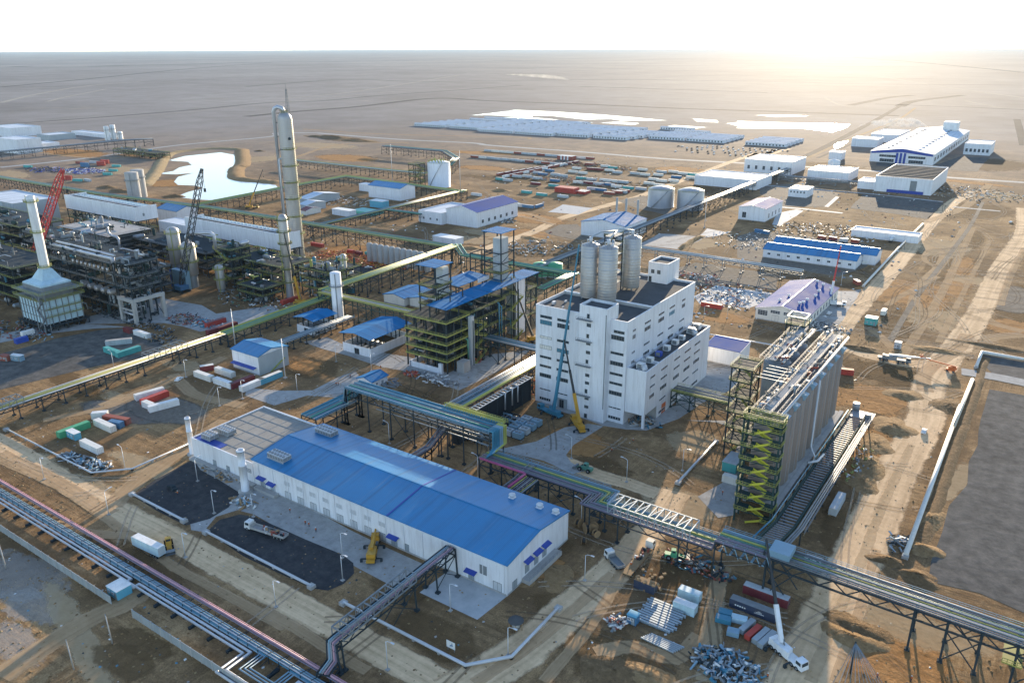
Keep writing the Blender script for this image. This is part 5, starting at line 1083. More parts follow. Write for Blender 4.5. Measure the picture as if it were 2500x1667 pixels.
b = MB(); b.tube([(-213.6, 300, 2), (-213.6, 300, 24), (-216, 300, 25)], .35); b.tube([(-213.6, 302, 2), (-213.6, 302, 22), (-216, 302, 23)], .3); b.build('riser_pipe', 'pipe_blue', t)
b = MB(); b.tube([(-213.4, 274.6, 1), (-213.4, 274.6, 13), (-216, 274.6, 14)], .4); b.build('riser_pipe', 'pipe_green', t)

# --- storage silo battery on the right
t = thing('silo_battery', 'battery of grey panelled silos on a concrete table with a cluttered top walkway', 'silo battery', (-62, 262, 0))
for k in range(8):
    y = 228.8 + k * 9.95 + (.6 if k > 3 else -.3)
    s = MB(); s.lathe((-60.3, y, 0), [(4.0, 6.3), (4.85, 7.6), (4.85, 33.6), (4.4, 34.2), (1.2, 35.4), (0, 35.5)], 24); s.build('silo_shell', 'silo_panel', t)
    b = MB()
    for j in range(7): a = -1.25 + j * .42; b.beam((-60.3 + 4.87 * math.cos(a), y + 4.87 * math.sin(a), 7.6), (-60.3 + 4.87 * math.cos(a), y + 4.87 * math.sin(a), 33.6), .1)
    b.build('panel_seam', 'galvanised', t)
    MB().add([(-55.4, y - 1.7, 33.), (-54.6, y - 1.2, 34.6), (-55.4, y + 1.7, 33.), (-54.6, y + 1.2, 34.6), (-57.4, y - 1.5, 35.3), (-57.4, y + 1.5, 35.3), (-56., y - 1.7, 32.9), (-56., y + 1.7, 32.9)], [(0, 2, 3, 1), (1, 3, 5, 4), (0, 1, 4), (2, 5, 3), (0, 4, 6), (2, 7, 5)]).build('filter_hood', 'pipe_pale_blue', t)
    b = MB(); b.cyl((-60.3, y, 5), (-60.3, y, 6.8), 1.5, 4., 16); b.build('outlet_cone', 'steel_dark', t)
for k in range(3):
    y = 275 + k * 10.4; MB().lathe((-72.6, y, 0), [(4., 6.3), (4.85, 7.6), (4.85, 33.2), (4.4, 34.), (0, 35)], 24).build('silo_shell', 'pipe_grey', t)
b = MB()
for k in range(11):
    y = 223.5 + k * 8.2; b.box(-55., -53.9, y - .5, y + .5, 0, 5.3); b.box(-67, -66, y - .5, y + .5, 0, 5.3)
b.box(-55.2, -53.7, 223, 307, 5.31, 6.3); b.box(-67.2, -65.8, 223, 307, 5.31, 6.3); b.box(-65.7, -55.3, 224, 306, 5.6, 6.2); b.box(-79, -67.4, 268, 304, 5.5, 6.2)
for x in (-78, -69):
    for y in (270, 281, 292, 302): b.box(x - .5, x + .5, y - .5, y + .5, 0, 5.5)
b.build('concrete_table', 'concrete', t)
def topwalk(x, y0, y1, seed):
    rnd = random.Random(seed)
    MB().box(x - 1.4, x + 1.4, y0, y1, 36.2, 36.35).build('walkway', 'concrete', t)
    b = MB()
    for s in (-1.4, 1.4): rail_run(b, [(x + s, y0), (x + s, y1)], 36.35, 1.2, 2., .09)
    b.build('walkway_railing', 'steel_grey', t)
    b = MB(); n = int((y1 - y0) / 2.4)
    for k in range(n):
        y = y0 + (k + .5) * (y1 - y0) / n; b.beam((x - 4.6, y, 35.6), (x + 4.4, y, 35.6), .14); 
        for s in (-4.4, -2.8, 2.8, 4.2): b.beam((x + s, y, 34), (x + s, y, 36.9), .1)
    for s in (-4.6, -2.9, 2.9, 4.3): b.beam((x + s, y0, 36.8), (x + s, y1, 36.8), .1); b.beam((x + s, y0, 36.2), (x + s, y1, 36.2), .1)
    b.build('roof_railing', 'steel_grey', t)
    for k in range(n):
        y = y0 + (k + rnd.random()) * (y1 - y0) / n; q = rnd.random(); s = rnd.choice((-3.2, -2.3, 2.1, 3.1)); b = MB()
        if q < .4: b.box(x + s - .6, x + s + .6, y - .7, y + .7, 35, 36 + rnd.random())
        elif q < .7: b.cyl((x + s, y, 34.6), (x + s, y, 36.8 + rnd.random() * .8), .5)
        else: b.tube([(x + s, y, 34.6), (x + s, y, 37.2), (x + s + rnd.choice((-1, 1)) * 1.6, y + 1, 37.2), (x, y + 1, 36.4)], .22)
        b.build(('filter_unit', 'valve', 'pipe')[0 if q < .4 else 1 if q < .7 else 2], rnd.choice(('box_rust', 'steel_grey', 'galvanised', 'louvre', 'concrete')), t)
topwalk(-60.6, 223.5, 308, 5); topwalk(-72.8, 268, 309, 6)
MB().tube([(-56.2, 224, 36.), (-56.2, 308, 36.)], .45, 8).build('conveying_pipe', 'louvre', t)
MB().tube([(-69.2, 269, 36.), (-69.2, 308, 36.)], .4, 8).build('conveying_pipe', 'louvre', t)
b = MB()
for k in range(5): y = 250 + k * 3.; b.beam((-72, y, 36.4), (-62, y, 36.4), .2)
b.build('cross_pipe', 'galvanised', t)
b = MB(); b.tube([(-55.1, 264.2, 34), (-55.1, 264.2, 9), (-54.2, 263, 8), (-52.4, 260, 7.6)], .35, 8); b.tube([(-53.6, 255.5, 7), (-51, 258, 7.4), (-50.5, 264, 7.4)], .45, 8); b.build('downpipe', 'louvre', t)
# yellow stair tower at its front
t = thing('stair_tower', 'yellow zig-zag stair tower on the front of the silo battery', 'stair tower', (-59.8, 221, 0))
zt = [4.4 * k for k in range(1, 8)] + [35.2]
for x in (-65.4, -54.4):
    for y in (218.4, 222.6): MB().beam((x, y, 0), (x, y, 37), .5).build('column', 'steel_green', t)
for k, z in enumerate(zt):
    MB().box(-65.8, -61.6 if z < 35 else -54, 218.2, 222.8, z - .1, z).build('landing', 'steel_green', t)
    MB().box(-57.4, -54., 218.2, 222.8, z - 2.3, z - 2.2).build('landing', 'steel_green', t)
    b = MB(); rail_run(b, [(-61.6, 218.1), (-65.9, 218.1), (-65.9, 222.8)], z, 1.15, 1.4, .11); rail_run(b, [(-57.4, 218.1), (-53.9, 218.1), (-53.9, 222.8)], z - 2.2, 1.15, 1.4, .11); b.build('railing', 'rail_yellow', t)
    b = MB(); z0 = z - 4.4
    b.beam((-62, 219.2, z0), (-57.2, 219.2, z - 2.2), 1.1, .2); b.beam((-57.2, 220.8, z - 2.2), (-62, 220.8, z), 1.1, .2)
    for yy, za, zb in ((218.6, z0, z - 2.2), (221.4, z - 2.2, z)):
        xa, xb = (-62, -57.2) if yy < 220 else (-57.2, -62)
        b.beam((xa, yy, za + .4), (xb, yy, zb + .4), .06, .5)
    b.build('stair', 'stair_yellow', t)
    b = MB(); b.beam((-65.4, 218.4, z - .3), (-54.4, 218.4, z - .3), .2, .3); b.beam((-65.4, 222.6, z - .3), (-54.4, 222.6, z - .3), .2, .3); b.beam((-54.4, 218.4, z0), (-54.4, 222.6, z), .16); b.beam((-54.4, 222.6, z0), (-54.4, 218.4, z), .16); b.beam((-65.4, 222.6, z0), (-54.4, 222.6, z), .14); b.build('frame_beam', 'steel_green', t)
b = MB(); rail_run(b, ringpts((-65.9, -53.9, 218.1, 222.8)), 35.2, 1.4, 1.2, .14); rail_run(b, ringpts((-65.9, -53.9, 218.1, 222.8)), 36.6, .9, 1.2, .12); b.build('top_railing', 'rail_yellow', t)
# second access tower on the far left row
t = thing('access_tower', 'dark braced access tower with yellow rails left of the silo battery', 'access tower', (-80, 262, 0))
frame(t, (-83.4, -76.2, 257.6, 266.5), (6, 12., 18, 24., 30., 35.), 2, 2, cw=.45, brace=True, mrail='rail_yellow'); 
b = MB(); zz = [0, 6, 12, 18, 24, 30, 35]
for a, c in zip(zz, zz[1:]): b.beam((-83.4, 257.6, c), (-76.2, 257.6, a), .22); b.beam((-76.2, 257.6, a), (-76.2, 266.5, c), .2); b.beam((-76.2, 266.5, a), (-76.2, 257.6, c), .2)
b.build('cross_bracing', 'steel_green', t); zstair(t, -82.6, -77, 262, zz)
t = thing('access_tower', 'steel access tower with an open box frame at the far end of the silo battery', 'access tower', (-76, 312, 0))
frame(t, (-80, -73, 309, 316), (8, 16., 24., 32., 37.), 2, 2, cw=.4); zstair(t, -79, -74, 312, [0, 8, 16, 24, 32, 37])
b = MB(); 
for x in (-80, -73):
    for y in (309, 316): b.beam((x, y, 37), (x, y, 40), .3)
for a, c in (((-80, 309), (-73, 309)), ((-73, 309), (-73, 316)), ((-73, 316), (-80, 316)), ((-80, 316), (-80, 309))): b.beam((*a, 40), (*c, 40), .45)
b.build('top_frame', 'galvanised', t)
# --- cylindrical tanks
def tank(label, x, y, r, h, m, stairs=True, dome=2.):
    t = thing('storage_tank', label, 'tank', (x, y, 0))
    MB().lathe((x, y, 0), [(r * 1.02, 0), (r * 1.02, .4), (r, .42), (r, h), (r * .995, h + .1), (r * .5, h + dome * .8), (0, h + dome)], 40).build('shell', m, t)
    b = MB(); rail_run(b, [(x + r * math.cos(j * .2618), y + r * math.sin(j * .2618)) for j in range(25)], h, 1.2, 5, .1); b.build('top_railing', 'rail_yellow', t)
    b = MB(); n = 14
    for k in range(n):
        a0, a1 = -1.9 + k * .09, -1.9 + (k + 1) * .09
        b.beam((x + (r + .5) * math.cos(a0), y + (r + .5) * math.sin(a0), h * k / n), (x + (r + .5) * math.cos(a1), y + (r + .5) * math.sin(a1), h * (k + 1) / n), .8, .2)
    b.build('stair', 'steel_grey', t); return t
tk = tank('white storage tank wrapped by a yellow stair frame on the far plain', -553, 668, 12., 25.5, 'white_panel')
frame(tk, (-575, -566, 645, 660), (6, 12, 18., 24.5), 2, 3, cw=.5); zstair(tk, 646, 659, -566, [0, 6, 12, 18, 24.5], 'rail_yellow', 'Y')
b = MB(); 
for k in range(14): b.box(-560 + k * 1.1, -559.4 + k * 1.1, 660 + (k % 4) * 3, 660.8 + (k % 4) * 3, 26, 28.4 + (k % 3))
b.build('roof_fitting', 'rail_yellow', tk)
tank('silver domed storage tank, left of a pair near the far pipe bridge', -307, 693, 12.2, 16.5, 'cladding', dome=2.6)
tank('silver domed storage tank, right of a pair near the far pipe bridge', -280, 698, 12.2, 16.5, 'cladding', dome=2.6)
# ================================================================ PIPE BRIDGES AND PIPELINES
def off_path(p, off, dz=0.):
    """shift a 3-D path sideways by off, mitring its corners in plan"""
    n = len(p); hd = []
    for i in range(n - 1):
        d = Vector((p[i + 1][0] - p[i][0], p[i + 1][1] - p[i][1])); hd.append(d.normalized() if d.length > .01 else None)
    out = []
    for i in range(n):
        a = next((hd[j] for j in range(i - 1, -1, -1) if hd[j] is not None), None); b = next((hd[j] for j in range(i, n - 1) if hd[j] is not None), None)
        a = a if a is not None else b; b = b if b is not None else a
        na, nb = Vector((a.y, -a.x)), Vector((b.y, -b.x)); m = na + nb
        k = 1. / max(.3, m.length_squared / 2) ; m = m * k
        out.append((p[i][0] + m.x * off, p[i][1] + m.y * off, p[i][2] + dz))
    return out
def rack(name, label, path, w, pipes, step=9., drop=(0., 2.2), m='steel_dark', rails=None, truss=(), cap=None, group='pipe bridges', cw=.35, spread=0., brace=3, foot=True):
    """pipe bridge: bents, stringers, pipes and rails; pipes = (offset, rise, radius, material)"""
    t = thing(name, label, 'pipe rack', tuple(path[len(path) // 2][:2]) + (0,), group); k_ = 0
    for (a, c) in zip(path, path[1:]):
        d = Vector((c[0] - a[0], c[1] - a[1]))
        if d.length < 1.5: continue
        L = d.length; d.normalize(); n_ = Vector((d.y, -d.x)); n = max(1, round(L / step)); hw = w / 2
        for i in range(n + 1):
            if i == n and c is not path[-1] and n > 1: continue
            q = i / n; x, y, z = a[0] + (c[0] - a[0]) * q, a[1] + (c[1] - a[1]) * q, a[2] + (c[2] - a[2]) * q
            if any(s0 <= (x if abs(d.x) > .7 else y) <= s1 for s0, s1 in truss): continue
            b = MB(); f = (x - n_.x * (hw + spread), y - n_.y * (hw + spread)); g = (x + n_.x * (hw + spread), y + n_.y * (hw + spread))
            f1 = (x - n_.x * hw, y - n_.y * hw); g1 = (x + n_.x * hw, y + n_.y * hw)
            b.beam((*f, 0), (*f1, z), cw); b.beam((*g, 0), (*g1, z), cw)
            for dr in drop: b.beam((*f1, z - dr - .2), (*g1, z - dr - .2), cw * .8)
            if foot and z > 4:
                for u in (f, g): b.box(u[0] - .6, u[0] + .6, u[1] - .6, u[1] + .6, 0, .5)
            if brace and k_ % brace == 0 and i < n:
                st = L / n; x2, y2 = x + d.x * st, y + d.y * st
                for s in (-hw, hw):
                    b.beam((x + n_.x * s, y + n_.y * s, .3), (x2 + n_.x * s, y2 + n_.y * s, z - drop[-1] - .3), cw * .5); b.beam((x2 + n_.x * s, y2 + n_.y * s, .3), (x + n_.x * s, y + n_.y * s, z - drop[-1] - .3), cw * .5)
            b.build('bent', m, t); k_ += 1
        b = MB()
        for s in (-hw, hw):
            for dr in drop: b.beam((a[0] + n_.x * s, a[1] + n_.y * s, a[2] - dr - .1), (c[0] + n_.x * s, c[1] + n_.y * s, c[2] - dr - .1), cw * .7, cw)
        if len(drop) > 1:
            kk = max(2, int(L / (drop[-1] * 1.3)))
            for i in range(kk):
                for s in (-hw, hw):
                    q0, q1 = i / kk, (i + 1) / kk; za, zb = (drop[0], drop[-1]) if i % 2 else (drop[-1], drop[0])
                    b.beam((a[0] + (c[0] - a[0]) * q0 + n_.x * s, a[1] + (c[1] - a[1]) * q0 + n_.y * s, a[2] + (c[2] - a[2]) * q0 - za - .1), (a[0] + (c[0] - a[0]) * q1 + n_.x * s, a[1] + (c[1] - a[1]) * q1 + n_.y * s, a[2] + (c[2] - a[2]) * q1 - zb - .1), cw * .5)
        kk = int(L / 2.5)
        for i in range(kk + 1):
            q = i / max(1, kk); x, y, z = a[0] + (c[0] - a[0]) * q, a[1] + (c[1] - a[1]) * q, a[2] + (c[2] - a[2]) * q; b.beam((x - n_.x * hw, y - n_.y * hw, z - .15), (x + n_.x * hw, y + n_.y * hw, z - .15), .16)
        b.build('stringer', m, t)
        if rails:
            rm, side = rails
            for s in side:
                b = MB(); q0 = (a[0] + n_.x * s * (hw + .5), a[1] + n_.y * s * (hw + .5)); q1 = (c[0] + n_.x * s * (hw + .5), c[1] + n_.y * s * (hw + .5))
                n2 = max(1, int(L / 2.6))
                for i in range(n2 + 1): q = i / n2; x, y, z = q0[0] + (q1[0] - q0[0]) * q, q0[1] + (q1[1] - q0[1]) * q, a[2] + (c[2] - a[2]) * q; b.beam((x, y, z - .1), (x, y, z + 1.1), .09)
                for h in (.55, 1.1): b.beam((*q0, a[2] + h), (*q1, c[2] + h), .09)
                b.beam((q0[0] - n_.x * s * .4, q0[1] - n_.y * s * .4, a[2] - .06), (q1[0] - n_.x * s * .4, q1[1] - n_.y * s * .4, c[2] - .06), .8, .08); b.build('walkway', rm, t)
    if cap:
        for (a, c) in cap:
            b = MB(); d = Vector((c[0] - a[0], c[1] - a[1])).normalized(); n_ = Vector((d.y, -d.x)); L = math.dist(a[:2], c[:2]); k2 = max(3, int(L / 2.6)); h = 2.4
            for s in (-w / 2 - .2, w / 2 + .2):
                p0 = Vector((a[0] + n_.x * s, a[1] + n_.y * s, a[2])); p1 = Vector((c[0] + n_.x * s, c[1] + n_.y * s, c[2])); up = Vector((0, 0, h))
                b.beam(p0 + up, p1 + up, .32); b.beam(p0, p1, .32)
                for i in range(k2 + 1):
                    x = p0.lerp(p1, i / k2); b.beam(x, x + up, .22)
                    if i < k2: y = p0.lerp(p1, (i + 1) / k2); b.beam(x if i % 2 else x + up, y + up if i % 2 else y, .18)
            for i in range(k2 + 1):
                q = i / k2; x, y = a[0] + (c[0] - a[0]) * q, a[1] + (c[1] - a[1]) * q; z = a[2] + (c[2] - a[2]) * q + h; b.beam((x - n_.x * (w / 2 + .2), y - n_.y * (w / 2 + .2), z), (x + n_.x * (w / 2 + .2), y + n_.y * (w / 2 + .2), z), .25)
            b.build('truss', m if cap[0] is not (a, c) and m != 'steel_dark' else 'steel_grey', t)
    for o, dz, r, pm in pipes: MB().tube(off_path(path, o, dz + r), r, 8).build('pipe', pm, t)
    return t
def evenly(w, n, mats, r=.2, dz=0.): return [(-w / 2 + w * (i + .5) / n, dz, r * (.66 if i % 3 else 1.05), mats[i % len(mats)]) for i in range(n)]
# low sleeper rack across the lower left corner
t = thing('sleeper_rack', 'low pipe rack with a pink pipe and white loops across the lower left corner', 'pipe rack', (-200, 95, 0), 'pipe bridges')
for o, z, r, pm in ((97.9, 2.6, .28, 'pipe_pink'), (97.3, 2.6, .16, 'pipe_purple'), (98.5, 2.55, .14, 'pipe_pink'), (96.2, 1.7, .2, 'pipe_pale_blue'), (95.6, 1.7, .24, 'pipe_pale_blue'), (95., 1.7, .2, 'cladding_pipe'), (94.5, 1.6, .16, 'pipe_blue')):
    MB().tube([(-340, o, z), (-40, o, z)], r).build('pipe', pm, t)
def lp(o, r, x0, d): return [(-340, 93.6 - o, 1.1), (-196 + o, 93.6 - o, 1.1), (-196 + o, 91.2 - o, 1.1), (-189 - o, 91.2 - o, 1.1), (-189 - o, 93.6 - o, 1.1), (x0 + o, 93.6 - o, 1.1), (x0 + o, 93.6 - d + o, 1.1), (x0 + 16 - o, 93.6 - d + o, 1.1), (x0 + 16 - o, 93.6 - o, 1.1), (-40, 93.6 - o, 1.1)]
MB().tube([(-340, 93.4, 1.1), (-193.5, 93.4, 1.1), (-193.5, 91.6, 1.1), (-189.5, 91.6, 1.1), (-189.5, 93.4, 1.1), (-142.2, 93.4, 1.1), (-142.2, 86.2, 1.1), (-125, 86.2, 1.1), (-125, 93.4, 1.1), (-40, 93.4, 1.1)], .34, 10).build('pipe', 'louvre', t)
MB().tube([(-340, 92.2, 1.1), (-143.6, 92.2, 1.1), (-143.6, 84.6, 1.1), (-123.4, 84.6, 1.1), (-123.4, 92.2, 1.1), (-40, 92.2, 1.1)], .3, 10).build('pipe', 'louvre', t)
for k in range(3): MB().tube([(-340, 94.9 - k * .35, 1.4), (-139.6 + k * .9, 94.9 - k * .35, 1.4), (-139.6 + k * .9, 88.1 + k * .8, 1.4), (-127.4 - k * .9, 88.1 + k * .8, 1.4), (-127.4 - k * .9, 94.9 - k * .35, 1.4), (-40, 94.9 - k * .35, 1.4)], .17, 8).build('pipe', 'pipe_pale_blue', t)
for k in range(78):
    x = -338 + k * 3.8; b = MB(); b.beam((x, 99, 0), (x, 99, 2.4), .18); b.beam((x, 94.2, 0), (x, 94.2, 2.2), .18); b.beam((x, 91.6, .9), (x, 99.2, 2.15), .16); b.beam((x, 94.2, 2.9), (x, 97., 2.2), .14)
    if k % 2 == 0: b.box(x - .35, x + .35, 90.6, 94, 0, .7)
    b.build('sleeper_bent', 'steel_dark', t)
# little truss bridge to the warehouse
rack('pipe_bridge', 'dark truss pipe bridge from the blue warehouse down to the low sleeper rack', [(-121.8, 146.6, 9.), (-121.8, 103., 8.4), (-121.8, 101.5, 8.2), (-121.8, 101.4, 3.), (-120.5, 97, 3.)], 3.2,
     [(-1.1, 0, .22, 'pipe_purple'), (-.5, 0, .18, 'pipe_pink'), (.2, 0, .22, 'pipe_grey'), (.8, 0, .2, 'pipe_pale_blue'), (1.2, -.9, .18, 'pipe_grey')], 9.5, (0., 1.9), cap=[((-121.8, 130, 8.6), (-121.8, 103.5, 8.2))], truss=((108, 122),), spread=.6, brace=2)
# main pipe bridge, high part behind the warehouse
PB = ['pipe_blue', 'pipe_blue', 'pipe_pale_blue', 'pipe_blue', 'pipe_grey', 'pipe_blue', 'pipe_green', 'pipe_blue', 'cladding_pipe', 'pipe_blue']
rack('pipe_bridge', 'high pipe bridge of blue pipes stepping up behind the far eave of the blue warehouse', [(-218.6, 182., 9.), (-218.6, 202.8, 9.), (-217., 202.8, 9.2), (-215.4, 202.8, 15.8), (-146., 202.8, 15.8)], 8.,
     evenly(8.4, 10, PB, .3), 12, (0., 3.2), 'steel_dark', ('pipe_pale_blue', (1,)), brace=4)
b = MB(); t = bpy.data.objects['pipe_bridge.001']
for z in (12.4, 10.6):
    for k in range(4): b.tube([(-200 + k * 2, 199.4 + k * 2.2, z), (-146, 199.4 + k * 2.2, z)], .2, 6)
b.build('lower_pipe', 'pipe_grey', t)
b = MB(); b.box(-170., -146.5, 206.4, 209., 15.5, 15.7); rail_run(b, [(-172, 206.3), (-145.6, 206.3)], 15.7, 2.2, 1.1, .14); rail_run(b, [(-172, 209.2), (-145.6, 209.2)], 15.7, 1.4, 1.1, .12); rail_run(b, [(-172, 207.6), (-145.6, 207.6)], 16.4, 1.1, 1.2, .12); b.build('cable_tray', 'pipe_yellow', t)
for k in range(8): MB().tube([(-147.5, 199.2 + k * .95, 16.3), (-144.9 + k * .1, 199.2 + k * .95, 16.3), (-144.9 + k * .1, 199.2 + k * .95, 9.6), (-143.5, 193.4 + k * .8, 9.5)], .32, 8).build('pipe', ('pipe_blue', 'pipe_blue', 'pipe_pale_blue', 'pipe_yellow')[k // 2], t)
rack('pipe_bridge', 'lower pipe bridge with a magenta pipe, jogging towards the yellow stair tower', [(-146, 196., 9.), (-99.6, 196., 9.), (-99.6, 189.8, 9.), (-61., 189.8, 9.), (-60.2, 189.8, 12.), (-46, 189.8, 12.)], 7.,
     evenly(7.4, 10, ['pipe_purple', 'pipe_grey', 'pipe_grey', 'pipe_purple', 'pipe_grey', 'pipe_green', 'pipe_yellow', 'pipe_green', 'pipe_pale_blue', 'pipe_pale_blue'][::-1], .24), 9.5, (0., 2.3), 'steel_dark', ('pipe_pale_blue', (-1,)), truss=((-89, -76),))
t = bpy.data.objects['pipe_bridge.002']
MB().tube([(-144.5, 191.2, 10.), (-127, 191.2, 10.), (-126, 190.6, 10), (-126, 181, 10.)], .4).build('pipe', 'pipe_magenta', t)
b = MB(); q0, q1 = -93.6, -67.6
for yy in (186.4, 193.2): b.beam((q0, yy, 12.4), (q1, yy, 12.4), .3); b.beam((q0, yy, 9), (q1, yy, 9), .3)
for k in range(13): x = q0 + (q1 - q0) * k / 12; b.beam((x, 186.4, 12.4), (x, 193.2, 12.4), .3); b.beam((x, 186.4, 9), (x, 186.4, 12.4), .25); b.beam((x, 193.2, 9), (x, 193.2, 12.4), .25)
for k in range(0, 12, 2): x = q0 + (q1 - q0) * k / 12; b.beam((x, 186.4, 12.4), (x + 2.16, 193.2, 12.4), .25); b.beam((x, 186.4, 9), (x + 2.16, 186.4, 12.4), .2); b.beam((x + 2.16, 186.4, 12.4), (x + 4.33, 186.4, 9), .2)
b.build('white_truss', 'galvanised', t)
rack('pipe_bridge', 'pipe bridge on tall splayed legs crossing the dirt road at the lower right', [(-46, 190.4, 12.2), (12, 190.4, 11.4), (60, 190.4, 11.)], 7.4,
     evenly(7.2, 9, ['pipe_grey', 'steel_grey', 'pipe_green', 'pipe_grey', 'pipe_yellow', 'cladding_pipe', 'steel_grey', 'pipe_grey', 'steel_grey'], .26), 7., (0., 2.6), 'steel_dark', ('pipe_pale_blue', (-1,)), truss=((-42, -15.5),), spread=.5, brace=2, cw=.5)
b = MB(); b.box(8, 60, 193.4, 195.4, 10.4, 10.6); rail_run(b, [(8, 195.6), (60, 195.6)], 10.6, 1.3, 1.4, .12); b.box(9.5, 13.5, 186, 195, 6, 6.2); rail_run(b, [(9.5, 186), (13.5, 186)], 6.2, 1.2, 1., .12); b.build('yellow_walkway', 'rail_yellow', bpy.data.objects['pipe_bridge.003'])
b = MB()
for k in range(5): b.beam((-58 + k * 3, 186.3, 12.5), (-56.5 + k * 3, 186.3, 9.), .22); b.box(-59 + k * 3, -58.4 + k * 3, 186, 194, 9.5, 9.8)
b.box(-46, -40.5, 187.5, 193.5, 12.4, 14.2); b.build('valve_house', 'pipe_pale_blue', bpy.data.objects['pipe_bridge.003'])
# crossing bridge towards the white block, wall of fin coolers beside it
rack('pipe_bridge', 'pipe bridge with a yellow tray leading to the left of the tall white block', [(-175.4, 207.4, 11.4), (-175.4, 284., 11.4)], 8.4,
     evenly(8., 9, ['cladding_pipe', 'pipe_pale_blue', 'pipe_grey', 'pipe_pale_blue', 'pipe_blue', 'pipe_grey', 'pipe_pale_blue', 'pipe_green', 'pipe_grey'], .26) + [(3.6, .2, .5, 'pipe_yellow'), (2.8, .2, .3, 'rail_yellow')], 10, (0., 3.), brace=3)
t = thing('fin_cooler_wall', 'long dark cooler wall with a white ladder-like top frame beside the yellow cable tray', 'cooler', (-169, 235, 0))
MB().box(-170.6, -168.2, 209, 259, .3, 9.6).build('fin_panel', 'dark_void', t)
b = MB(); b.beam((-170.4, 209, 10.8), (-170.4, 259, 10.8), .22); b.beam((-167.4, 209, 10.8), (-167.4, 259, 10.8), .22)
for k in range(24): b.beam((-170.4, 209.5 + k * 2.1, 10.8), (-167.4, 209.5 + k * 2.1, 10.8), .3)
b.build('top_frame', 'box_white', t)
b = MB()
for k in range(9): b.beam((-168., 210 + k * 6, 0), (-168., 210 + k * 6, 10.8), .3)
b.build('column', 'steel_dark', t)
for y in (238., 243., 247.): MB().tube([(-170, y, 11.2), (-166.9, y, 11.2), (-166.9, y, 4)], .3).build('pipe', 'cladding_pipe', t)
rack('pipe_bridge', 'pipe bridge of pale pipes between the steel tower and the tall white block', [(-212.5, 287.6, 11.), (-166.8, 287.6, 11.)], 6., evenly(6., 7, ['pipe_pale_blue', 'cladding_pipe', 'pipe_grey', 'pipe_blue', 'cladding_pipe'], .28), 9, (0., 2.6))
for k, (y0, x1) in enumerate(((182, -166.5), (181, -128.))):
    rack('pipe_bridge', ['short sloping pipe bridge to the far eave left of the sun patch', 'short sloping pipe bridge to the far eave right of the sun patch'][k], [(x1, y0 - 2, 8.2), (x1, y0 + 8, 8.2), (x1, y0 + 17, 12.4 if k == 0 else 9.4)], 3., evenly(3., 5, ['pipe_grey', 'pipe_purple', 'pipe_grey'], .18), 8., (0., 1.8), brace=0)
rack('pipe_bridge', 'short pipe bridge with yellow and magenta pipes to the eave by the warehouse roof fans', [(-123.5, 180.4, 9.), (-123.5, 191., 9.)], 5., evenly(5, 7, ['pipe_yellow', 'pipe_grey', 'pipe_purple', 'pipe_grey', 'pipe_purple'], .2), 8., (0., 1.6), brace=0)
# long bridge along the left half of the site
YP = ['louvre', 'pipe_yellow', 'pipe_grey', 'pipe_yellow', 'rail_yellow', 'pipe_grey', 'louvre']
rack('pipe_bridge', 'long pipe bridge with a yellow walkway crossing the left half from the container yard upwards', [(-331.5, 20., 5.8), (-331.5, 228, 6.4)], 5., evenly(5.2, 7, YP, .26), 9., (0., 1.4), brace=3, spread=.4, cap=[((-331.5, 112, 6.3), (-331.5, 131, 6.3)), ((-331.5, 186, 6.6), (-331.5, 206, 6.6))], truss=((116, 126), (190, 200)))
rack('pipe_bridge', 'higher pipe bridge of yellow pipes climbing from the white vessel to the far corner tower', [(-331.5, 228, 6.4), (-331.5, 296, 8.), (-333.5, 298, 11.5), (-335., 420, 13.)], 7., evenly(7., 8, ['pipe_yellow', 'pipe_yellow', 'pipe_grey', 'pipe_green', 'pipe_yellow', 'pipe_grey', 'pipe_green', 'pipe_yellow'], .34), 10., (0., 3.2), 'steel_dark', ('rail_yellow', (1,)))
rack('pipe_bridge', 'long double-deck pipe bridge running behind the white galleries and silver column', [(-1150, 405, 10.), (-760, 408, 10.), (-600, 420, 11.), (-480, 416, 12.5), (-334, 417.5, 12.5)], 8., evenly(8., 8, ['pipe_grey', 'pipe_yellow', 'cladding_pipe', 'pipe_green', 'pipe_grey', 'cladding_pipe', 'pipe_yellow', 'pipe_green'], .35), 12., (0., 3.6), 'steel_dark', ('rail_yellow', (1,)), brace=2)
rack('pipe_bridge', 'green pipe bridge from the corner tower down behind the steel tower to the roof silos', [(-335, 421, 13.5), (-319, 408, 11.), (-236, 409, 10.5), (-236, 372, 10.)], 6., evenly(6., 6, ['pipe_green', 'pipe_green', 'pipe_grey', 'pipe_green', 'pipe_yellow', 'pipe_green'], .36), 12., (0., 2.6), 'steel_green')
rack('pipe_bridge', 'grey pipe bridge beside the blue gable house leading to the open hall', [(-301.3, 236, 5.), (-301.3, 286, 5.2)], 4.6, evenly(4.6, 6, ['pipe_pale_blue', 'pipe_grey', 'cladding_pipe'], .22), 8., (0., 1.5), 'steel_dark', ('pipe_pale_blue', (1,)))
rack('pipe_bridge', 'yellow-green pipe bridge from the white vessel across to the steel tower', [(-331, 294, 12.), (-240, 294, 12.)], 6., evenly(6., 7, ['pipe_yellow', 'pipe_grey', 'rail_yellow', 'cladding_pipe', 'pipe_yellow', 'pipe_grey'], .26), 10., (0., 2.6), 'steel_green', ('rail_yellow', (1,)))
rack('pipe_bridge', 'pipe bridge in the middle distance passing the white hall with the blue roof half', [(-485.5, 424, 7.), (-485.5, 626, 8.)], 6., evenly(6., 5, ['pipe_grey', 'pipe_green', 'cladding_pipe', 'pipe_grey', 'pipe_yellow'], .4), 12., (0., 2.4), 'steel_dark', brace=3)
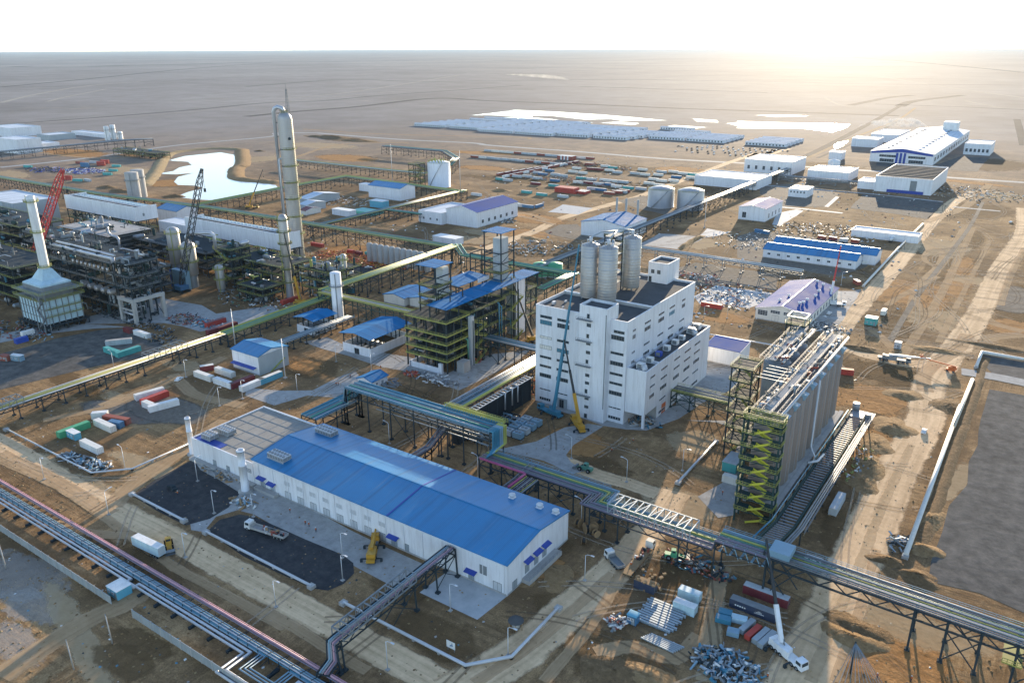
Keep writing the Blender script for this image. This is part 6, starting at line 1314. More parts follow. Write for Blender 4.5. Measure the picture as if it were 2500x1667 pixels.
rack('pipe_bridge', 'short branch bridge beside the white hall with the blue roof half', [(-485, 512, 7.), (-446, 514, 7.)], 5., evenly(5., 4, ['pipe_grey', 'pipe_green'], .4), 12., (0., 2.4))
rack('pipe_bridge', 'pipe bridge with a green-yellow deck running past the pond to the far storage tank', [(-634, 430, 9.), (-643, 540, 9.), (-644, 620, 9.), (-545, 618, 8.5), (-480, 617, 8.)], 8., evenly(8., 6, ['pipe_yellow', 'pipe_green', 'pipe_grey', 'pipe_yellow', 'pipe_green', 'pipe_grey'], .5), 13., (0., 3.), 'steel_dark', ('rail_yellow', (1,)))
rack('pipe_bridge', 'far pipe bridge right of the silver column, ending at the white storage tank', [(-800, 686, 8.), (-640, 686, 8.), (-590, 690, 8.)], 8., evenly(8., 5, ['pipe_yellow', 'pipe_grey', 'pipe_green', 'louvre', 'pipe_grey'], .5), 14., (0., 3.), 'steel_dark', ('rail_yellow', (1,)))
rack('pipe_bridge', 'farthest pipe bridge bending round behind the white storage tank', [(-800, 847, 10.), (-690, 847, 10.), (-634, 800, 10.), (-600, 742, 10.)], 10., evenly(9., 4, ['pipe_green', 'pipe_grey', 'pipe_yellow', 'pipe_grey'], .6), 14., (0., 4.), 'steel_dark')
rack('pipe_bridge', 'pale pipe bridge passing in front of the double blue-roofed sheds', [(-262, 508, 7.), (-190, 508, 7.), (-125, 506, 7.)], 4.4, evenly(4.4, 5, ['louvre', 'pipe_yellow', 'louvre', 'pipe_grey', 'louvre'], .42), 12., (0., 2.), 'steel_grey', brace=3)
rack('pipe_bridge', 'long dark pipe bridge running away past the two silver domed tanks', [(-268, 400, 8.), (-266, 690, 8.), (-265, 950, 8.)], 6., evenly(6., 5, ['pipe_grey', 'steel_grey', 'pipe_grey', 'galvanised', 'pipe_grey'], .42), 13., (0., 3.), 'steel_dark', brace=3)
rack('pipe_bridge', 'thin pipe bridge in front of the far white hall with the lattice roof', [(-262, 905, 6.), (-140, 905, 6.)], 4., evenly(4., 3, ['pipe_grey'], .4), 15., (0., 2.), 'steel_grey')
rack('pipe_bridge', 'yellow-railed pipe bridge between the tall white block and the silo battery', [(-116.6, 288.4, 7.5), (-84, 288.4, 7.8)], 6., evenly(6., 7, ['pipe_grey', 'cladding_pipe', 'pipe_yellow', 'pipe_grey'], .24), 8., (0., 3.2), 'steel_green', ('rail_yellow', (1, -1)), brace=1)
rack('pipe_bridge', 'far pipe bridge by the white chimney-like columns at the upper left', [(-1190, 500, 10.), (-1185, 600, 10.), (-1183, 690, 10.), (-1165, 725, 10.)], 8., evenly(8., 4, ['pipe_grey'], .6), 14., (0., 4.), 'steel_dark')
# sloping rail conveyor beside the silos
t = thing('pipe_conveyor', 'long raised pipe conveyor with ladder-like sleepers beside the silo battery', 'conveyor', (-49, 260, 0))
b = MB()
for s in (-51.6, -46.): b.beam((s, 196, 10.5), (s, 214, 6.5), .6, 1.2); b.beam((s, 214, 6.5), (s, 311, 5.), .6, 1.2)
b.build('side_girder', 'steel_green', t)
b = MB()
for k in range(60): y = 200 + k * 1.85; z = 10.5 - (y - 196) * .222 if y < 214 else 6.5 - (y - 214) * .0155; b.box(-51.1, -46.5, y - .22, y + .22, z - .2, z + .1)
b.build('sleeper', 'pipe_grey', t)
for o in (-52.8, -44.9, -44.2, -43.6): MB().tube([(o, 196, 10.8), (o, 214, 6.9), (o, 311, 5.4)], .26).build('pipe', 'pipe_blue' if o < -50 else 'steel_grey', t)
for k in range(12):
    y = 216 + k * 8.6; b = MB(); b.beam((-51.6, y, 0), (-51.6, y, 6), .4); b.beam((-44.4, y, 0), (-44.4, y, 6), .4); b.beam((-52, y, 5), (-43.5, y, 5), .3); b.build('bent', 'steel_dark', t)
b = MB(); rail_run(b, [(-43, 214), (-43, 311)], 5.4, 1.2, 3, .1); b.build('railing', 'pipe_grey', t)
b = MB(); b.box(-52, -43, 306, 313, 5.2, 5.5); b.cyl((-50.5, 313, 5.5), (-50.5, 313, 8.4), 1.4); b.box(-46, -44, 307, 309.5, 5.5, 7.); b.build('head_drive', 'pipe_grey', t)
# insulated ground pipelines round the lots
def pipeline(label, pts, r=.42, m='louvre', h=.75, step=7.):
    t = thing('ground_pipeline', label, 'pipeline', (pts[0][0], pts[0][1], 0), 'insulated pipelines round the lots')
    MB().tube([(x, y, h) for x, y in pts], r, 10).build('pipe', m, t)
    b = MB()
    for a, c in zip(pts, pts[1:]):
        n = max(1, min(24, int(math.dist(a, c) / step)))
        for i in range(n + 1): x, y = a[0] + (c[0] - a[0]) * i / n, a[1] + (c[1] - a[1]) * i / n; b.box(x - .35, x + .35, y - .35, y + .35, 0, h - r + .06)
    b.build('support_block', 'concrete', t)
    for x, y in (pts[0], pts[-1]): MB().box(x - .9, x + .9, y - .9, y + .9, 0, 1.).build('end_chamber', 'concrete', t)
    return t
pipeline('white ground pipeline round the lot of the green and white containers', [(-322.5, 120, ), (-261.5, 120), (-252.2, 129.6), (-252.2, 153)], .3)
pipeline('white ground pipeline along the empty black gravel lot with the small car', [(-236.6, 120), (-208., 120)], .4)
pipeline('white ground pipeline along the black lot with the flatbed truck', [(-196.8, 120), (-150, 120)], .4)
pipeline('white ground pipeline passing under the truss bridge and bending up the road corner', [(-137.5, 120), (-96.3, 120), (-88.8, 128.6), (-88.8, 150.5)], .42)
pipeline('white ground pipeline ending in the sunlit dirt left of the stair tower', [(-89.2, 265.4), (-88.8, 229.2)], .45)
pipeline('thick pale pipeline along the right-hand dirt road beside the black gravel field', [(-17.5, 349), (-17.1, 227)], .75, 'cream_panel', 1.)
pipeline('thick pale pipeline beside the upper road, above the sandy ramp', [(-16.6, 385.4), (-17.1, 327), (-17.3, 352)], .75, 'cream_panel', 1.)
pipeline('pale pipeline round the far corner of the pit at the right edge', [(-17., 404), (-16.8, 425.8), (1., 426.5), (30, 426)], .7, 'cream_panel', 1.)
pipeline('long white pipeline along the road by the double blue-roofed sheds', [(-90.3, 737), (-90.8, 627), (-90, 516)], .7, 'cream_panel', 1., 12.)
pipeline('pale pipeline crossing the ground behind the low blue-roofed shed', [(-150, 376.5), (-101, 380.4), (-85, 381.)], .4)
# ================================================================ CONTAINERS, VEHICLES, LAMPS, PEOPLE
PROTO = {}
def container(x, y, L, rz, m, label, group='shipping containers about the site', roof=None, name='shipping_container', z=0., detail=True, H=2.6, W=2.44, cat='container'):
    key = (m, L, roof, name, detail, H, W)
    if key in PROTO:
        return copy_tree(PROTO[key], (x, y, z), rz, label, group)
    t = thing(name, label, cat, (0, 0, 0), group); hl, hw = L / 2, W / 2
    b = MB(); b.box(-hl + .08, hl - .08, -hw + .06, hw - .06, .12, H - .06)
    if detail:
        n = int(L / .55)
        for i in range(n):
            p = -hl + .2 + (L - .4) * (i + .25) / n; b.box(p, p + .26, -hw + .02, -hw + .058, .22, H - .2); b.box(p, p + .26, hw - .058, hw - .02, .22, H - .2)
    for s in (-1, 1):
        for q in (-1, 1): b.box(s * hl - (.14 if s > 0 else 0), s * hl + (.14 if s < 0 else 0), q * hw - (.14 if q > 0 else 0), q * hw + (.14 if q < 0 else 0), 0, H)
        for zz in (.02, H - .16): b.box(-hl + .141, hl - .141, s * hw - (.1 if s > 0 else 0), s * hw + (.1 if s < 0 else 0), zz, zz + .14)
    b.build('body', m, t)
    MB().box(-hl + .05, hl - .05, -hw + .05, hw - .05, H - .055, H + .02).build('roof', roof or m, t)
    if detail:
        b = MB()
        for q in (-.52, .52): b.box(hl - .085, hl - .03, q * hw - hw * .46, q * hw + hw * .46, .2, H - .2)
        o = b.build('door', m, t)
        for q in (-.75, -.3, .3, .75): MB().beam((hl - .01, q * hw, .2), (hl - .01, q * hw, H - .2), .05).build('lock_bar', 'steel_grey', o)
    KIDS.clear(); PROTO[key] = t; t.location = (x, y, z); t.rotation_euler = (0, 0, rz); return t
def cabin(x, y, L, rz, m, label, roof='box_white', W=2.5, H=2.8, group='site cabins', wins=2):
    t = thing('site_cabin', label, 'cabin', (0, 0, 0), group); hl, hw = L / 2, W / 2
    MB().box(-hl, hl, -hw, hw, .15, H).build('body', m, t); MB().box(-hl - .12, hl + .12, -hw - .12, hw + .12, H + .01, H + .16).build('roof', roof, t)
    MB().box(-hl + .1, hl - .1, -hw + .1, hw - .1, 0, .148).build('skid', 'steel_dark', t)
    for i in range(wins):
        p = -hl + L * (i + .6) / (wins + .8); win(t, 'S', -hw, p - .45, p + .45, 1.2, 2.1, 2)
    door(t, 'S', -hw, hl - 1.3, hl - .4, .2, 2.3); t.location = (x, y, 0); t.rotation_euler = (0, 0, rz); return t
for c, m, roof, lab in (
    ((-298.9,134,12.19,1.57), 'box_green', None, 'bright green container with pale panels in the left container lot'),
    ((-292.3,142.8,12.19,0), 'cream_panel', None, 'cream container at the end of the green one in the left lot'),
    ((-279.4,130.2,12.19,0), 'box_white', 'cream_panel', 'white container with a pale pink roof standing alone on the left lot'),
    ((-289.8,146,6.06,0.28), 'box_blue', None, 'short grey-blue container beside the rust one in the left lot'),
    ((-293.3,148.3,12.19,0.26), 'box_rust', 'box_rust', 'rust red container behind the cream one in the left lot'),
    ((-303.2,147.1,6.06,0.82), 'box_white', None, 'white container behind the rust red one in the left lot'),
    ((-61.9,174.6,6.06,0), 'box_pale', None, 'long pale blue container behind a shorter one in the material yard'),
    ((-60.9,169,6.06,0), 'box_pale', 'box_white', 'shorter pale blue container with a white roof in the material yard'),
    ((-44.8,186,12.19,0), 'box_maroon', 'box_grey', 'dark red container with a grey roof below the pipe bridge'),
    ((-45.8,178.5,12.19,0), 'box_navy', 'steel_grey', 'dark navy container with a faded roof behind the beam stacks'),
    ((-40.4,244.2,12.19,1.57), 'box_grey', None, 'grey container in the shade right of the pipe conveyor'),
    ((-300.1,169.3,12.19,1.57), 'box_red', 'box_red', 'bright red container in the middle of the four by the long bridge'),
    ((-290.1,166.9,12.19,1.3), 'box_white', None, 'white container along the front of the four by the long bridge'),
    ((-305.9,170.6,12.19,1.36), 'box_white', 'cream_panel', 'white container with rust stains at the back of the four by the long bridge'),
    ((-295.7,163.6,6.06,0), 'box_white', 'cream_panel', 'short white container closing the side of the red container'),
    ((-367.5,190.1,12.19,0), 'box_teal', 'box_teal', 'teal container on the left side of the ring on the gravel yard'),
    ((-360.8,194.3,12.19,1.57), 'box_teal', 'box_teal', 'teal container along the front of the ring on the gravel yard'),
    ((-377.9,199.6,12.19,0.94), 'box_grey', 'concrete', 'grey cabin container at the back of the ring on the gravel yard'),
    ((-378.9,212.9,12.19,0), 'box_white', None, 'white container with a maroon one behind, at the edge of the gravel yard'),
    ((-390.5,212.4,6.06,0), 'box_maroon', None, 'short maroon container left of the white one at the gravel yard'),
    ((-430.2,180.5,6.06,1.57), 'box_white', None, 'white container with a grey lean-to near the fired heater'),
    ((-421.9,173.3,6.06,1.57), 'box_royal', None, 'small royal blue container near the fired heater'),
    ((-303.4,195.9,12.19,0), 'cream_panel', None, 'cream container on the left side of the ring by the blue gable house'),
    ((-289.4,196,12.19,0), 'box_white', None, 'white container at the front corner of the ring by the blue gable house'),
    ((-310.8,202.8,6.06,1.07), 'box_maroon', 'cream_panel', 'short dark red container at the back of the ring by the blue gable house'),
    ((-299.4,204.1,12.19,0), 'cream_panel', None, 'cream container inside the ring by the blue gable house'),
    ((-283.4,201.2,12.19,1.57), 'box_maroon', 'box_maroon', 'long maroon container facing the white and blue cabins'),
    ((-277.1,201.6,12.19,1.57), 'box_white', None, 'white cabin container in front of the blue gable house, left of the blue one'),
    ((-277,211.4,12.19,1.57), 'box_cyan', 'cream_panel', 'sky blue cabin container in front of the blue gable house'),
    ((-362.9,245.8,12.19,1.57), 'box_red', 'box_maroon', 'red container in the lay-down yard above the long bridge'),
    ((-351.8,244.8,12.19,1.57), 'box_maroon', 'box_rust', 'maroon container in front of the red one in the lay-down yard'),
    ((-352.2,235.8,6.06,1.57), 'box_maroon', None, 'short maroon container at the near end of the lay-down yard'),
    ((-360.9,295.4,12.19,1.57), 'box_red', 'box_red', 'bright red container at the foot of the slender column'),
    ((-369,350.4,12.19,1.57), 'box_teal', None, 'teal container behind the plain white vessel'),
    ((-453.7,402.5,12.19,0), 'box_red', None, 'red container at the far left of the row in the reddish yard'),
    ((-417.4,401.3,6.06,0), 'box_red', None, 'red container, left of the middle pair in the reddish yard'),
    ((-409,401,6.06,0), 'box_maroon', None, 'maroon container between the red and the teal one in the reddish yard'),
    ((-402,403.8,6.06,0), 'box_teal', None, 'pale teal container at the right end of the row in the reddish yard'),
    ((-152.5,424,12.19,0), 'box_red', None, 'bright red container behind the tall white block'),
    ((-94.9,520.2,6.06,-0.91), 'box_rust', 'cream_panel', 'rust container with a pale roof beside the upper dirt road'),
    ((-191.1,631.7,12.19,-0.21), 'box_blue', None, 'blue container beyond the double blue-roofed sheds'),
    ((-64.9,363,6.06,0.26), 'box_red', 'box_rust', 'red container just behind the far end of the silo battery'),
    ((-146.3,637.5,6.06,-0.24), 'box_rust', 'box_white', 'rust container with a white roof, first of four behind the double sheds'),
    ((-138.2,637.5,6.06,0), 'box_maroon', 'box_white', 'maroon container with a white roof, second of four behind the double sheds'),
    ((-130,637.1,6.06,0), 'box_grey', 'box_white', 'grey container with a white roof, third of four behind the double sheds'),
    ((-122,638.1,6.06,-0.21), 'box_rust', 'box_white', 'rust container with a white roof, last of four behind the double sheds'),
    ((-100.4,575.1,6.06,0.3), 'box_white', None, 'white container against the right end of the double sheds')):
    t = container(*c[:3], c[3], m, lab, roof=roof)
    if m == 'box_navy':
        b = MB(); LOC[t.name] = (0, 0, 0)
        for x0, x1, z in ((.6, 3.2, 1.05), (1., 2.6, 1.4), (1.5, 2.2, 1.75)): b.beam((x0, -1.235, z), (x1, -1.235, z + .12), .02, .16)
        for k in range(5): b.box(-4.6 + k * .62, -4.2 + k * .62, -1.245, -1.235, 1.1, 1.5)
        b.build('painted_mark', 'box_white', t)
x, y, L, a = (-68.9,167.2,6.06,0.79)
t = container(-73.5, 171.5, 6.06, 0., 'box_navy', 'navy box container filled with packs and red bags in the material yard', roof='timber')
rnd = random.Random(4); b = MB()
for k in range(26): b.obox((-76.5 + rnd.random() * 6.5, 169.8 + rnd.random() * 9, 2.6 if k < 12 else 0), rnd.uniform(.5, 1.2), rnd.uniform(.4, .9), rnd.uniform(.3, .6), rnd.random() * 3)
tag(b.build('goods_heap', ['timber']), 'heap of brown packs beside and on the navy box container', 'goods heap')['kind'] = 'stuff'
cabin(-294.1, 131.5, 6, 0, 'box_cyan', 'small white and blue site cabin in front of the green container')
cabin((-191.46,87.02)[0], (-191.46,87.02)[1] + 1.8, 5., 0., 'box_cyan', 'small white and blue cabin at the end of the long concrete fence', W=4.2)
cabin((-70.18,155.95)[0], (-70.18,155.95)[1] + 1.2, 2.6, 0., 'box_blue', 'tiny bright blue toilet cabin in the material yard', 'box_cyan', 2.2, 2.7)
cabin((-70.77,440.67)[0], (-70.77,440.67)[1] + 2.5, 5.8, 0., 'box_teal', 'teal hut with a pale flat roof between the two dirt roads', 'box_pale', 5.2, 4.)
container((-68.7,462.63)[0], (-68.7,462.63)[1] + 3, 6.06, 1.57, 'cream_panel', 'cream container just behind the teal hut')
cabin((-51.99,410.23)[0], (-51.99,410.23)[1] + 1.5, 3., 0., 'box_grey', 'small white booth on blue legs near the road crossing', 'box_white', 2.6, 3.4)
cabin((-397.07,158.04)[0], (-397.07,158.04)[1] + 1.5, 6.5, .3, 'pipe_pale_blue', 'grey-blue trailer cabin on the left of the gravel yard')
cabin((-401.65,154.95)[0], (-401.65,154.95)[1] + 1.5, 5., .3, 'box_rust', 'rusty cabin at the left edge of the gravel yard', 'box_rust')
cabin((-38.18,207.06)[0], (-38.18,207.06)[1], 4.4, 0., 'box_teal', 'green and white cabin standing in the sun by the yard behind the stair tower', 'box_white', 3.)
C5 = (-77.4,250.8); cabin(C5[0], C5[1], 9, 1.57, 'box_teal', 'long grey hut left of the yellow stair tower', 'box_grey', 5, 3.6)
container(*(-74.1,240.2,6.06,0.29)[:3], 0., 'cream_panel', 'cream container just left of the yellow stair tower')
# lamp posts ------------------------------------------------------------
def lamp(label, x, y, rz, h=8.4):
    if 'lamp' not in PROTO:
        t = thing('street_lamp', label, 'lamp post', (0, 0, 0), 'white single-arm lamp posts')
        MB().box(-.45, .45, -.45, .45, 0, .3).build('footing', 'concrete', t); MB().cyl((0, 0, .3), (0, 0, h), .13, .08, 8).build('pole', 'pole_white', t)
        MB().tube([(0, 0, h - .1), (.5, 0, h + .35), (1.9, 0, h + .6)], .07, 6).build('arm', 'pole_white', t); MB().box(1.7, 2.7, -.2, .2, h + .5, h + .68).build('lamp_head', 'pole_white', t)
        KIDS.clear(); PROTO['lamp'] = t; t.location = (x, y, 0); t.rotation_euler = (0, 0, rz); return t
    return copy_tree(PROTO['lamp'], (x, y, 0), rz, label)
for (x, y), rz, lab in (
    ((-271.69,108.88), 0, 'by the sunlit ruts left of the black lots'), ((-231.73,108.99), 1.6, 'at the dirt corner left of the black lots'), ((-226.54,138.03), 1.6, 'in front of the flat grey hall, by the far lot rim'), ((-204.43,128.48), 0, 'at the kerb between the two black lots'),
    ((-192.34,134.23), 0, 'behind the loaded flatbed truck'), ((-191.21,108.91), 0, 'beside the yellow wheel loader on the dirt road'), ((-255.26,128.85), 3.1, 'at the bend of the white pipeline by the containers'), ((-151.66,109.09), 0, 'on the verge between dirt road and truck lot'),
    ((-152.98,134.66), 0, 'on the rim of the truck lot near the yellow crane'), ((-145.17,127.17), 0, 'at the rounded end of the truck lot'), ((-112.22,134.12), 0, 'on the pale slab by the warehouse corner'), ((-111.28,108.85), 0, 'nearest the bottom edge, on the roadside'),
    ((-90.13,129.04), 0, 'inside the bend of the white pipeline at the road corner'), ((-104.16,189.61), 3.1, 'beyond the warehouse corner by the cable drums'), ((-89.1,165.25), 0, 'on a pale footing right of the warehouse gable'), ((-103.93,220.39), 3.1, 'on the dirt plot behind the lower pipe bridge'),
    ((-91.23,238.43), 0, 'in the sunlit streaks near the lone white pipeline'), ((-128.1,224.22), 3.1, 'on the plot in front of the tall white block'), ((-190.71,195.8), 3.1, 'behind the blue roof, left of the sloping bridge'), ((-147.91,194.18), 3.1, 'behind the blue roof, right of the sloping bridge'),
    ((-256.5,208.97), 0, 'beside the dug plot near the pump house'), ((-269.01,243.88), 0, 'in front of the open hall, left of its door'), ((-247.15,244.95), 0, 'in front of the corner of the open hall'), ((-270.58,191.28), 0, 'by the maroon container and the gable house'), ((-348.33,179.5), 3.1, 'by the long bridge below the teal ring'),
    ((-147.09,398.02), 0, 'behind the wing of the tall white block'), ((-138.16,409.93), 0, 'by the bright red container behind the tall block'), ((-102.37,512.12), 0, 'behind the violet-roofed garage'), ((-311.61,192.17), 0, 'by the white car on the container yard track'), ((-272.53,181.19), 0, 'between the container yard and the flat hall')):
    lamp('white lamp post ' + lab, x, y, rz)
def mast(label, x, y, h):
    t = thing('light_mast', label, 'mast', (x, y, 0), 'tall white masts'); MB().cyl((x, y, 0), (x, y, h), .28, .14, 8).build('pole', 'pole_white', t); MB().box(x - .7, x + .7, y - .7, y + .7, 0, .5).build('footing', 'concrete', t)
    MB().beam((x - .1, y, h - 1), (x - .1, y, h + 1.2), .06).build('rod', 'steel_grey', t)
mast('tall white mast at the near corner of the blue gable house', *(-273.52,216.85), 19.); mast('tall white mast behind the left corner of the blue gable house', *(-325.41,229.8), 20.)
for (x, y), h, lab in (((-622.38,669.81), 40, 'left of the white storage tank'), ((-512.55,652.76), 42, 'right of the white storage tank'), ((-237.17,625.99), 26, 'behind the roof silos by the long dark bridge')): mast('tall thin white mast ' + lab, x, y, h)
for k, ((x, y), lab) in enumerate((((-229.41,76.72), 'leaning concrete pole at the left edge by the salt-stained ground'), ((-174.71,76.69), 'concrete pole in the gap between the two fences'), ((-173.78,66.46), 'concrete pole nearest the bottom left corner'))):
    t = thing('concrete_pole', lab, 'pole', (x, y, 0), 'bare concrete poles'); MB().cyl((x, y, 0), (x - .5, y, 8.6), .2, .13, 8).build('shaft', 'concrete', t); MB().box(x - .6, x - .3, y - .05, y + .05, 8.3, 8.8).build('tip_bracket', 'steel_grey', t)
def fence(label, x0, x1, y, h=2.6):
    t = thing('concrete_fence', label, 'fence', ((x0 + x1) / 2, y, 0), 'grey-blue panel fences'); n = int((x1 - x0) / 4)
    for k in range(n):
        a, c = x0 + (x1 - x0) * k / n, x0 + (x1 - x0) * (k + 1) / n; MB().box(a + .12, c - .12, y - .08, y + .08, .1, h).build('panel', 'concrete_blue', t); MB().box(a - .13, a + .11, y - .16, y + .16, 0, h + .15).build('post', 'concrete', t)
fence('long grey-blue panel fence coming in from the left edge', -330, -189, 85.); fence('grey-blue panel fence cut by the bottom edge', -179.3, -100, 85.2)
# vehicles ----------------------------------------------------------------
def wheels(t, xs, hw, r=.52, w=.35, m='tyre'):
    for x in xs:
        for s in (-1, 1):
            b = MB(); b.cyl((x, s * hw, r), (x, s * (hw - w), r), r, n=12); o = b.build('wheel', m, t); MB().cyl((x, s * (hw + .012), r), (x, s * (hw - .05), r), r * .5, n=10).build('rim', 'steel_grey', o)
def cab(t, x0, x1, hw, z0, z1, m):
    b = MB(); b.add([(x0, -hw, z0), (x1, -hw, z0), (x1, hw, z0), (x0, hw, z0), (x0, -hw * .94, z1), (x1 - .35, -hw * .94, z1), (x1 - .35, hw * .94, z1), (x0, hw * .94, z1)], MB.BF); b.build('cab', m, t)
    b = MB(); zc, zt = z0 + (z1 - z0) * .52, z1 - .15; xw = x1 - .35 * (zc - z0) / (z1 - z0) + .03; xt = x1 - .35 * (zt - z0) / (z1 - z0) + .03
    b.add([(xw, -hw * .85, zc), (xw, hw * .85, zc), (xt, hw * .82, zt), (xt, -hw * .82, zt)], [(0, 1, 2, 3)])
    for s in (-1, 1): b.add([(x0 + .25, s * (hw * .98 + .015), zc), (x1 - .5, s * (hw * .98 + .015), zc), (x1 - .6, s * (hw * .96), zt), (x0 + .25, s * hw * .96, zt)], [(0, 1, 2, 3)])
    b.build('cab_glass', 'glass', t)
def veh(name, label, cat, x, y, rz, fn, group=None):
    t = thing(name, label, cat, (0, 0, 0), group); fn(t); t.location = (x, y, 0); t.rotation_euler = (0, 0, rz); KIDS.clear(); return t
def flatbed(cm, bed, load=True, L=12., sides=True, cab_l=2.2):
    def fn(t):
        h = L / 2; cab(t, h - cab_l, h, 1.2, .7, 2.9, cm); MB().box(-h, h - .2, -.5, .5, .6, .95).build('chassis', 'steel_dark', t)
        b = MB(); b.box(-h, h - cab_l - .4, -1.25, 1.25, .97, 1.2)
        if sides:
            for s in (-1.25, 1.17): b.box(-h, h - cab_l - .4, s, s + .08, 1.2, 1.75)
            b.box(-h, -h + .08, -1.17, 1.17, 1.2, 1.75); b.box(h - cab_l - .48, h - cab_l - .4, -1.17, 1.17, 1.2, 2.4)
        b.build('bed', bed, t); wheels(t, [h - 1.2, -h + 1.2, -h + 2.5, -h + 3.8], 1.25)
        if load:
            rn = random.Random(3)
            for k in range(18): MB().obox((rn.uniform(-h + .8, h - cab_l - 1.2), rn.uniform(-.8, .8), 1.2), rn.uniform(.5, 1.4), rn.uniform(.4, .9), rn.uniform(.3, .9), rn.random() * 3, tilt=rn.uniform(-.3, .3)).build('load_piece', rn.choice(('steel_grey', 'timber', 'box_white', 'steel_dark', 'box_rust')), t)
    return fn
def car(m, L=4.5):
    def fn(t):
        h = L / 2; b = MB(); pr = [(-h, .35), (-h, .85), (-h * .55, .95), (-h * .42, 1.45), (h * .15, 1.48), (h * .45, .98), (h * .95, .85), (h, .4)]
        n = len(pr); b.add([(x, -.86 + (.1 if z > 1.2 else 0), z) for x, z in pr] + [(x, .86 - (.1 if z > 1.2 else 0), z) for x, z in pr], [tuple(range(n)), tuple(range(2 * n - 1, n - 1, -1))] + [((i + 1) % n, i, n + i, n + (i + 1) % n) for i in range(n)], False); b.build('body', m, t)
        b = MB(); b.box(-h * .35, h * .1, -.84, .84, 1.02, 1.36); b.add([(h * .18, -.7, 1.44), (h * .18, .7, 1.44), (h * .44, .75, 1.02), (h * .44, -.75, 1.02)], [(3, 2, 1, 0)]); b.build('window_band', 'glass', t); wheels(t, [h * .62, -h * .62], .84, .33, .2)
    return fn
def loader(m):
    def fn(t):
        MB().add([(-3, -.9, .8), (2., -.7, .8), (2., .7, .8), (-3, .9, .8), (-3, -.9, 1.9), (1.2, -.6, 1.5), (1.2, .6, 1.5), (-3, .9, 1.9)], MB.BF).build('body', m, t); cab(t, -1.2, .5, .75, 1.6, 3.2, m); wheels(t, [-1.9, 1.5], 1.25, .8, .5)
        b = MB(); b.beam((1., -.5, 1.5), (3.4, -.5, .7), .25); b.beam((1., .5, 1.5), (3.4, .5, .7), .25); b.build('lift_arm', m, t); MB().add([(3.2, -1.4, .2), (4.4, -1.4, .15), (4.2, -1.4, 1.), (3.2, -1.4, 1.3), (3.2, 1.4, .2), (4.4, 1.4, .15), (4.2, 1.4, 1.), (3.2, 1.4, 1.3)], [(0, 1, 2, 3), (7, 6, 5, 4), (0, 4, 5, 1), (3, 2, 6, 7), (0, 3, 7, 4)]).build('bucket', 'steel_grey', t)
    return fn
def mobile_crane(cm, tip=None, base=None, bm=None, long=False, L=13.):
    """truck crane; tip is the boom head in local space"""
    def fn(t):
        h = L / 2; MB().box(-h, h - .3, -1.25, 1.25, .8, 1.5).build('carrier', cm, t); cab(t, h - 2.3, h, 1.2, .8, 2.9, cm); wheels(t, [-h + 1.3, -h + 2.7, -h + 4.1, h - 3.2, h - 1.6], 1.28, .6, .42)
        b = MB(); b.box(-4.2, .2, -1.2, 1.2, 1.51, 2.7); b.box(-5.3, -4.21, -1.3, 1.3, 1.6, 2.9); b.build('turntable', cm, t); MB().box(-.6, 1.1, -1.6, -.75, 1.6, 3.2).build('operator_cab', 'glass' if not bm else cm, t)
        b = MB(); p0 = Vector((-2.5, .1, 2.9)); p1 = Vector(tip); d = p1 - p0
        b.beam(p0, p0 + d * .36, 1.); b.build('boom', cm if not long else bm, t); b = MB(); b.beam(p0 + d * .33, p0 + d * .64, .7); b.beam(p0 + d * .63, p1, .45); b.build('boom_extension', bm or cm, t)
        b = MB(); b.cyl(p0 + d * .02 + Vector((1.2, 0, -.8)), p0 + d * .22, .22); b.build('lift_cylinder', 'steel_grey', t)
        if d.z > 8: b = MB(); b.cyl(p1, p1 - Vector((0, 0, min(6., d.z * .2))), .05, n=5); b.obox(p1 - Vector((0, 0, min(6., d.z * .2) + .9)), .5, .4, .9); b.build('hook_block', 'steel_dark', t)
        for x in (-4.5, 2.): 
            b = MB(); b.box(x - .2, x + .2, -3., 3., .9, 1.15)
            for s in (-2.9, 2.9): b.box(x - .35, x + .35, s - .35, s + .35, 0, .9)
            b.build('outrigger', 'steel_dark', t)
    return fn
def loc_tip(bx, by, rz, x, y, z): dx, dy = x - bx, y - by; return (dx * math.cos(-rz) - dy * math.sin(-rz), dx * math.sin(-rz) + dy * math.cos(-rz), z)
veh('flatbed_truck', 'flatbed truck with white cab and a loaded bed on the black gravel lot', 'truck', (-181.44,129.11)[0], (-181.44,129.11)[1] + 1.3, 3.14 + .16, flatbed('box_white', 'concrete', L=15.5))
def trailer(t): 
    MB().box(-6.1, 6.1, -1.25, 1.25, 1.1, 3.9).build('box_body', 'box_pale', t); MB().box(-6.0, 6.0, -1.15, 1.15, 3.91, 3.98).build('roof', 'box_white', t); MB().box(-5.8, 6., -.5, .5, .7, 1.09).build('chassis', 'steel_dark', t); wheels(t, [-4.8, -3.6, -2.4], 1.25); b = MB(); b.box(-6.14, -6.11, -1.1, 1.1, 1.3, 3.7); b.build('rear_door', 'box_grey', t)
    b = MB(); b.box(4.2, 4.4, -.9, -.7, 0, 1.1); b.box(4.2, 4.4, .7, .9, 0, 1.1); b.build('landing_leg', 'steel_grey', t)
veh('box_trailer', 'pale blue box trailer parked on the verge beside the low pipe rack', 'trailer', -202.5, 104.6, math.pi + .06, trailer)
veh('wheel_loader', 'dirty yellow wheel loader next to the box trailer', 'loader', -199.6, 109.2, -.5, loader('crane_yellow'))
veh('mobile_crane', 'yellow truck crane with lowered boom on the apron in front of the warehouse', 'crane', -147.4, 141.8, 2.2, mobile_crane('crane_yellow', (7.6, .1, 3.4)))
veh('concrete_truck', 'white truck with open rear parked at the edge of the sunlit dirt road', 'truck', -86, 177., 2.6, flatbed('box_white', 'steel_grey', False, 8.))
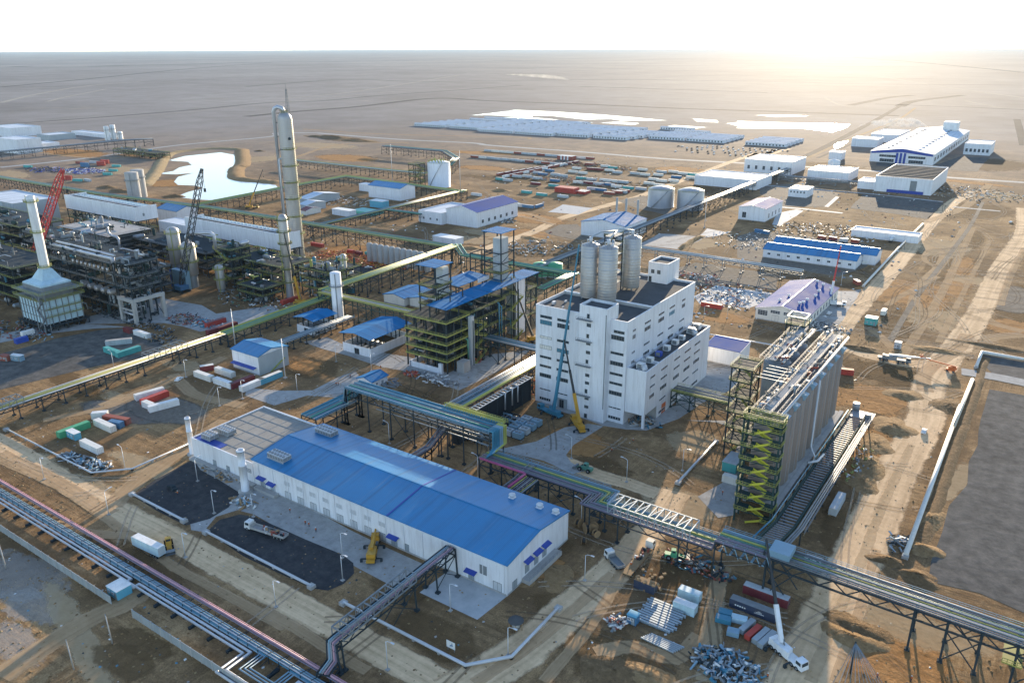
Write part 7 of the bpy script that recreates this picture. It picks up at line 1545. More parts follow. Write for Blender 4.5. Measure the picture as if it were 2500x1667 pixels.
def lowbed(t):
    MB().box(-7.5, 7, -1.4, 1.4, .8, 1.15).build('deck', 'timber', t); wheels(t, [-6.6, -5.4, -4.2], 1.3, .45); cab(t, 8, 10.2, 1.2, .7, 3., 'cream_panel'); MB().box(5.5, 8, -.5, .5, .6, .79).build('chassis', 'steel_dark', t); wheels(t, [9.1, 6.2], 1.2)
    rn = random.Random(9)
    for k in range(12): MB().obox((rn.uniform(0, 6.2), rn.uniform(-1, 1), 1.15), rn.uniform(.5, 1.5), .4, rn.uniform(.4, 1.3), rn.random() * 3).build('load_piece', rn.choice(('steel_dark', 'box_white', 'steel_grey', 'box_rust')), t)
veh('flatbed_trailer', 'long flat trailer with a half load and a yellowish cab on the sunlit road', 'truck', -80.4, 180.6, math.pi / 2 + .02, lowbed)
veh('car', 'white car driving on the sunlit dirt road right of the silos', 'car', -26., 318.6, math.pi / 2, car('box_white'), 'cars on the site'); veh('car', 'white car parked on the container yard track', 'car', (-311.15,187.46)[0], (-311.15,187.46)[1] + .9, .35 + 1.57, car('box_white'), 'cars on the site')
veh('car', 'dark car on the black lot in front of the flat hall', 'car', (-229.18,129.26)[0], (-229.18,129.26)[1] + .8, 3.0, car('steel_dark'), 'cars on the site'); veh('car', 'white car on the black patch behind the white vessel', 'car', (-377.58,378.18)[0], (-377.58,378.18)[1], .5, car('box_white', 5.), 'cars on the site'); veh('car', 'white car on the upper right dirt road', 'car', (-30.42,787.59)[0], (-30.42,787.59)[1], 1.3, car('box_white'), 'cars on the site')
veh('car', 'white car parked by the violet-roofed garage', 'car', (-93.72,448.89)[0], (-93.72,448.89)[1], 1.5, car('box_white'), 'cars on the site')
veh('backhoe', 'dark green tractor with a digger arm behind the lower pipe bridge', 'tractor', (-119.68,217.97)[0], (-119.68,217.97)[1] + 1.2, 3.1, loader('pipe_green')); veh('generator', 'green and yellow compressor cart below the pipe bridge legs', 'compressor', (-72.35,187.87)[0], (-72.35,187.87)[1] + 1, .4, loader('box_green'))
def boomlift(t):
    MB().box(-1.8, 1.8, -1.1, 1.1, .7, 1.5).build('chassis', 'orange_paint', t); wheels(t, [-1.3, 1.3], 1.15, .5); MB().box(-2.4, 1., -.9, .9, 1.51, 2.6).build('turntable', 'orange_paint', t); b = MB(); b.beam((-2., 0, 2.8), (9, 0, 3.6), .5); b.beam((9, 0, 3.6), (12.6, 0, 4.6), .35); b.build('boom', 'orange_paint', t)
    b = MB(); rail_run(b, [(12.4, -.9), (13.4, -.9), (13.4, .9), (12.4, .9), (12.4, -.9)], 4.4, 1.1, .9, .1); b.box(12.4, 13.4, -.9, .9, 4.3, 4.4); b.build('basket', 'orange_paint', t)
veh('boom_lift', 'orange boom lift with its arm stretched out on the dirt crossing', 'boom lift', (-26.22,391.83)[0], (-26.22,391.83)[1] + 1, math.pi - .05, boomlift)
veh('mobile_crane', 'truck crane with a lowered white telescopic boom on the crossing road', 'crane', -50., 392., .1, mobile_crane('steel_grey', (15., .1, 4.2), bm='crane_white', long=True, L=14.5))
cx0, cy0 = -33.2, 166.6
veh('mobile_crane', 'white truck crane with raised boom by the beam stacks, lower right', 'crane', cx0, cy0, -.5, mobile_crane('crane_white', loc_tip(cx0, cy0, -.5, -45., 179.5, 22.5), bm='crane_black', L=11.))
cx0, cy0 = (-139.08,247.87); veh('mobile_crane', 'yellow truck crane with dark boom in front of the tall white block', 'crane', cx0, cy0, 2.4, mobile_crane('crane_yellow', loc_tip(cx0, cy0, 2.4, -147.6, 250.4, 34.), bm='crane_black'))
cx0, cy0 = (-154.45,251.74); veh('mobile_crane', 'blue truck crane whose very long boom leans over the front of the tall white block', 'crane', cx0, cy0, 2.9, mobile_crane('pipe_blue', loc_tip(cx0, cy0, 2.9, -148.9, 262.5, 69), bm='pipe_blue', long=True))
cx0, cy0 = -206., 322.; veh('mobile_crane', 'crane with a thin dark boom leaning against the white hoist shaft of the steel tower', 'crane', cx0, cy0, 1.2, mobile_crane('crane_yellow', loc_tip(cx0, cy0, 1.2, -217.6, 316., 33.), bm='crane_black', long=True))
cx0, cy0 = (-351.58,298.29); veh('mobile_crane', 'yellow crane with long black boom at the foot of the slender column', 'crane', cx0, cy0, .8, mobile_crane('crane_yellow', loc_tip(cx0, cy0, .8, (-354.86,291.21)[0], (-354.86,291.21)[1], 43.), bm='crane_black'))
cx0, cy0 = (-95.61,466.73); veh('mobile_crane', 'red and white crane with vertical boom behind the violet-roofed garage', 'crane', cx0, cy0, .3, mobile_crane('crane_white', loc_tip(cx0, cy0, .3, cx0 - .5, cy0 - 1, 35.), bm='crane_red'))
cx0, cy0 = (-619.93,474.81); veh('mobile_crane', 'small orange crane with a raised dark jib behind the silver column, by the pond', 'crane', cx0, cy0, .6, mobile_crane('crane_yellow', loc_tip(cx0, cy0, .6, cx0 + 14, cy0 + 6, 36.), bm='crane_black'))
def crawler(label, bx, by, tip, m, w=2.4, body='box_blue', mast=None):
    t = thing('crawler_crane', label, 'crane', (bx, by, 0)); b = MB(); b.box(bx - 4, bx + 4, by - 3, by + 3, 1.6, 4.2); b.build('machine_house', body, t)
    for s in (-3.2, 2.0): MB().box(bx - 5, bx + 5, by + s, by + s + 1.2, 0, 1.5).build('track', 'steel_dark', t)
    def lat(a, c, w):
        b = MB(); a, c = Vector(a), Vector(c); d = (c - a); L = d.length; d.normalize(); u = d.cross(Vector((.3, 1, 0))).normalized(); v = d.cross(u); n = int(L / (w * 1.15))
        def cn(i, s, q): f_ = i / n; k = w / 2 * min(1, .35 + f_ * 6, .35 + (1 - f_) * 6); return a + d * (L * f_) + u * s * k + v * q * k
        cs = ((-1, -1), (1, -1), (1, 1), (-1, 1))
        for i in range(n):
            for j in range(4): b.beam(cn(i, *cs[j]), cn(i + 1, *cs[j]), w * .12); b.beam(cn(i, *cs[j]), cn(i + 1, *cs[(j + 1) % 4]), w * .08)
        return b
    lat((bx, by, 3), tip, w).build('lattice_boom', m, t)
    b = MB(); b.beam((bx - 3, by + 1, 4.2), (bx - 2, by + 3, 14), .4); b.cyl((bx - 2, by + 3, 14), tip, .12, n=5); b.cyl(tip, (tip[0], tip[1], tip[2] - 12), .08, n=5); b.obox((tip[0], tip[1], tip[2] - 14), 1, 1, 2.2); b.build('hoist_rope', 'crane_black', t)
px, py = (-497.62,248.29); crawler('crawler crane with a long bright red lattice boom behind the fired heater', -546, 238, (px, py, 72), 'crane_red', 3.6, 'crane_red')
px, py = (-430.06,296.55); crawler('crawler crane with a dark lattice boom beside the blue-tarped vessel', (-434.27,273.63)[0], (-434.27,273.63)[1], (px, py, 72), 'crane_black', 3., 'box_blue')
def tanker(t): drum(bb := MB(), (0, 0, 2.2), 9, 1.3, 'X', 16); bb.build('tank', 'box_white', t); MB().box(-5, 6.5, -.5, .5, .7, 1.).build('chassis', 'steel_dark', t); wheels(t, [-4, -2.8, 5.4], 1.2); cab(t, 5.2, 7.2, 1.2, .9, 3., 'box_white')
veh('tank_truck', 'white tank truck beside the pipeline behind the double blue-roofed sheds', 'truck', (-99.75,658.16)[0], (-99.75,658.16)[1], 1.5, tanker)
# cable drums, beams, heaps ------------------------------------------------
for k, ((x, y), r, lab) in enumerate((((-103.96,187.4), 1.5, 'standing nearest the lamp post'), ((-100.3,186.09), 1.7, 'large, middle of the drums'), ((-98.99,188.12), 1.5, 'right-hand one at the back'), ((-96.83,185.85), 1.2, 'small, right-hand one at the front'), ((-98.01,180.43), 1.3, 'lying apart in front of the others'), ((-101.47,188.16), 1.2, 'behind the large one'))):
    t = thing('cable_drum', 'wooden cable drum by the warehouse corner, ' + lab, 'cable drum', (x, y, 0), 'wooden cable drums'); a = k * .9; d = Vector((math.cos(a), math.sin(a), 0)) * .55; c = Vector((x, y, r))
    MB().cyl(c - d, c + d, r * .5, n=14).build('core', 'crane_black', t)
    for s in (-1, 1): MB().cyl(c + d * s, c + d * s * 1.2, r, n=18).build('flange', 'timber', t)
for k in range(11):
    t = MB(); y = 158.6 + k * .95; x = -65.5 + (k % 3) * .5; t.box(x - 5.4, x + 5., y - .05, y + .05, .25, .75); t.box(x - 5.4, x + 5., y - .3, y + .3, .76, .82); t.box(x - 5.4, x + 5., y - .3, y + .3, .18, .24)
    tag(t.build('steel_beam', 'galvanised'), 'galvanised steel beam lying in the row of long beams in the material yard', 'beam', 'long beams in the material yard')
for k in range(6):
    x, y = (-60.4,153.68); tag(MB().obox((x + k * .3 - 1, y - .9 + k * .55, .1 + .02 * k), 9, .35, .35, -.05 + .01 * k).build('steel_beam', 'galvanised'), 'thin galvanised beam in the pile below the row of long beams', 'beam', 'thin beams in the material yard')
for k, (p, m, L) in enumerate((((-45.02,171.46), 'galvanised', 6), ((-42.98,170.1), 'box_red', 6), ((-40.92,169.96), 'galvanised', 6.5), ((-39.25,169.57), 'galvanised', 7), ((-47.6,172.91), 'box_pale', 4.), ((-50.96,170.62), 'pipe_blue', 4.), ((-51.44,173.17), 'pipe_blue', 3.4), ((-47.18,167.25), 'pipe_pale_blue', 3.))):
    t = thing('section_bundle', ['pale duct section, left of the red one', 'red duct section among the pale ones', 'pale duct section just right of the red one', 'pale duct section at the right end of the row', 'pale blue crate behind the duct sections', 'blue crate at the left of the duct yard', 'blue crate behind another at the left of the duct yard', 'small pale crate in front of the duct sections'][k] + ' near the navy container', 'metal section', (p[0], p[1], 0))
    a = 1.35 if k < 4 else .2; MB().obox((p[0], p[1], .15), L, 1.5 if k < 4 else 2.2, 1.3, a).build('section', m, t)
    MB().obox((p[0], p[1], 0), L * .8, .3, .14, a).build('bearer', 'timber', t)
def heap(label, c, rx, ry, n, mats, seed, smax=3., hmax=1.6, name='scrap_heap', cat='scrap heap'):
    rn = random.Random(seed); b = MB()
    for k in range(n):
        q, a = rn.random() ** .6, rn.random() * 6.28; x, y = c[0] + rx * q * math.cos(a), c[1] + ry * q * math.sin(a); b.use(rn.randrange(len(mats)))
        if rn.random() < .6: b.obox((x, y, rn.random() * hmax * (1 - q)), rn.uniform(.6, smax), rn.uniform(.2, .8), rn.uniform(.1, .6), rn.random() * 3.14, tilt=rn.uniform(-.5, .5))
        else: b.cyl((x, y, .2 + hmax * (1 - q) * rn.random()), (x + rn.uniform(-smax, smax) * .6, y + rn.uniform(-smax, smax) * .6, .3 + rn.random()), rn.uniform(.08, .35), n=6)
    o = tag(b.build(name, list(mats)), label, cat); o['kind'] = 'stuff'; return o
SM = ('galvanised', 'pipe_pale_blue', 'steel_grey', 'steel_grey', 'box_white', 'pipe_blue', 'galvanised', 'steel_dark')
heap('heap of bright scrap sheet metal at the bottom of the material yard', (-44.89,155.54), 8.5, 6.5, 260, SM, 1); heap('loose steel pieces behind the pale blue containers', (-65.58,188.95), 11, 4, 120, ('steel_dark', 'box_rust', 'pipe_blue', 'steel_grey'), 2); heap('dumped fittings beside the tiny blue toilet cabin', (-73.65,154.39), 2.5, 3, 60, ('box_white', 'box_rust', 'steel_grey'), 3)
heap('plates and sheets stacked at the corner of the left container lot', (-267.59,124.31), 8, 4, 70, SM, 4, 4., .6); heap('flat plates in the left container lot', (-278.33,122.52), 7, 3, 36, SM, 5, 4.5, .4); heap('boards and rubble before the flat hall', (-223.36,145.25), 10, 2.2, 60, ('concrete', 'timber', 'steel_grey'), 6); heap('crates and rubble by the kerb between the black lots', (-201.29,137.55), 6, 3, 60, ('concrete', 'timber', 'box_white', 'pipe_pale_blue'), 7)
heap('lay-down pile of pipes and steel left of the maroon containers', (-383.42,242.18), 14, 8, 160, ('steel_dark', 'box_rust', 'pipe_grey', 'timber'), 8); heap('pale sheets over stock beside the maroon containers', (-369.2,242.95), 12, 8, 90, ('pipe_pale_blue', 'box_white', 'pipe_blue', 'box_red'), 9); heap('scaffold steel stacked by the white container near the gravel yard', (-366.35,216.13), 12, 6, 120, ('steel_dark', 'steel_grey', 'timber'), 10)
heap('steel stock strewn before the front process unit', (-409.79,224.46), 40, 6, 260, ('steel_dark', 'steel_grey', 'steel_dark', 'pipe_grey'), 11); heap('material strewn below the fired heater', (-439.45,181.65), 26, 10, 160, ('steel_dark', 'pipe_pale_blue', 'steel_grey', 'box_rust'), 12); heap('stock in the yard under the right gallery', (-383.68,286.98), 32, 16, 220, ('steel_dark', 'pipe_teal' if 'pipe_teal' in MATS else 'pipe_green', 'steel_grey', 'timber', 'box_white'), 13)
heap('rusty orange steel bars lying in the reddish yard', (-410.23,389.53), 34, 16, 240, ('orange_paint', 'crane_yellow', 'box_rust', 'orange_paint'), 14, 7., .8); heap('orange steel bars at the right of the reddish yard', (-379.49,390.74), 26, 13, 150, ('orange_paint', 'crane_yellow', 'box_rust'), 15, 7., .8)
heap('masonry rubble round the foot of the steel tower', (-218.23,253.13), 16, 5, 120, ('concrete', 'pipe_grey', 'steel_grey', 'box_white'), 16); heap('orange plastic sheeting heap at the steel tower corner', (-228.85,252.08), 4, 3, 50, ('orange_paint', 'box_red'), 17, 2.); heap('orange sheeting under the stairs of the steel tower', (-214.79,281.99), 3, 3, 40, ('orange_paint', 'box_red'), 18, 2.)
heap('pipes and timber beside the pump house', (-230.98,238.59), 8, 4, 80, ('timber', 'steel_grey', 'pipe_grey'), 19, 5., .4); heap('material by the recess of the tall white block', (-118.98,265.32), 7, 5, 80, ('steel_dark', 'concrete', 'pipe_blue', 'timber'), 20); heap('bales and parts on the white pad behind the tall block', (-146.88,452.77), 30, 26, 340, ('box_white', 'steel_dark', 'pipe_blue', 'box_rust', 'cream_panel'), 21)
heap('red and white stock behind the white pad', (-186.98,479.58), 18, 10, 90, ('box_red', 'box_white', 'steel_grey'), 22); heap('pale stock scattered in the yard beyond the double sheds', (-151.58,663.22), 44, 36, 420, ('cream_panel', 'box_white', 'steel_dark', 'timber', 'crane_yellow'), 23, 4.); heap('pale parts on the ground left of the double sheds', (-191.15,600.22), 36, 30, 160, ('cream_panel', 'box_white', 'steel_grey'), 24, 3., .8); heap('frames and rods beside the violet-roofed garage', (-89.99,422.14), 12, 10, 120, ('steel_grey', 'cream_panel', 'steel_dark'), 25)
heap('yellow scrap and bags beside the pipe conveyor', (-43.8,278.15), 7, 16, 90, ('rail_yellow', 'cream_panel', 'steel_grey'), 26, 1.4, .5); heap('beams and planks at the end of the thick pale pipeline', (-19.78,233.52), 4, 6, 40, ('concrete', 'galvanised', 'steel_dark'), 27, 4.); heap('loose parts between the chillers and the blue pipe bridge', (-175.18,266.66), 7, 12, 90, ('steel_dark', 'timber', 'orange_paint'), 28)
heap('scrap metal in the dug plot beyond the roof silos', (-311.84,491.59), 26, 26, 160, SM + ('timber',), 29, 5., .5); heap('vehicles and stores strewn at the upper right edge of the site', (-70.77,925.97), 50, 45, 300, ('cream_panel', 'box_white', 'steel_dark', 'steel_grey', 'timber'), 30, 5.); heap('dark pipe bundles among the far storage yard containers', (-524.09,892.98), 90, 26, 300, ('steel_dark', 'steel_grey', 'box_rust'), 31, 9., 1.5); heap('brown stock strewn across the far storage yard', (-447.17,784.79), 110, 24, 380, ('timber', 'box_rust', 'steel_grey', 'concrete'), 32, 8., 1.5)
heap('royal blue and white pipe bundles on the far left lay-down yard', (-989.06,516.75), 34, 22, 220, ('box_royal', 'box_white', 'box_royal'), 33, 9., 2.); heap('navy pipe bundles left of the royal blue ones', (-1037.56,497.72), 36, 18, 180, ('box_royal', 'steel_dark', 'box_navy'), 34, 9., 1.5); heap('site rubble around the grey sheds right of the silver column', (-569.93,546.43), 44, 22, 200, ('steel_dark', 'timber', 'concrete', 'box_white'), 35, 4.); heap('dark steel stock by the corner of the hall with the blue roof half', (-394.66,555.33), 16, 14, 120, SM + ('steel_dark',), 36, 4.)
# small litter and clods of earth
def litter(name, label, cat, n, seed, mats, s0, s1, box, flat_=1.):
    rn = random.Random(seed); b = MB()
    for k in range(n):
        x, y = rn.uniform(box[0], box[1]), box[2] + (box[3] - box[2]) * rn.random() ** 1.5
        if WX0 - 36 < x < WX1 + 2 and WY0 - 2 < y < WY1 + 2 or -168 < x < -114 and 255 < y < 328 or x > -18 and y > 195: continue
        s = rn.uniform(s0, s1); a = rn.random() * 6.28; b.use(rn.randrange(len(mats))); c, d = math.cos(a) * s, math.sin(a) * s; h = s * rn.uniform(.5, 1.) * flat_
        b.add([(x + c, y + d, 0), (x - d * .8, y + c * .8, 0), (x - c, y - d, 0), (x + d * .7, y - c * .7, 0), (x + c * .2, y - d * .3, h)], [(0, 1, 4), (1, 2, 4), (2, 3, 4), (3, 0, 4)])
    o = tag(b.build(name, list(mats)), label, cat); o['kind'] = 'stuff'
litter('earth_clods', 'clods of earth and stones scattered over the bare site ground', 'clods', 9000, 5, ('earth', 'earth_dark', 'earth_pale'), .15, .55, (-340, 40, 60, 520), .8)
litter('litter', 'scraps of timber, sheet and packing littering the site', 'litter', 1400, 6, ('box_white', 'steel_dark', 'timber', 'steel_grey', 'concrete', 'pipe_blue'), .15, .6, (-330, 30, 70, 420), .3)
litter('stores_litter', 'small stores and rubbish strewn about the far yards', 'litter', 1300, 8, ('box_white', 'steel_dark', 'timber', 'cream_panel', 'steel_grey', 'box_rust'), .4, 1.6, (-560, -60, 400, 1000), .7)
# chillers beside the tall block
for k in range(8):
    x, y = -157.8 + (k % 2) * 4.6, 227. + (k // 2) * 4.3; t = thing('chiller', 'grey-green boxed chiller in the double row beside the blue crane', 'chiller', (x, y, 0), 'double row of chillers')
    MB().box(x - 1.9, x + 1.9, y - 1.4, y + 1.4, .3, 2.5).build('casing', 'pipe_pale_blue' if k % 3 else 'box_grey', t); b = MB(); b.cyl((x - .8, y, 2.5), (x - .8, y, 2.8), .6); b.cyl((x + .8, y, 2.5), (x + .8, y, 2.8), .6); b.build('fan', 'steel_grey', t); MB().box(x - 2, x + 2, y - 1.5, y + 1.5, .02, .29).build('skid', 'steel_dark', t)
t = thing('chiller_pipework', 'tangle of pale pipes on a low frame beside the chillers', 'pipework', (-164, 226, 0)); rn = random.Random(77)
frame(t, (-171, -161, 214, 240), (2.4,), 4, 5, cw=.2, brace=False, decks=())
for k in range(34):
    x, y = rn.uniform(-171, -160), rn.uniform(213, 240); L = rn.uniform(2, 7); z = rn.uniform(1, 4); p = [(x, y, .3), (x, y, z), (x + L, y, z), (x + L, y, .8)] if k % 2 else [(x, y, z * .5), (x, y + L, z * .5), (x, y + L, .3)]; MB().tube(p, rn.choice((.14, .2, .28)), 6).build('pipe', rn.choice(('cladding_pipe', 'pipe_grey', 'pipe_pale_blue')), t)
# cable net hung from a post at the lower right
t = thing('cable_fan', 'fan of grey cables spreading down from a post top, cut by the bottom edge', 'cables', (-10.5, 168, 0)); ax, ay = (-19.43,170.08)
MB().cyl((ax, ay, 0), (ax, ay, 9.2), .2, n=8).build('post', 'steel_dark', t)
for k in range(13): x = -23 + k * 2.; MB().tube([(ax, ay, 9), (ax + (x - ax) * .3, ay - 4.5, 6.), (x, ay - 15 - abs(k - 6) * .4, .1)], .06, 5).build('cable', 'galvanised' if k % 3 else 'steel_grey', t)
# sign at the road corner
x, y = (-102.66,122.34); t = thing('site_sign', 'small white sign board with a blue emblem at the road corner', 'sign', (x, y, 0))
MB().box(x - 1.3, x + 1.3, y - .06, y + .06, 1., 3.).build('board', 'box_white', t); b = MB(); b.add([(x - .3, y - .075, 1.5), (x + .8, y - .075, 1.9), (x + .5, y - .075, 2.3), (x - .2, y - .075, 1.9)], [(0, 1, 2, 3)]); b.add([(x + .1, y - .075, 2.25), (x + .7, y - .075, 2.5), (x + .4, y - .075, 2.7)], [(0, 1, 2)]); b.build('emblem', 'box_blue', t)
b = MB(); b.beam((x - 1., y + .1, 0), (x - 1., y + .1, 3), .1); b.beam((x + 1., y + .1, 0), (x + 1., y + .1, 3), .1); b.build('leg', 'steel_grey', t)
x, y = (-94.18,138.43); t = thing('shelter', 'small round shelter with a dark conical roof inside the road corner', 'shelter', (x, y, 0)); MB().lathe((x, y, 0), [(2.1, 2.3), (1.9, 2.5), (0, 3.4)], 12).build('roof', 'roof_felt', t); MB().cyl((x, y, 0), (x, y, 2.3), 1., n=10).build('core', 'concrete', t)
for k in range(6): a = k * 1.047; MB().cyl((x + 1.9 * math.cos(a), y + 1.9 * math.sin(a), 0), (x + 1.9 * math.cos(a), y + 1.9 * math.sin(a), 2.35), .1, n=6).build('post', 'timber', t)
# people -----------------------------------------------------------------
def person_mesh():
    me = bpy.data.meshes.new('person'); J = [(0, 0, .98, .15), (0, 0, 1.2, .15), (0, 0, 1.42, .17), (0, 0, 1.54, .07), (0, .02, 1.66, .11), (0, .01, 1.78, .06), (.1, 0, .9, .1), (.13, .06, .5, .07), (.13, .0, .08, .05), (.13, .16, .04, .05), (-.1, 0, .9, .1), (-.13, -.05, .5, .07), (-.13, -.16, .08, .05), (-.13, -.02, .04, .05),
         (.2, 0, 1.42, .07), (.27, -.02, 1.15, .05), (.28, .1, .92, .04), (.28, .16, .84, .035), (-.2, 0, 1.42, .07), (-.27, .02, 1.15, .05), (-.26, .14, .94, .04), (-.25, .2, .87, .035)]
    E_ = [(0, 1), (1, 2), (2, 3), (3, 4), (4, 5), (0, 6), (6, 7), (7, 8), (8, 9), (0, 10), (10, 11), (11, 12), (12, 13), (2, 14), (14, 15), (15, 16), (16, 17), (2, 18), (18, 19), (19, 20), (20, 21)]
    me.from_pydata([j[:3] for j in J], E_, []); o = bpy.data.objects.new('person', me); COL.objects.link(o); o.modifiers.new('Skin', 'SKIN'); me.skin_vertices or None
    if not me.skin_vertices: bpy.context.view_layer.objects.active = o; bpy.ops.mesh.customdata_skin_add()
    for k, j in enumerate(J): me.skin_vertices[0].data[k].radius = (j[3], j[3])
    me.skin_vertices[0].data[0].use_root = True; s = o.modifiers.new('Sub', 'SUBSURF'); s.levels = s.render_levels = 1; me.materials.append(MATS['cloth_dark']); return o
P0 = person_mesh(); v = MB(); v.lathe((0, 0, 0), [(.2, 1.0), (.24, 1.2), (.25, 1.42), (.12, 1.5)], 10); vest = v.build('vest', 'cloth_orange', P0); h = MB(); h.lathe((0, .02, 0), [(.15, 1.69), (.135, 1.78), (.07, 1.85), (0, 1.86)], 10); h.build('helmet', 'box_white', P0); f_ = MB(); f_.lathe((0, .045, 0), [(0, 1.55), (.085, 1.58), (.098, 1.64), (.095, 1.69)], 10); f_.build('face', 'skin', P0)
KIDS.clear(); tag(P0, 'worker in dark clothes, left of the two standing close together on the apron', 'person', 'workers on foot')
pl = [((-175.04,140.35), None), ((-173.35,140.32), 'worker in dark clothes, right of the two standing close together on the apron'), ((-169.25,139.42), 'worker standing alone on the apron near the truck lot rim'), ((-184.47,142.39), 'worker farther left on the apron among the debris'), ((-223.83,128.56), 'worker walking on the black lot by the dark car'), ((-13.83,171.55), 'worker on the sunlit dirt beside the cable fan'), ((-7.07,175.15), 'worker at the bottom edge right of the cable fan'), ((-35.13,157.05), 'worker at the bottom edge by the white crane'), ((-247.97,223.63), 'worker, left of the two on the pale path by the pump house'), ((-247.18,224.16), 'worker, right of the two on the pale path by the pump house'), ((-245.39,249.32), 'worker between the open hall and the steel tower'), ((-249.07,233.34), 'worker on the path above the pump house pair'), ((-115.06,247.83), 'worker standing on the plot before the tall white block'), ((-118.14,236.58), 'worker crouched over the plot left of the lone one'), ((-73.67,230.6), 'worker on the paved strip left of the stair tower'), ((-81.12,177.91), 'worker standing on the flat trailer side'), ((-384.88,236.77), 'worker by the lay-down pile left of the maroon containers'), ((-357.49,276.45), 'worker near the red container at the slender column')]
for k, ((x, y), lab) in enumerate(pl):
    if lab is None: P0.location = (x, y, .08); continue
    copy_tree(P0, (x, y, .08), k * 1.7, lab)
# ================================================================ BUILDINGS FARTHER OFF
def wrow(face, pl, a0, a1, n, z0, z1, w): return tuple((face, pl, a0 + (a1 - a0) * (i + .5) / n - w / 2, a0 + (a1 - a0) * (i + .5) / n + w / 2, z0, z1, 2) for i in range(n))
gable('low_store', 'low white store with a flat-pitched blue roof right behind the tall white block', 'store', (-125., -108., 343., 357.), 7.6, 8.6, 'X', 'white_panel', 'violet_roof', asym=.98, over=.2)
g = gable('garage_hall', 'cream garage hall with a violet-blue gable roof and roof ventilators', 'garage', (-125.6, -97.5, 418.5, 482.), 6.2, 9.4, 'Y', 'cream_panel', 'violet_roof', wins=(('S', 418.5, -124.4, -119, 2.6, 5.6, 4, 3), ('S', 418.5, -117.6, -112.4, 4.6, 6.4, 4, 2), ('S', 418.5, -110.6, -105.4, 4.6, 6.4, 4, 2), ('S', 418.5, -104, -98.4, 2.6, 5.6, 4, 3)), doors=(('S', 418.5, -116.5, -113, .1, 3.6, 'cream_panel'), ('S', 418.5, -109.5, -106., .1, 3.6, 'cream_panel')))
for k in range(9): y = 424 + k * 6.2; win(g, 'E', -97.5, y, y + 3, 1.5, 4.6, 2)
for k, (x, y) in enumerate(((-106, 431), (-105, 434.5), (-104.6, 441), (-103, 452), (-103.8, 462), (-100, 474), (-105, 476), (-109, 478), (-114.5, 440), (-116.5, 430))):
    z = 9.4 - abs(x + 111.5) * .228 + .2; t = thing('roof_ventilator', 'round white ventilator on the violet-blue garage roof', 'ventilator', (x, y, z), 'ventilators on the garage roof'); MB().cyl((x, y, z - .3), (x, y, z + .8), .55, n=12).build('neck', 'louvre', t); MB().lathe((x, y, z), [(1., .8), (.95, 1.2), (0, 1.5)], 12).build('cowl', 'box_white', t)
gable('long_shed', 'front one of two long white sheds with bright blue roofs', 'shed', (-165.8, -103.6, 555.2, 573.), 6., 9., 'X', 'white_panel', 'blue_roof', wins=wrow('S', 555.2, -165, -104, 9, 2.4, 4., 2.2), group='double blue-roofed sheds')
gable('long_shed', 'rear one of two long white sheds with bright blue roofs', 'shed', (-165, -95., 574., 592.), 7., 10., 'X', 'white_panel', 'blue_roof', group='double blue-roofed sheds')
b3 = gable('boiler_house', 'white house with a blue roof half and three thin chimneys behind the roof silos', 'boiler house', (-308.4, -270., 546., 584.), 11, 14.5, 'Y', 'white_panel', 'blue_roof_rows', wins=(('S', 546., -288, -284, 1, 4, 3), ('E', -270., 555, 558, 2, 5, 2)))
for x in (-298, -289.5, -279.): MB().cyl((x, 586, 0), (x, 586, 25), .9, n=10).build('chimney', 'concrete', b3)
gable('control_hall', 'white hall whose rear half has a blue gable roof, in front of the storage yard', 'hall', (-424.2, -392., 520., 580.), 13, 17, 'Y', 'white_panel', 'violet_roof', wins=wrow('E', -392., 524, 576, 6, 3, 6, 3))
flat('control_annex', 'white flat-roofed annex with rooftop coolers in front of the blue-roofed hall', 'hall', (-450, -424.4, 514.5, 560), 10, 'white_panel', 'pale_roof', .8, wins=wrow('S', 514.5, -448, -426, 3, 3, 5, 2))
gable('pavilion', 'white pavilion with a light violet roof left of the upper dirt road', 'building', (-226.3, -203., 675., 722.), 11, 13, 'Y', 'white_panel', 'violet_roof', wins=wrow('E', -203., 680, 718, 4, 2, 6, 3) + (('S', 675., -223, -219.5, 2, 7, 2),))
flat('small_substation', 'small white building ringed by a pale loop road', 'building', (-224., -206, 812, 836), 8, 'white_panel', 'pale_roof', .5, wins=wrow('S', 812, -223, -207, 5, 4, 6, 1.6))
t = flat('lattice_roof_hall', 'white hall with dark rafters showing across its open roof', 'hall', (-160., -107., 893., 1000.), 15.5, 'white_panel', 'concrete', 2., wins=(('S', 893., -127, -121, 1, 13, 2, 6, 'steel_grey', 'steel_grey', 'stair_panel'),))
b = MB()
for k in range(9): b.box(-159, -108, 899 + k * 11.4, 902 + k * 11.4, 14., 15.3)
b.build('rafter', 'roof_felt', t); B(t, 'blue_base', 'awning_blue', -148, -114, 892.6, 892.95, 0, 3)
t = gable('big_workshop', 'large white workshop with a violet gable band and steam drifting behind it', 'workshop', (-213., -139., 1128., 1490.), 13.5, 18.5, 'Y', 'white_panel', 'pale_roof', wins=(('S', 1128., -202, -182, 7, 10, 7, 2), ('S', 1128., -168, -148, 7, 10, 7, 2), ('S', 1128., -201, -184, 1, 5, 6, 2), ('S', 1128., -167, -150, 1, 5, 6, 2)))
MB().add([(-212, 1127.5, 11), (-140, 1127.5, 11), (-140, 1127.5, 13.3), (-176, 1127.5, 18.2), (-212, 1127.5, 13.3), (-176, 1127.5, 14.)], [(0, 5, 3, 4), (5, 1, 2, 3)]).build('gable_band', 'awning_blue', t)
for x in (-181, -176.5, -172): B(t, 'pilaster', 'awning_blue', x - 1.3, x + 1.3, 1127.3, 1127.9, 0, 13)
for k in range(14): y = 1136 + k * 25; win(t, 'E', -139., y, y + 14, 4, 9, 4, 2)
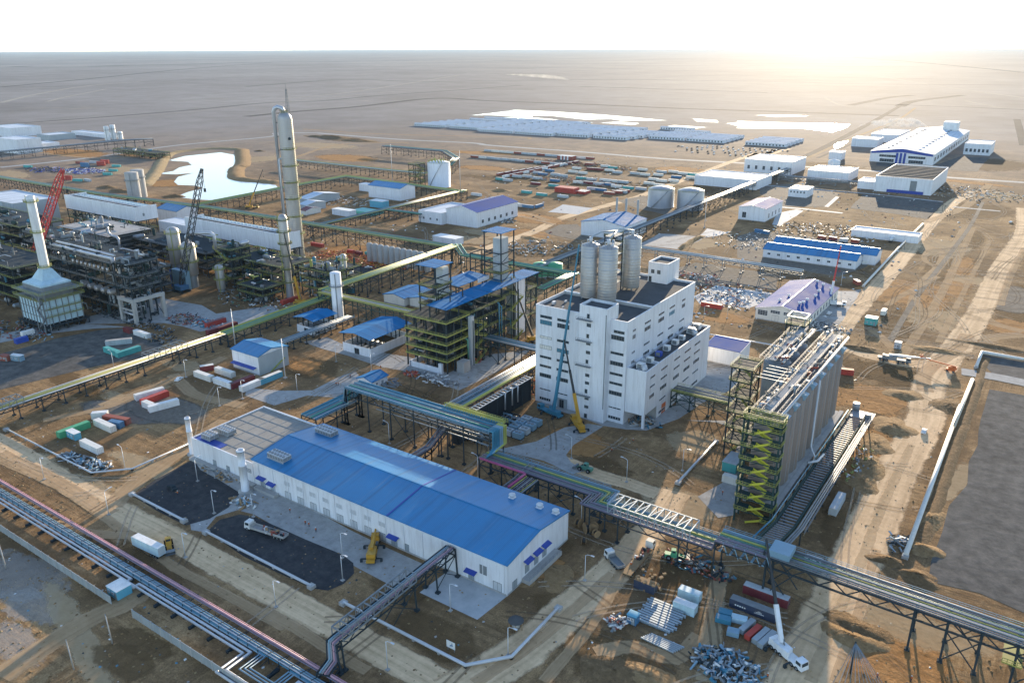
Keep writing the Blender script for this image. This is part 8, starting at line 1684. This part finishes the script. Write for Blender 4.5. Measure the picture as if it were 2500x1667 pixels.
B(t, 'roof_monitor', 'box_white', -172, -152, 1440, 1465, 16, 29)
for k in range(12):
    for x in (-196, -160): B(t, 'roof_vent', 'steel_grey', x - 1.5, x + 1.5, 1150 + k * 26, 1158 + k * 26, 15.5, 17.4)
for nm, lab, r, h in (('office_block', 'white office block with rows of windows beside the big workshop', (-122, -90, 1275, 1330), 15), ('process_house', 'white flat house left of the big workshop, front one', (-272, -236, 1290, 1330), 12), ('process_house', 'long white house left of the big workshop, rear one', (-262, -222, 1372, 1470), 12),
                      ('pump_station', 'small white block on the plain left of the white houses', (-262, -246, 1120, 1140), 10), ('white_hall', 'white hall with a pale roof and two dark doors beside the long dark bridge', (-318, -262, 953, 1010), 15), ('white_works', 'white works with a cluttered flat roof behind the silver tanks', (-330, -262, 830, 880), 10),
                      ('white_court_house', 'low white building with an open court near the long dark bridge', (-240, -196, 938, 985), 10), ('link_house', 'low white house joined to the left of the lattice-roofed hall', (-178, -160.5, 900, 930), 8), ('bright_shed', 'long low bright white-roofed shed in the sun beside the upper road', (-130, -82, 660, 676), 5.5)):
    flat(nm, lab, 'building', r, h, 'white_panel', 'pale_roof', .6, wins=wrow('S', r[2], r[0] + 1, r[1] - 1, 6, h * .25, h * .55, 3) if h > 12 else ())
tk = thing('water_tank', 'small white round tank on the plain between the camp and the lattice-roofed hall', 'tank', (-236, 1040, 0)); MB().lathe((-236, 1040, 0), [(7, 0), (7, 9), (0, 11)], 20).build('shell', 'box_white', tk); MB().lathe((-236, 1040, 0), [(7.6, 0), (7.6, .8), (0, .8)], 20).build('base_ring', 'concrete', tk)
gable('canopy_house', 'white open shed with a bright blue roof near the white storage tank', 'shed', (-570, -528, 578, 600), 12, 15, 'X', 'white_panel', 'blue_roof')
gable('grey_shed', 'long grey shed with a pale gable roof right of the silver column, rear one', 'shed', (-597.91,-585.02,512.16,552.77), 6, 9, 'X', 'grey_panel', 'pale_roof'); gable('grey_shed', 'smaller grey shed with a pale gable roof right of the silver column, front one', 'shed', (-573.75,-563.02,490.76,513.92), 6, 8, 'X', 'grey_panel', 'pale_roof')
gable('maroon_shed', 'low shed with a dark maroon roof at the foot of the silver column', 'shed', (-559.65,-550.88,479.01,496.49), 4, 6, 'X', 'cream_panel', 'box_maroon')
for lab, p, L, W, m, h in (('white cabin with a bright blue side in the yard right of the silver column', (-525.24,541.16), 16, 9, 'box_cyan', 6), ('small white house beside the yellow bridge branch', (-598.05,601.05), 16, 9, 'white_panel', 7), ('low white ring of cabins round a green-netted yard', (-524.44,495.52), 22, 8, 'white_panel', 5), ('green-netted low store in the yard of white cabins', (-512.64,510.15), 26, 14, 'box_teal', 2.5), ('white shed roof behind the lifting yard near the corner tower', (-378.88,460.82), 22, 10, 'white_panel', 5)):
    t = thing('yard_house', lab, 'hut', (p[0], p[1], 0)); B(t, 'body', m, p[0] - L / 2, p[0] + L / 2, p[1], p[1] + W, 0, h); B(t, 'roof', 'box_white' if m != 'box_teal' else 'box_teal', p[0] - L / 2 - .3, p[0] + L / 2 + .3, p[1] - .3, p[1] + W + .3, h + .01, h + .3)
# workers' camp of long white huts
hut = None; rn = random.Random(2)
def camp(x, y, L, W=11., H=4.6):
    global hut
    key = ('hut', L)
    if key not in PROTO:
        t = thing('camp_hut', 'long white camp hut among the many rows on the far plain', 'hut', (0, 0, 0), 'rows of white camp huts'); b = MB(); b.box(-L / 2, L / 2, -W / 2, W / 2, 0, H); b.build('wall', 'white_panel', t)
        b = MB(); b.add([(-L / 2 - .5, -W / 2 - .6, H), (L / 2 + .5, -W / 2 - .6, H), (L / 2 + .5, W / 2 + .6, H), (-L / 2 - .5, W / 2 + .6, H), (-L / 2 - .5, 0, H + .8), (L / 2 + .5, 0, H + .8)], [(0, 1, 5, 4), (2, 3, 4, 5), (1, 2, 5), (3, 0, 4), (0, 3, 2, 1)]); b.build('roof', 'pale_roof', t)
        b = MB(); n = int(L / 5)
        for i in range(n): b.box(-L / 2 + 1.5 + i * 5, -L / 2 + 3.5 + i * 5, -W / 2 - .1, -W / 2 - .02, .8, 3.)
        b.build('window_row', 'glass', t); KIDS.clear(); PROTO[key] = t; t.location = (x, y, 0)
    else: copy_tree(PROTO[key], (x, y, 0), 0.)
for j in range(11):
    y = 1178 + j * 21
    for x in (-1010, -925, -840, -760):
        if (j < 1 and x < -900) or (j > 8 and x > -800) or (j > 6 and x < -960 and j % 2): continue
        camp(x + j * 3, y, 76)
for j in range(8):
    for x in (-660, -590):
        if not (j > 5 and x > -600): camp(x - 30 + j * 4, 1190 + j * 22, 62)
for j in range(5):
    for x in (-540, -475, -410): camp(x + (30 if x > -420 else 0), 1232 + j * 20, 62)
for x, y in ((-690, 1290), (-590, 1385), (-545, 1345)): camp(x, y, 62)
# parked cars before the camp: individuals
c0 = veh('car', 'parked car in the rows in front of the far white camp', 'car', -480, 1150, 0, car('box_white', 4.6), 'cars parked before the camp'); c1 = veh('car', 'parked car in the rows in front of the far white camp', 'car', -486, 1150, 0, car('steel_dark', 4.6), 'cars parked before the camp')
for j in range(5):
    for i in range(16):
        if rn.random() < .75: copy_tree(rn.choice((c0, c1)), (-480 + i * 8. + j * 7 + rn.uniform(-1, 1), 1090 + j * 22 + rn.uniform(-2, 2), 0), 1.57)
# far storage yard of containers
FC = {'box_white': 'white', 'box_rust': 'rust red', 'box_teal': 'teal', 'box_grey': 'grey', 'box_red': 'bright red', 'box_blue': 'blue', 'cream_panel': 'cream', 'box_maroon': 'maroon'}
def yard(x, y, L, rz, m, roof='box_grey', stack=1):
    for k in range(stack): container(x, y, L, rz, m, FC[m] + ' container in the far storage yard' + (' with a pale roof' if roof != m else ''), 'containers in the far storage yard', roof, z=k * 2.62, detail=False)
for i in range(14): yard(-690 + i * 12.6, 945 + i * .5, 12.19, 0, rn.choice(('cream_panel', 'box_rust', 'box_grey', 'box_grey')))
for i in range(12): yard(-665 + i * 12.6, 880 + (i % 3), 12.19, 0, rn.choice(('cream_panel', 'box_grey', 'box_grey', 'box_rust')))
for i in range(9): yard(-560 + i * 2.5, 930, 12.19, 1.57, rn.choice(('box_white', 'box_rust')), stack=2)
for i in range(10): yard(-530 + i * .5, 760 + i * 13, 12.19, 1.57, 'box_rust' if i % 3 else 'box_white')
for i in range(12): yard(-545 + i * 2., 770 + i * 12.6, 12.19, 1.57, 'box_maroon' if i % 3 else 'box_rust')
for j in range(6):
    for i in range(13):
        if rn.random() < .72: yard(-525 + i * 13 + j * 5 + rn.uniform(-3, 3), 735 + j * 32 + rn.uniform(-6, 6), 12.19, 0, rn.choice(('cream_panel', 'box_grey', 'box_grey', 'box_rust', 'box_blue', 'cream_panel', 'box_maroon', 'box_teal')))
for i in range(10): yard(-430 + i * 2.5, 712, 12.19, 1.57, 'box_red', 'box_red', 1 + (i < 9))
for i in range(4): yard(-408 + i * 3, 716, 12.19, 1.57, 'box_red', 'cream_panel')
for p in ((-377.18,724.01), (-374.26,734.81), (-371.3,745.79)): yard(p[0], p[1], 12.19, 0, 'box_rust', 'cream_panel')
for p, m in (((-451.22,684.1), 'box_teal'), ((-430.48,680.14), 'box_teal'), ((-407.08,682.73), 'box_grey'), ((-453.07,635.75), 'cream_panel'), ((-424.87,622.66), 'box_teal'), ((-418.34,619.36), 'box_grey'), ((-407.05,619.33), 'box_blue'), ((-399.97,627.75), 'box_blue'), ((-436.88,610.9), 'box_grey'), ((-485.29,644), 'box_white'), ((-454.11,635.06), 'cream_panel'), ((-440.09,601.22), 'box_teal')): yard(p[0], p[1], 12.19, 0 if rn.random() < .7 else 1.57, m)
for p, m in (((-1024.22,539.32), 'box_blue'), ((-1017.88,557.08), 'box_red'), ((-1030.87,569.6), 'box_red'), ((-990.66,561.22), 'box_teal'), ((-957.37,537.47), 'box_teal'), ((-933.63,516.49), 'box_teal'), ((-916.73,471.23), 'box_teal'), ((-935.42,469.82), 'box_red'), ((-1049.17,564.82), 'box_grey'), ((-1058.48,551.6), 'box_rust'), ((-907.18,477.5), 'box_grey'), ((-1079.56,496.48), 'box_teal')):
    container(p[0], p[1], 12.19, .35 if rn.random() < .8 else 0, m, FC[m] + ' container on the far left lay-down yard', 'containers on the far left yard', None, detail=False, H=5.2 if m in ('box_blue', 'box_red') else 2.6)
# works on the upper left
for nm, lab, r, h in (('far_works', 'big pale works hall at the upper left edge', (-1560, -1480, 665, 715), 15), ('far_works', 'white works block at the left edge, in front of the pale hall', (-1290, -1228, 556, 590), 20), ('far_works', 'low white works building with roof huts at the upper left', (-1300, -1262, 606, 632), 8), ('far_works', 'grey works hall right of the pale one at the upper left', (-1410, -1370, 672, 715), 9), ('far_works', 'long low white sheds behind the far left works', (-1440, -1330, 745, 765), 6)):
    flat(nm, lab, 'works', r, h, 'white_panel' if 'grey' not in lab else 'grey_panel', 'pale_roof', .8)
for k, (p, h) in enumerate((((-1298.6,729), 22), ((-1300.81,741.06), 23), ((-1295.49,749.01), 12))):
    vessel(['white column at the upper left, left one of a tall pair', 'white column at the upper left, right one of a tall pair', 'short white column right of the tall pair at the upper left'][k], p[0], p[1], h, 4., 'box_white', 0, 'white columns at the upper left', 1, 'steel_grey', False)
proc('far_unit', 'dark steel unit at the foot of the white columns, upper left', (-1110, -1010, 628, 650), (4, 8.), 9, 3, 91, 10)
vessel('grey round silo in front of the pond, left of a pair', (-751.23,438.92)[0], (-751.23,438.92)[1], 27, 6.2, 'concrete', 0, 'twin grey silos by the pond', 1, 'steel_grey', False); vessel('grey round silo in front of the pond, right of a pair', (-762.94,452.25)[0], (-762.94,452.25)[1], 27, 6.2, 'concrete', 0, 'twin grey silos by the pond', 1, 'steel_grey', False)
flat('edge_hall', 'grey hall with a pale top storey at the left edge behind the gallery', 'hall', (-760, -690, 300, 335), 24, 'grey_panel', 'pale_roof', .6); gable('edge_blue_roof', 'long low building with a blue roof strip at the left edge', 'hall', (-760, -655, 268, 290), 17, 19, 'X', 'white_panel', 'blue_roof')
for k in range(11): x = -389 + k * 5.2; t = MB(); t.lathe((x, 392, 0), [(2.1, .6), (2.2, 1), (2.2, 12.4), (1.6, 13.2), (0, 13.5)], 14); tag(t.build('upright_tank', 'concrete'), 'upright pale tank in the close row under the double-deck pipe bridge', 'tank', 'row of upright pale tanks')
for k, p in enumerate(((-268.06,421.18), (-261.11,425.83))): t = thing('green_tank', ['green round tank left of the roof silos, near one', 'green round tank left of the roof silos, far one'][k], 'tank', (p[0] - 2, p[1] + 4, 0)); MB().lathe((p[0] - 2, p[1] + 6, 0), [(5.5, 0), (5.5, 8), (0, 9)], 22).build('shell', 'box_green', t); MB().lathe((p[0] - 2, p[1] + 6, 0), [(5.8, 0), (5.8, .5), (5.5, .5)], 22).build('base_ring', 'concrete', t)
for lab, p in (('left one of two', (-315.33,322.61)), ('right one of two', (-298.21,325.85))):
    gable('canopy_shed', 'low blue-roofed canopy behind the steel tower, ' + lab, 'shed', (p[0], p[0] + 16, p[1] + 4, p[1] + 26), 5, 6.6, 'Y', 'cream_panel', 'blue_roof_rows')
# plume of steam and dust trail
def plume(name, label, dens, col, sc, a, c, w0, w1, h0, h1):
    m, nt, p, pos = newmat(name); nt.nodes.remove(p); v = nd(nt, 'ShaderNodeVolumePrincipled'); v.inputs['Color'].default_value = (*col, 1)
    nt.links.new(math_(nt, 'MULTIPLY', ramp(nt, noise(nt, pos, sc, 3, .6), [(.44, 0.), (.6, 1.)]), dens), v.inputs['Density']); nt.links.new(v.outputs[0], nt.nodes['Material Output'].inputs['Volume'])
    b = MB(); n = 12; vs = []; d = Vector((c[0] - a[0], c[1] - a[1])).normalized()
    for i in range(n + 1):
        q = i / n; e = math.sin(min(1, q * 3) * 1.571) * math.sin(min(1, (1 - q) * 3) * 1.571) + .02; w_, h = (w0 + (w1 - w0) * q) * e, (h0 + (h1 - h0) * q) * e
        for k in range(12): t = k * .5236; vs.append((a[0] + (c[0] - a[0]) * q - d.y * w_ * math.cos(t), a[1] + (c[1] - a[1]) * q + d.x * w_ * math.cos(t), a[2] + (c[2] - a[2]) * q + h + h * math.sin(t)))
    b.add(vs, [(i * 12 + k, i * 12 + (k + 1) % 12, i * 12 + 12 + (k + 1) % 12, i * 12 + 12 + k) for i in range(n) for k in range(12)] + [tuple(range(12))[::-1], tuple(range(n * 12, n * 12 + 12))], True)
    tag(b.build(name, name), label, 'plume')['kind'] = 'stuff'
plume('steam_plume', 'white steam drifting behind the big workshop roof', .12, (1, 1, 1), .07, (-196, 1470, 17), (-310, 1500, 12), 14, 8, 9, 4)
plume('dust_trail', 'pale dust trail raised by a vehicle far out on the plain', .006, (1., .95, .86), .02, (*(-2679.97,3807.43), .3), (*(-1881.62,3212.4), .3), 14, 40, 2.5, 11)
# closed box of hazy air
def haze():
    m, nt, p, pos = newmat('haze'); nt.nodes.remove(p); v = nd(nt, 'ShaderNodeVolumePrincipled'); v.inputs['Color'].default_value = (.58, .80, 1., 1); v.inputs['Density'].default_value = 1.7e-5; v.inputs['Anisotropy'].default_value = 0.
    nt.links.new(v.outputs[0], nt.nodes['Material Output'].inputs['Volume']); D = 44900
    o = MB().box(-D, D, -D, D, -1.5, 175).build('haze', 'haze'); o['kind'] = 'stuff'; tag(o, 'thin pale haze lying over the whole plain', 'haze'); return o
haze()
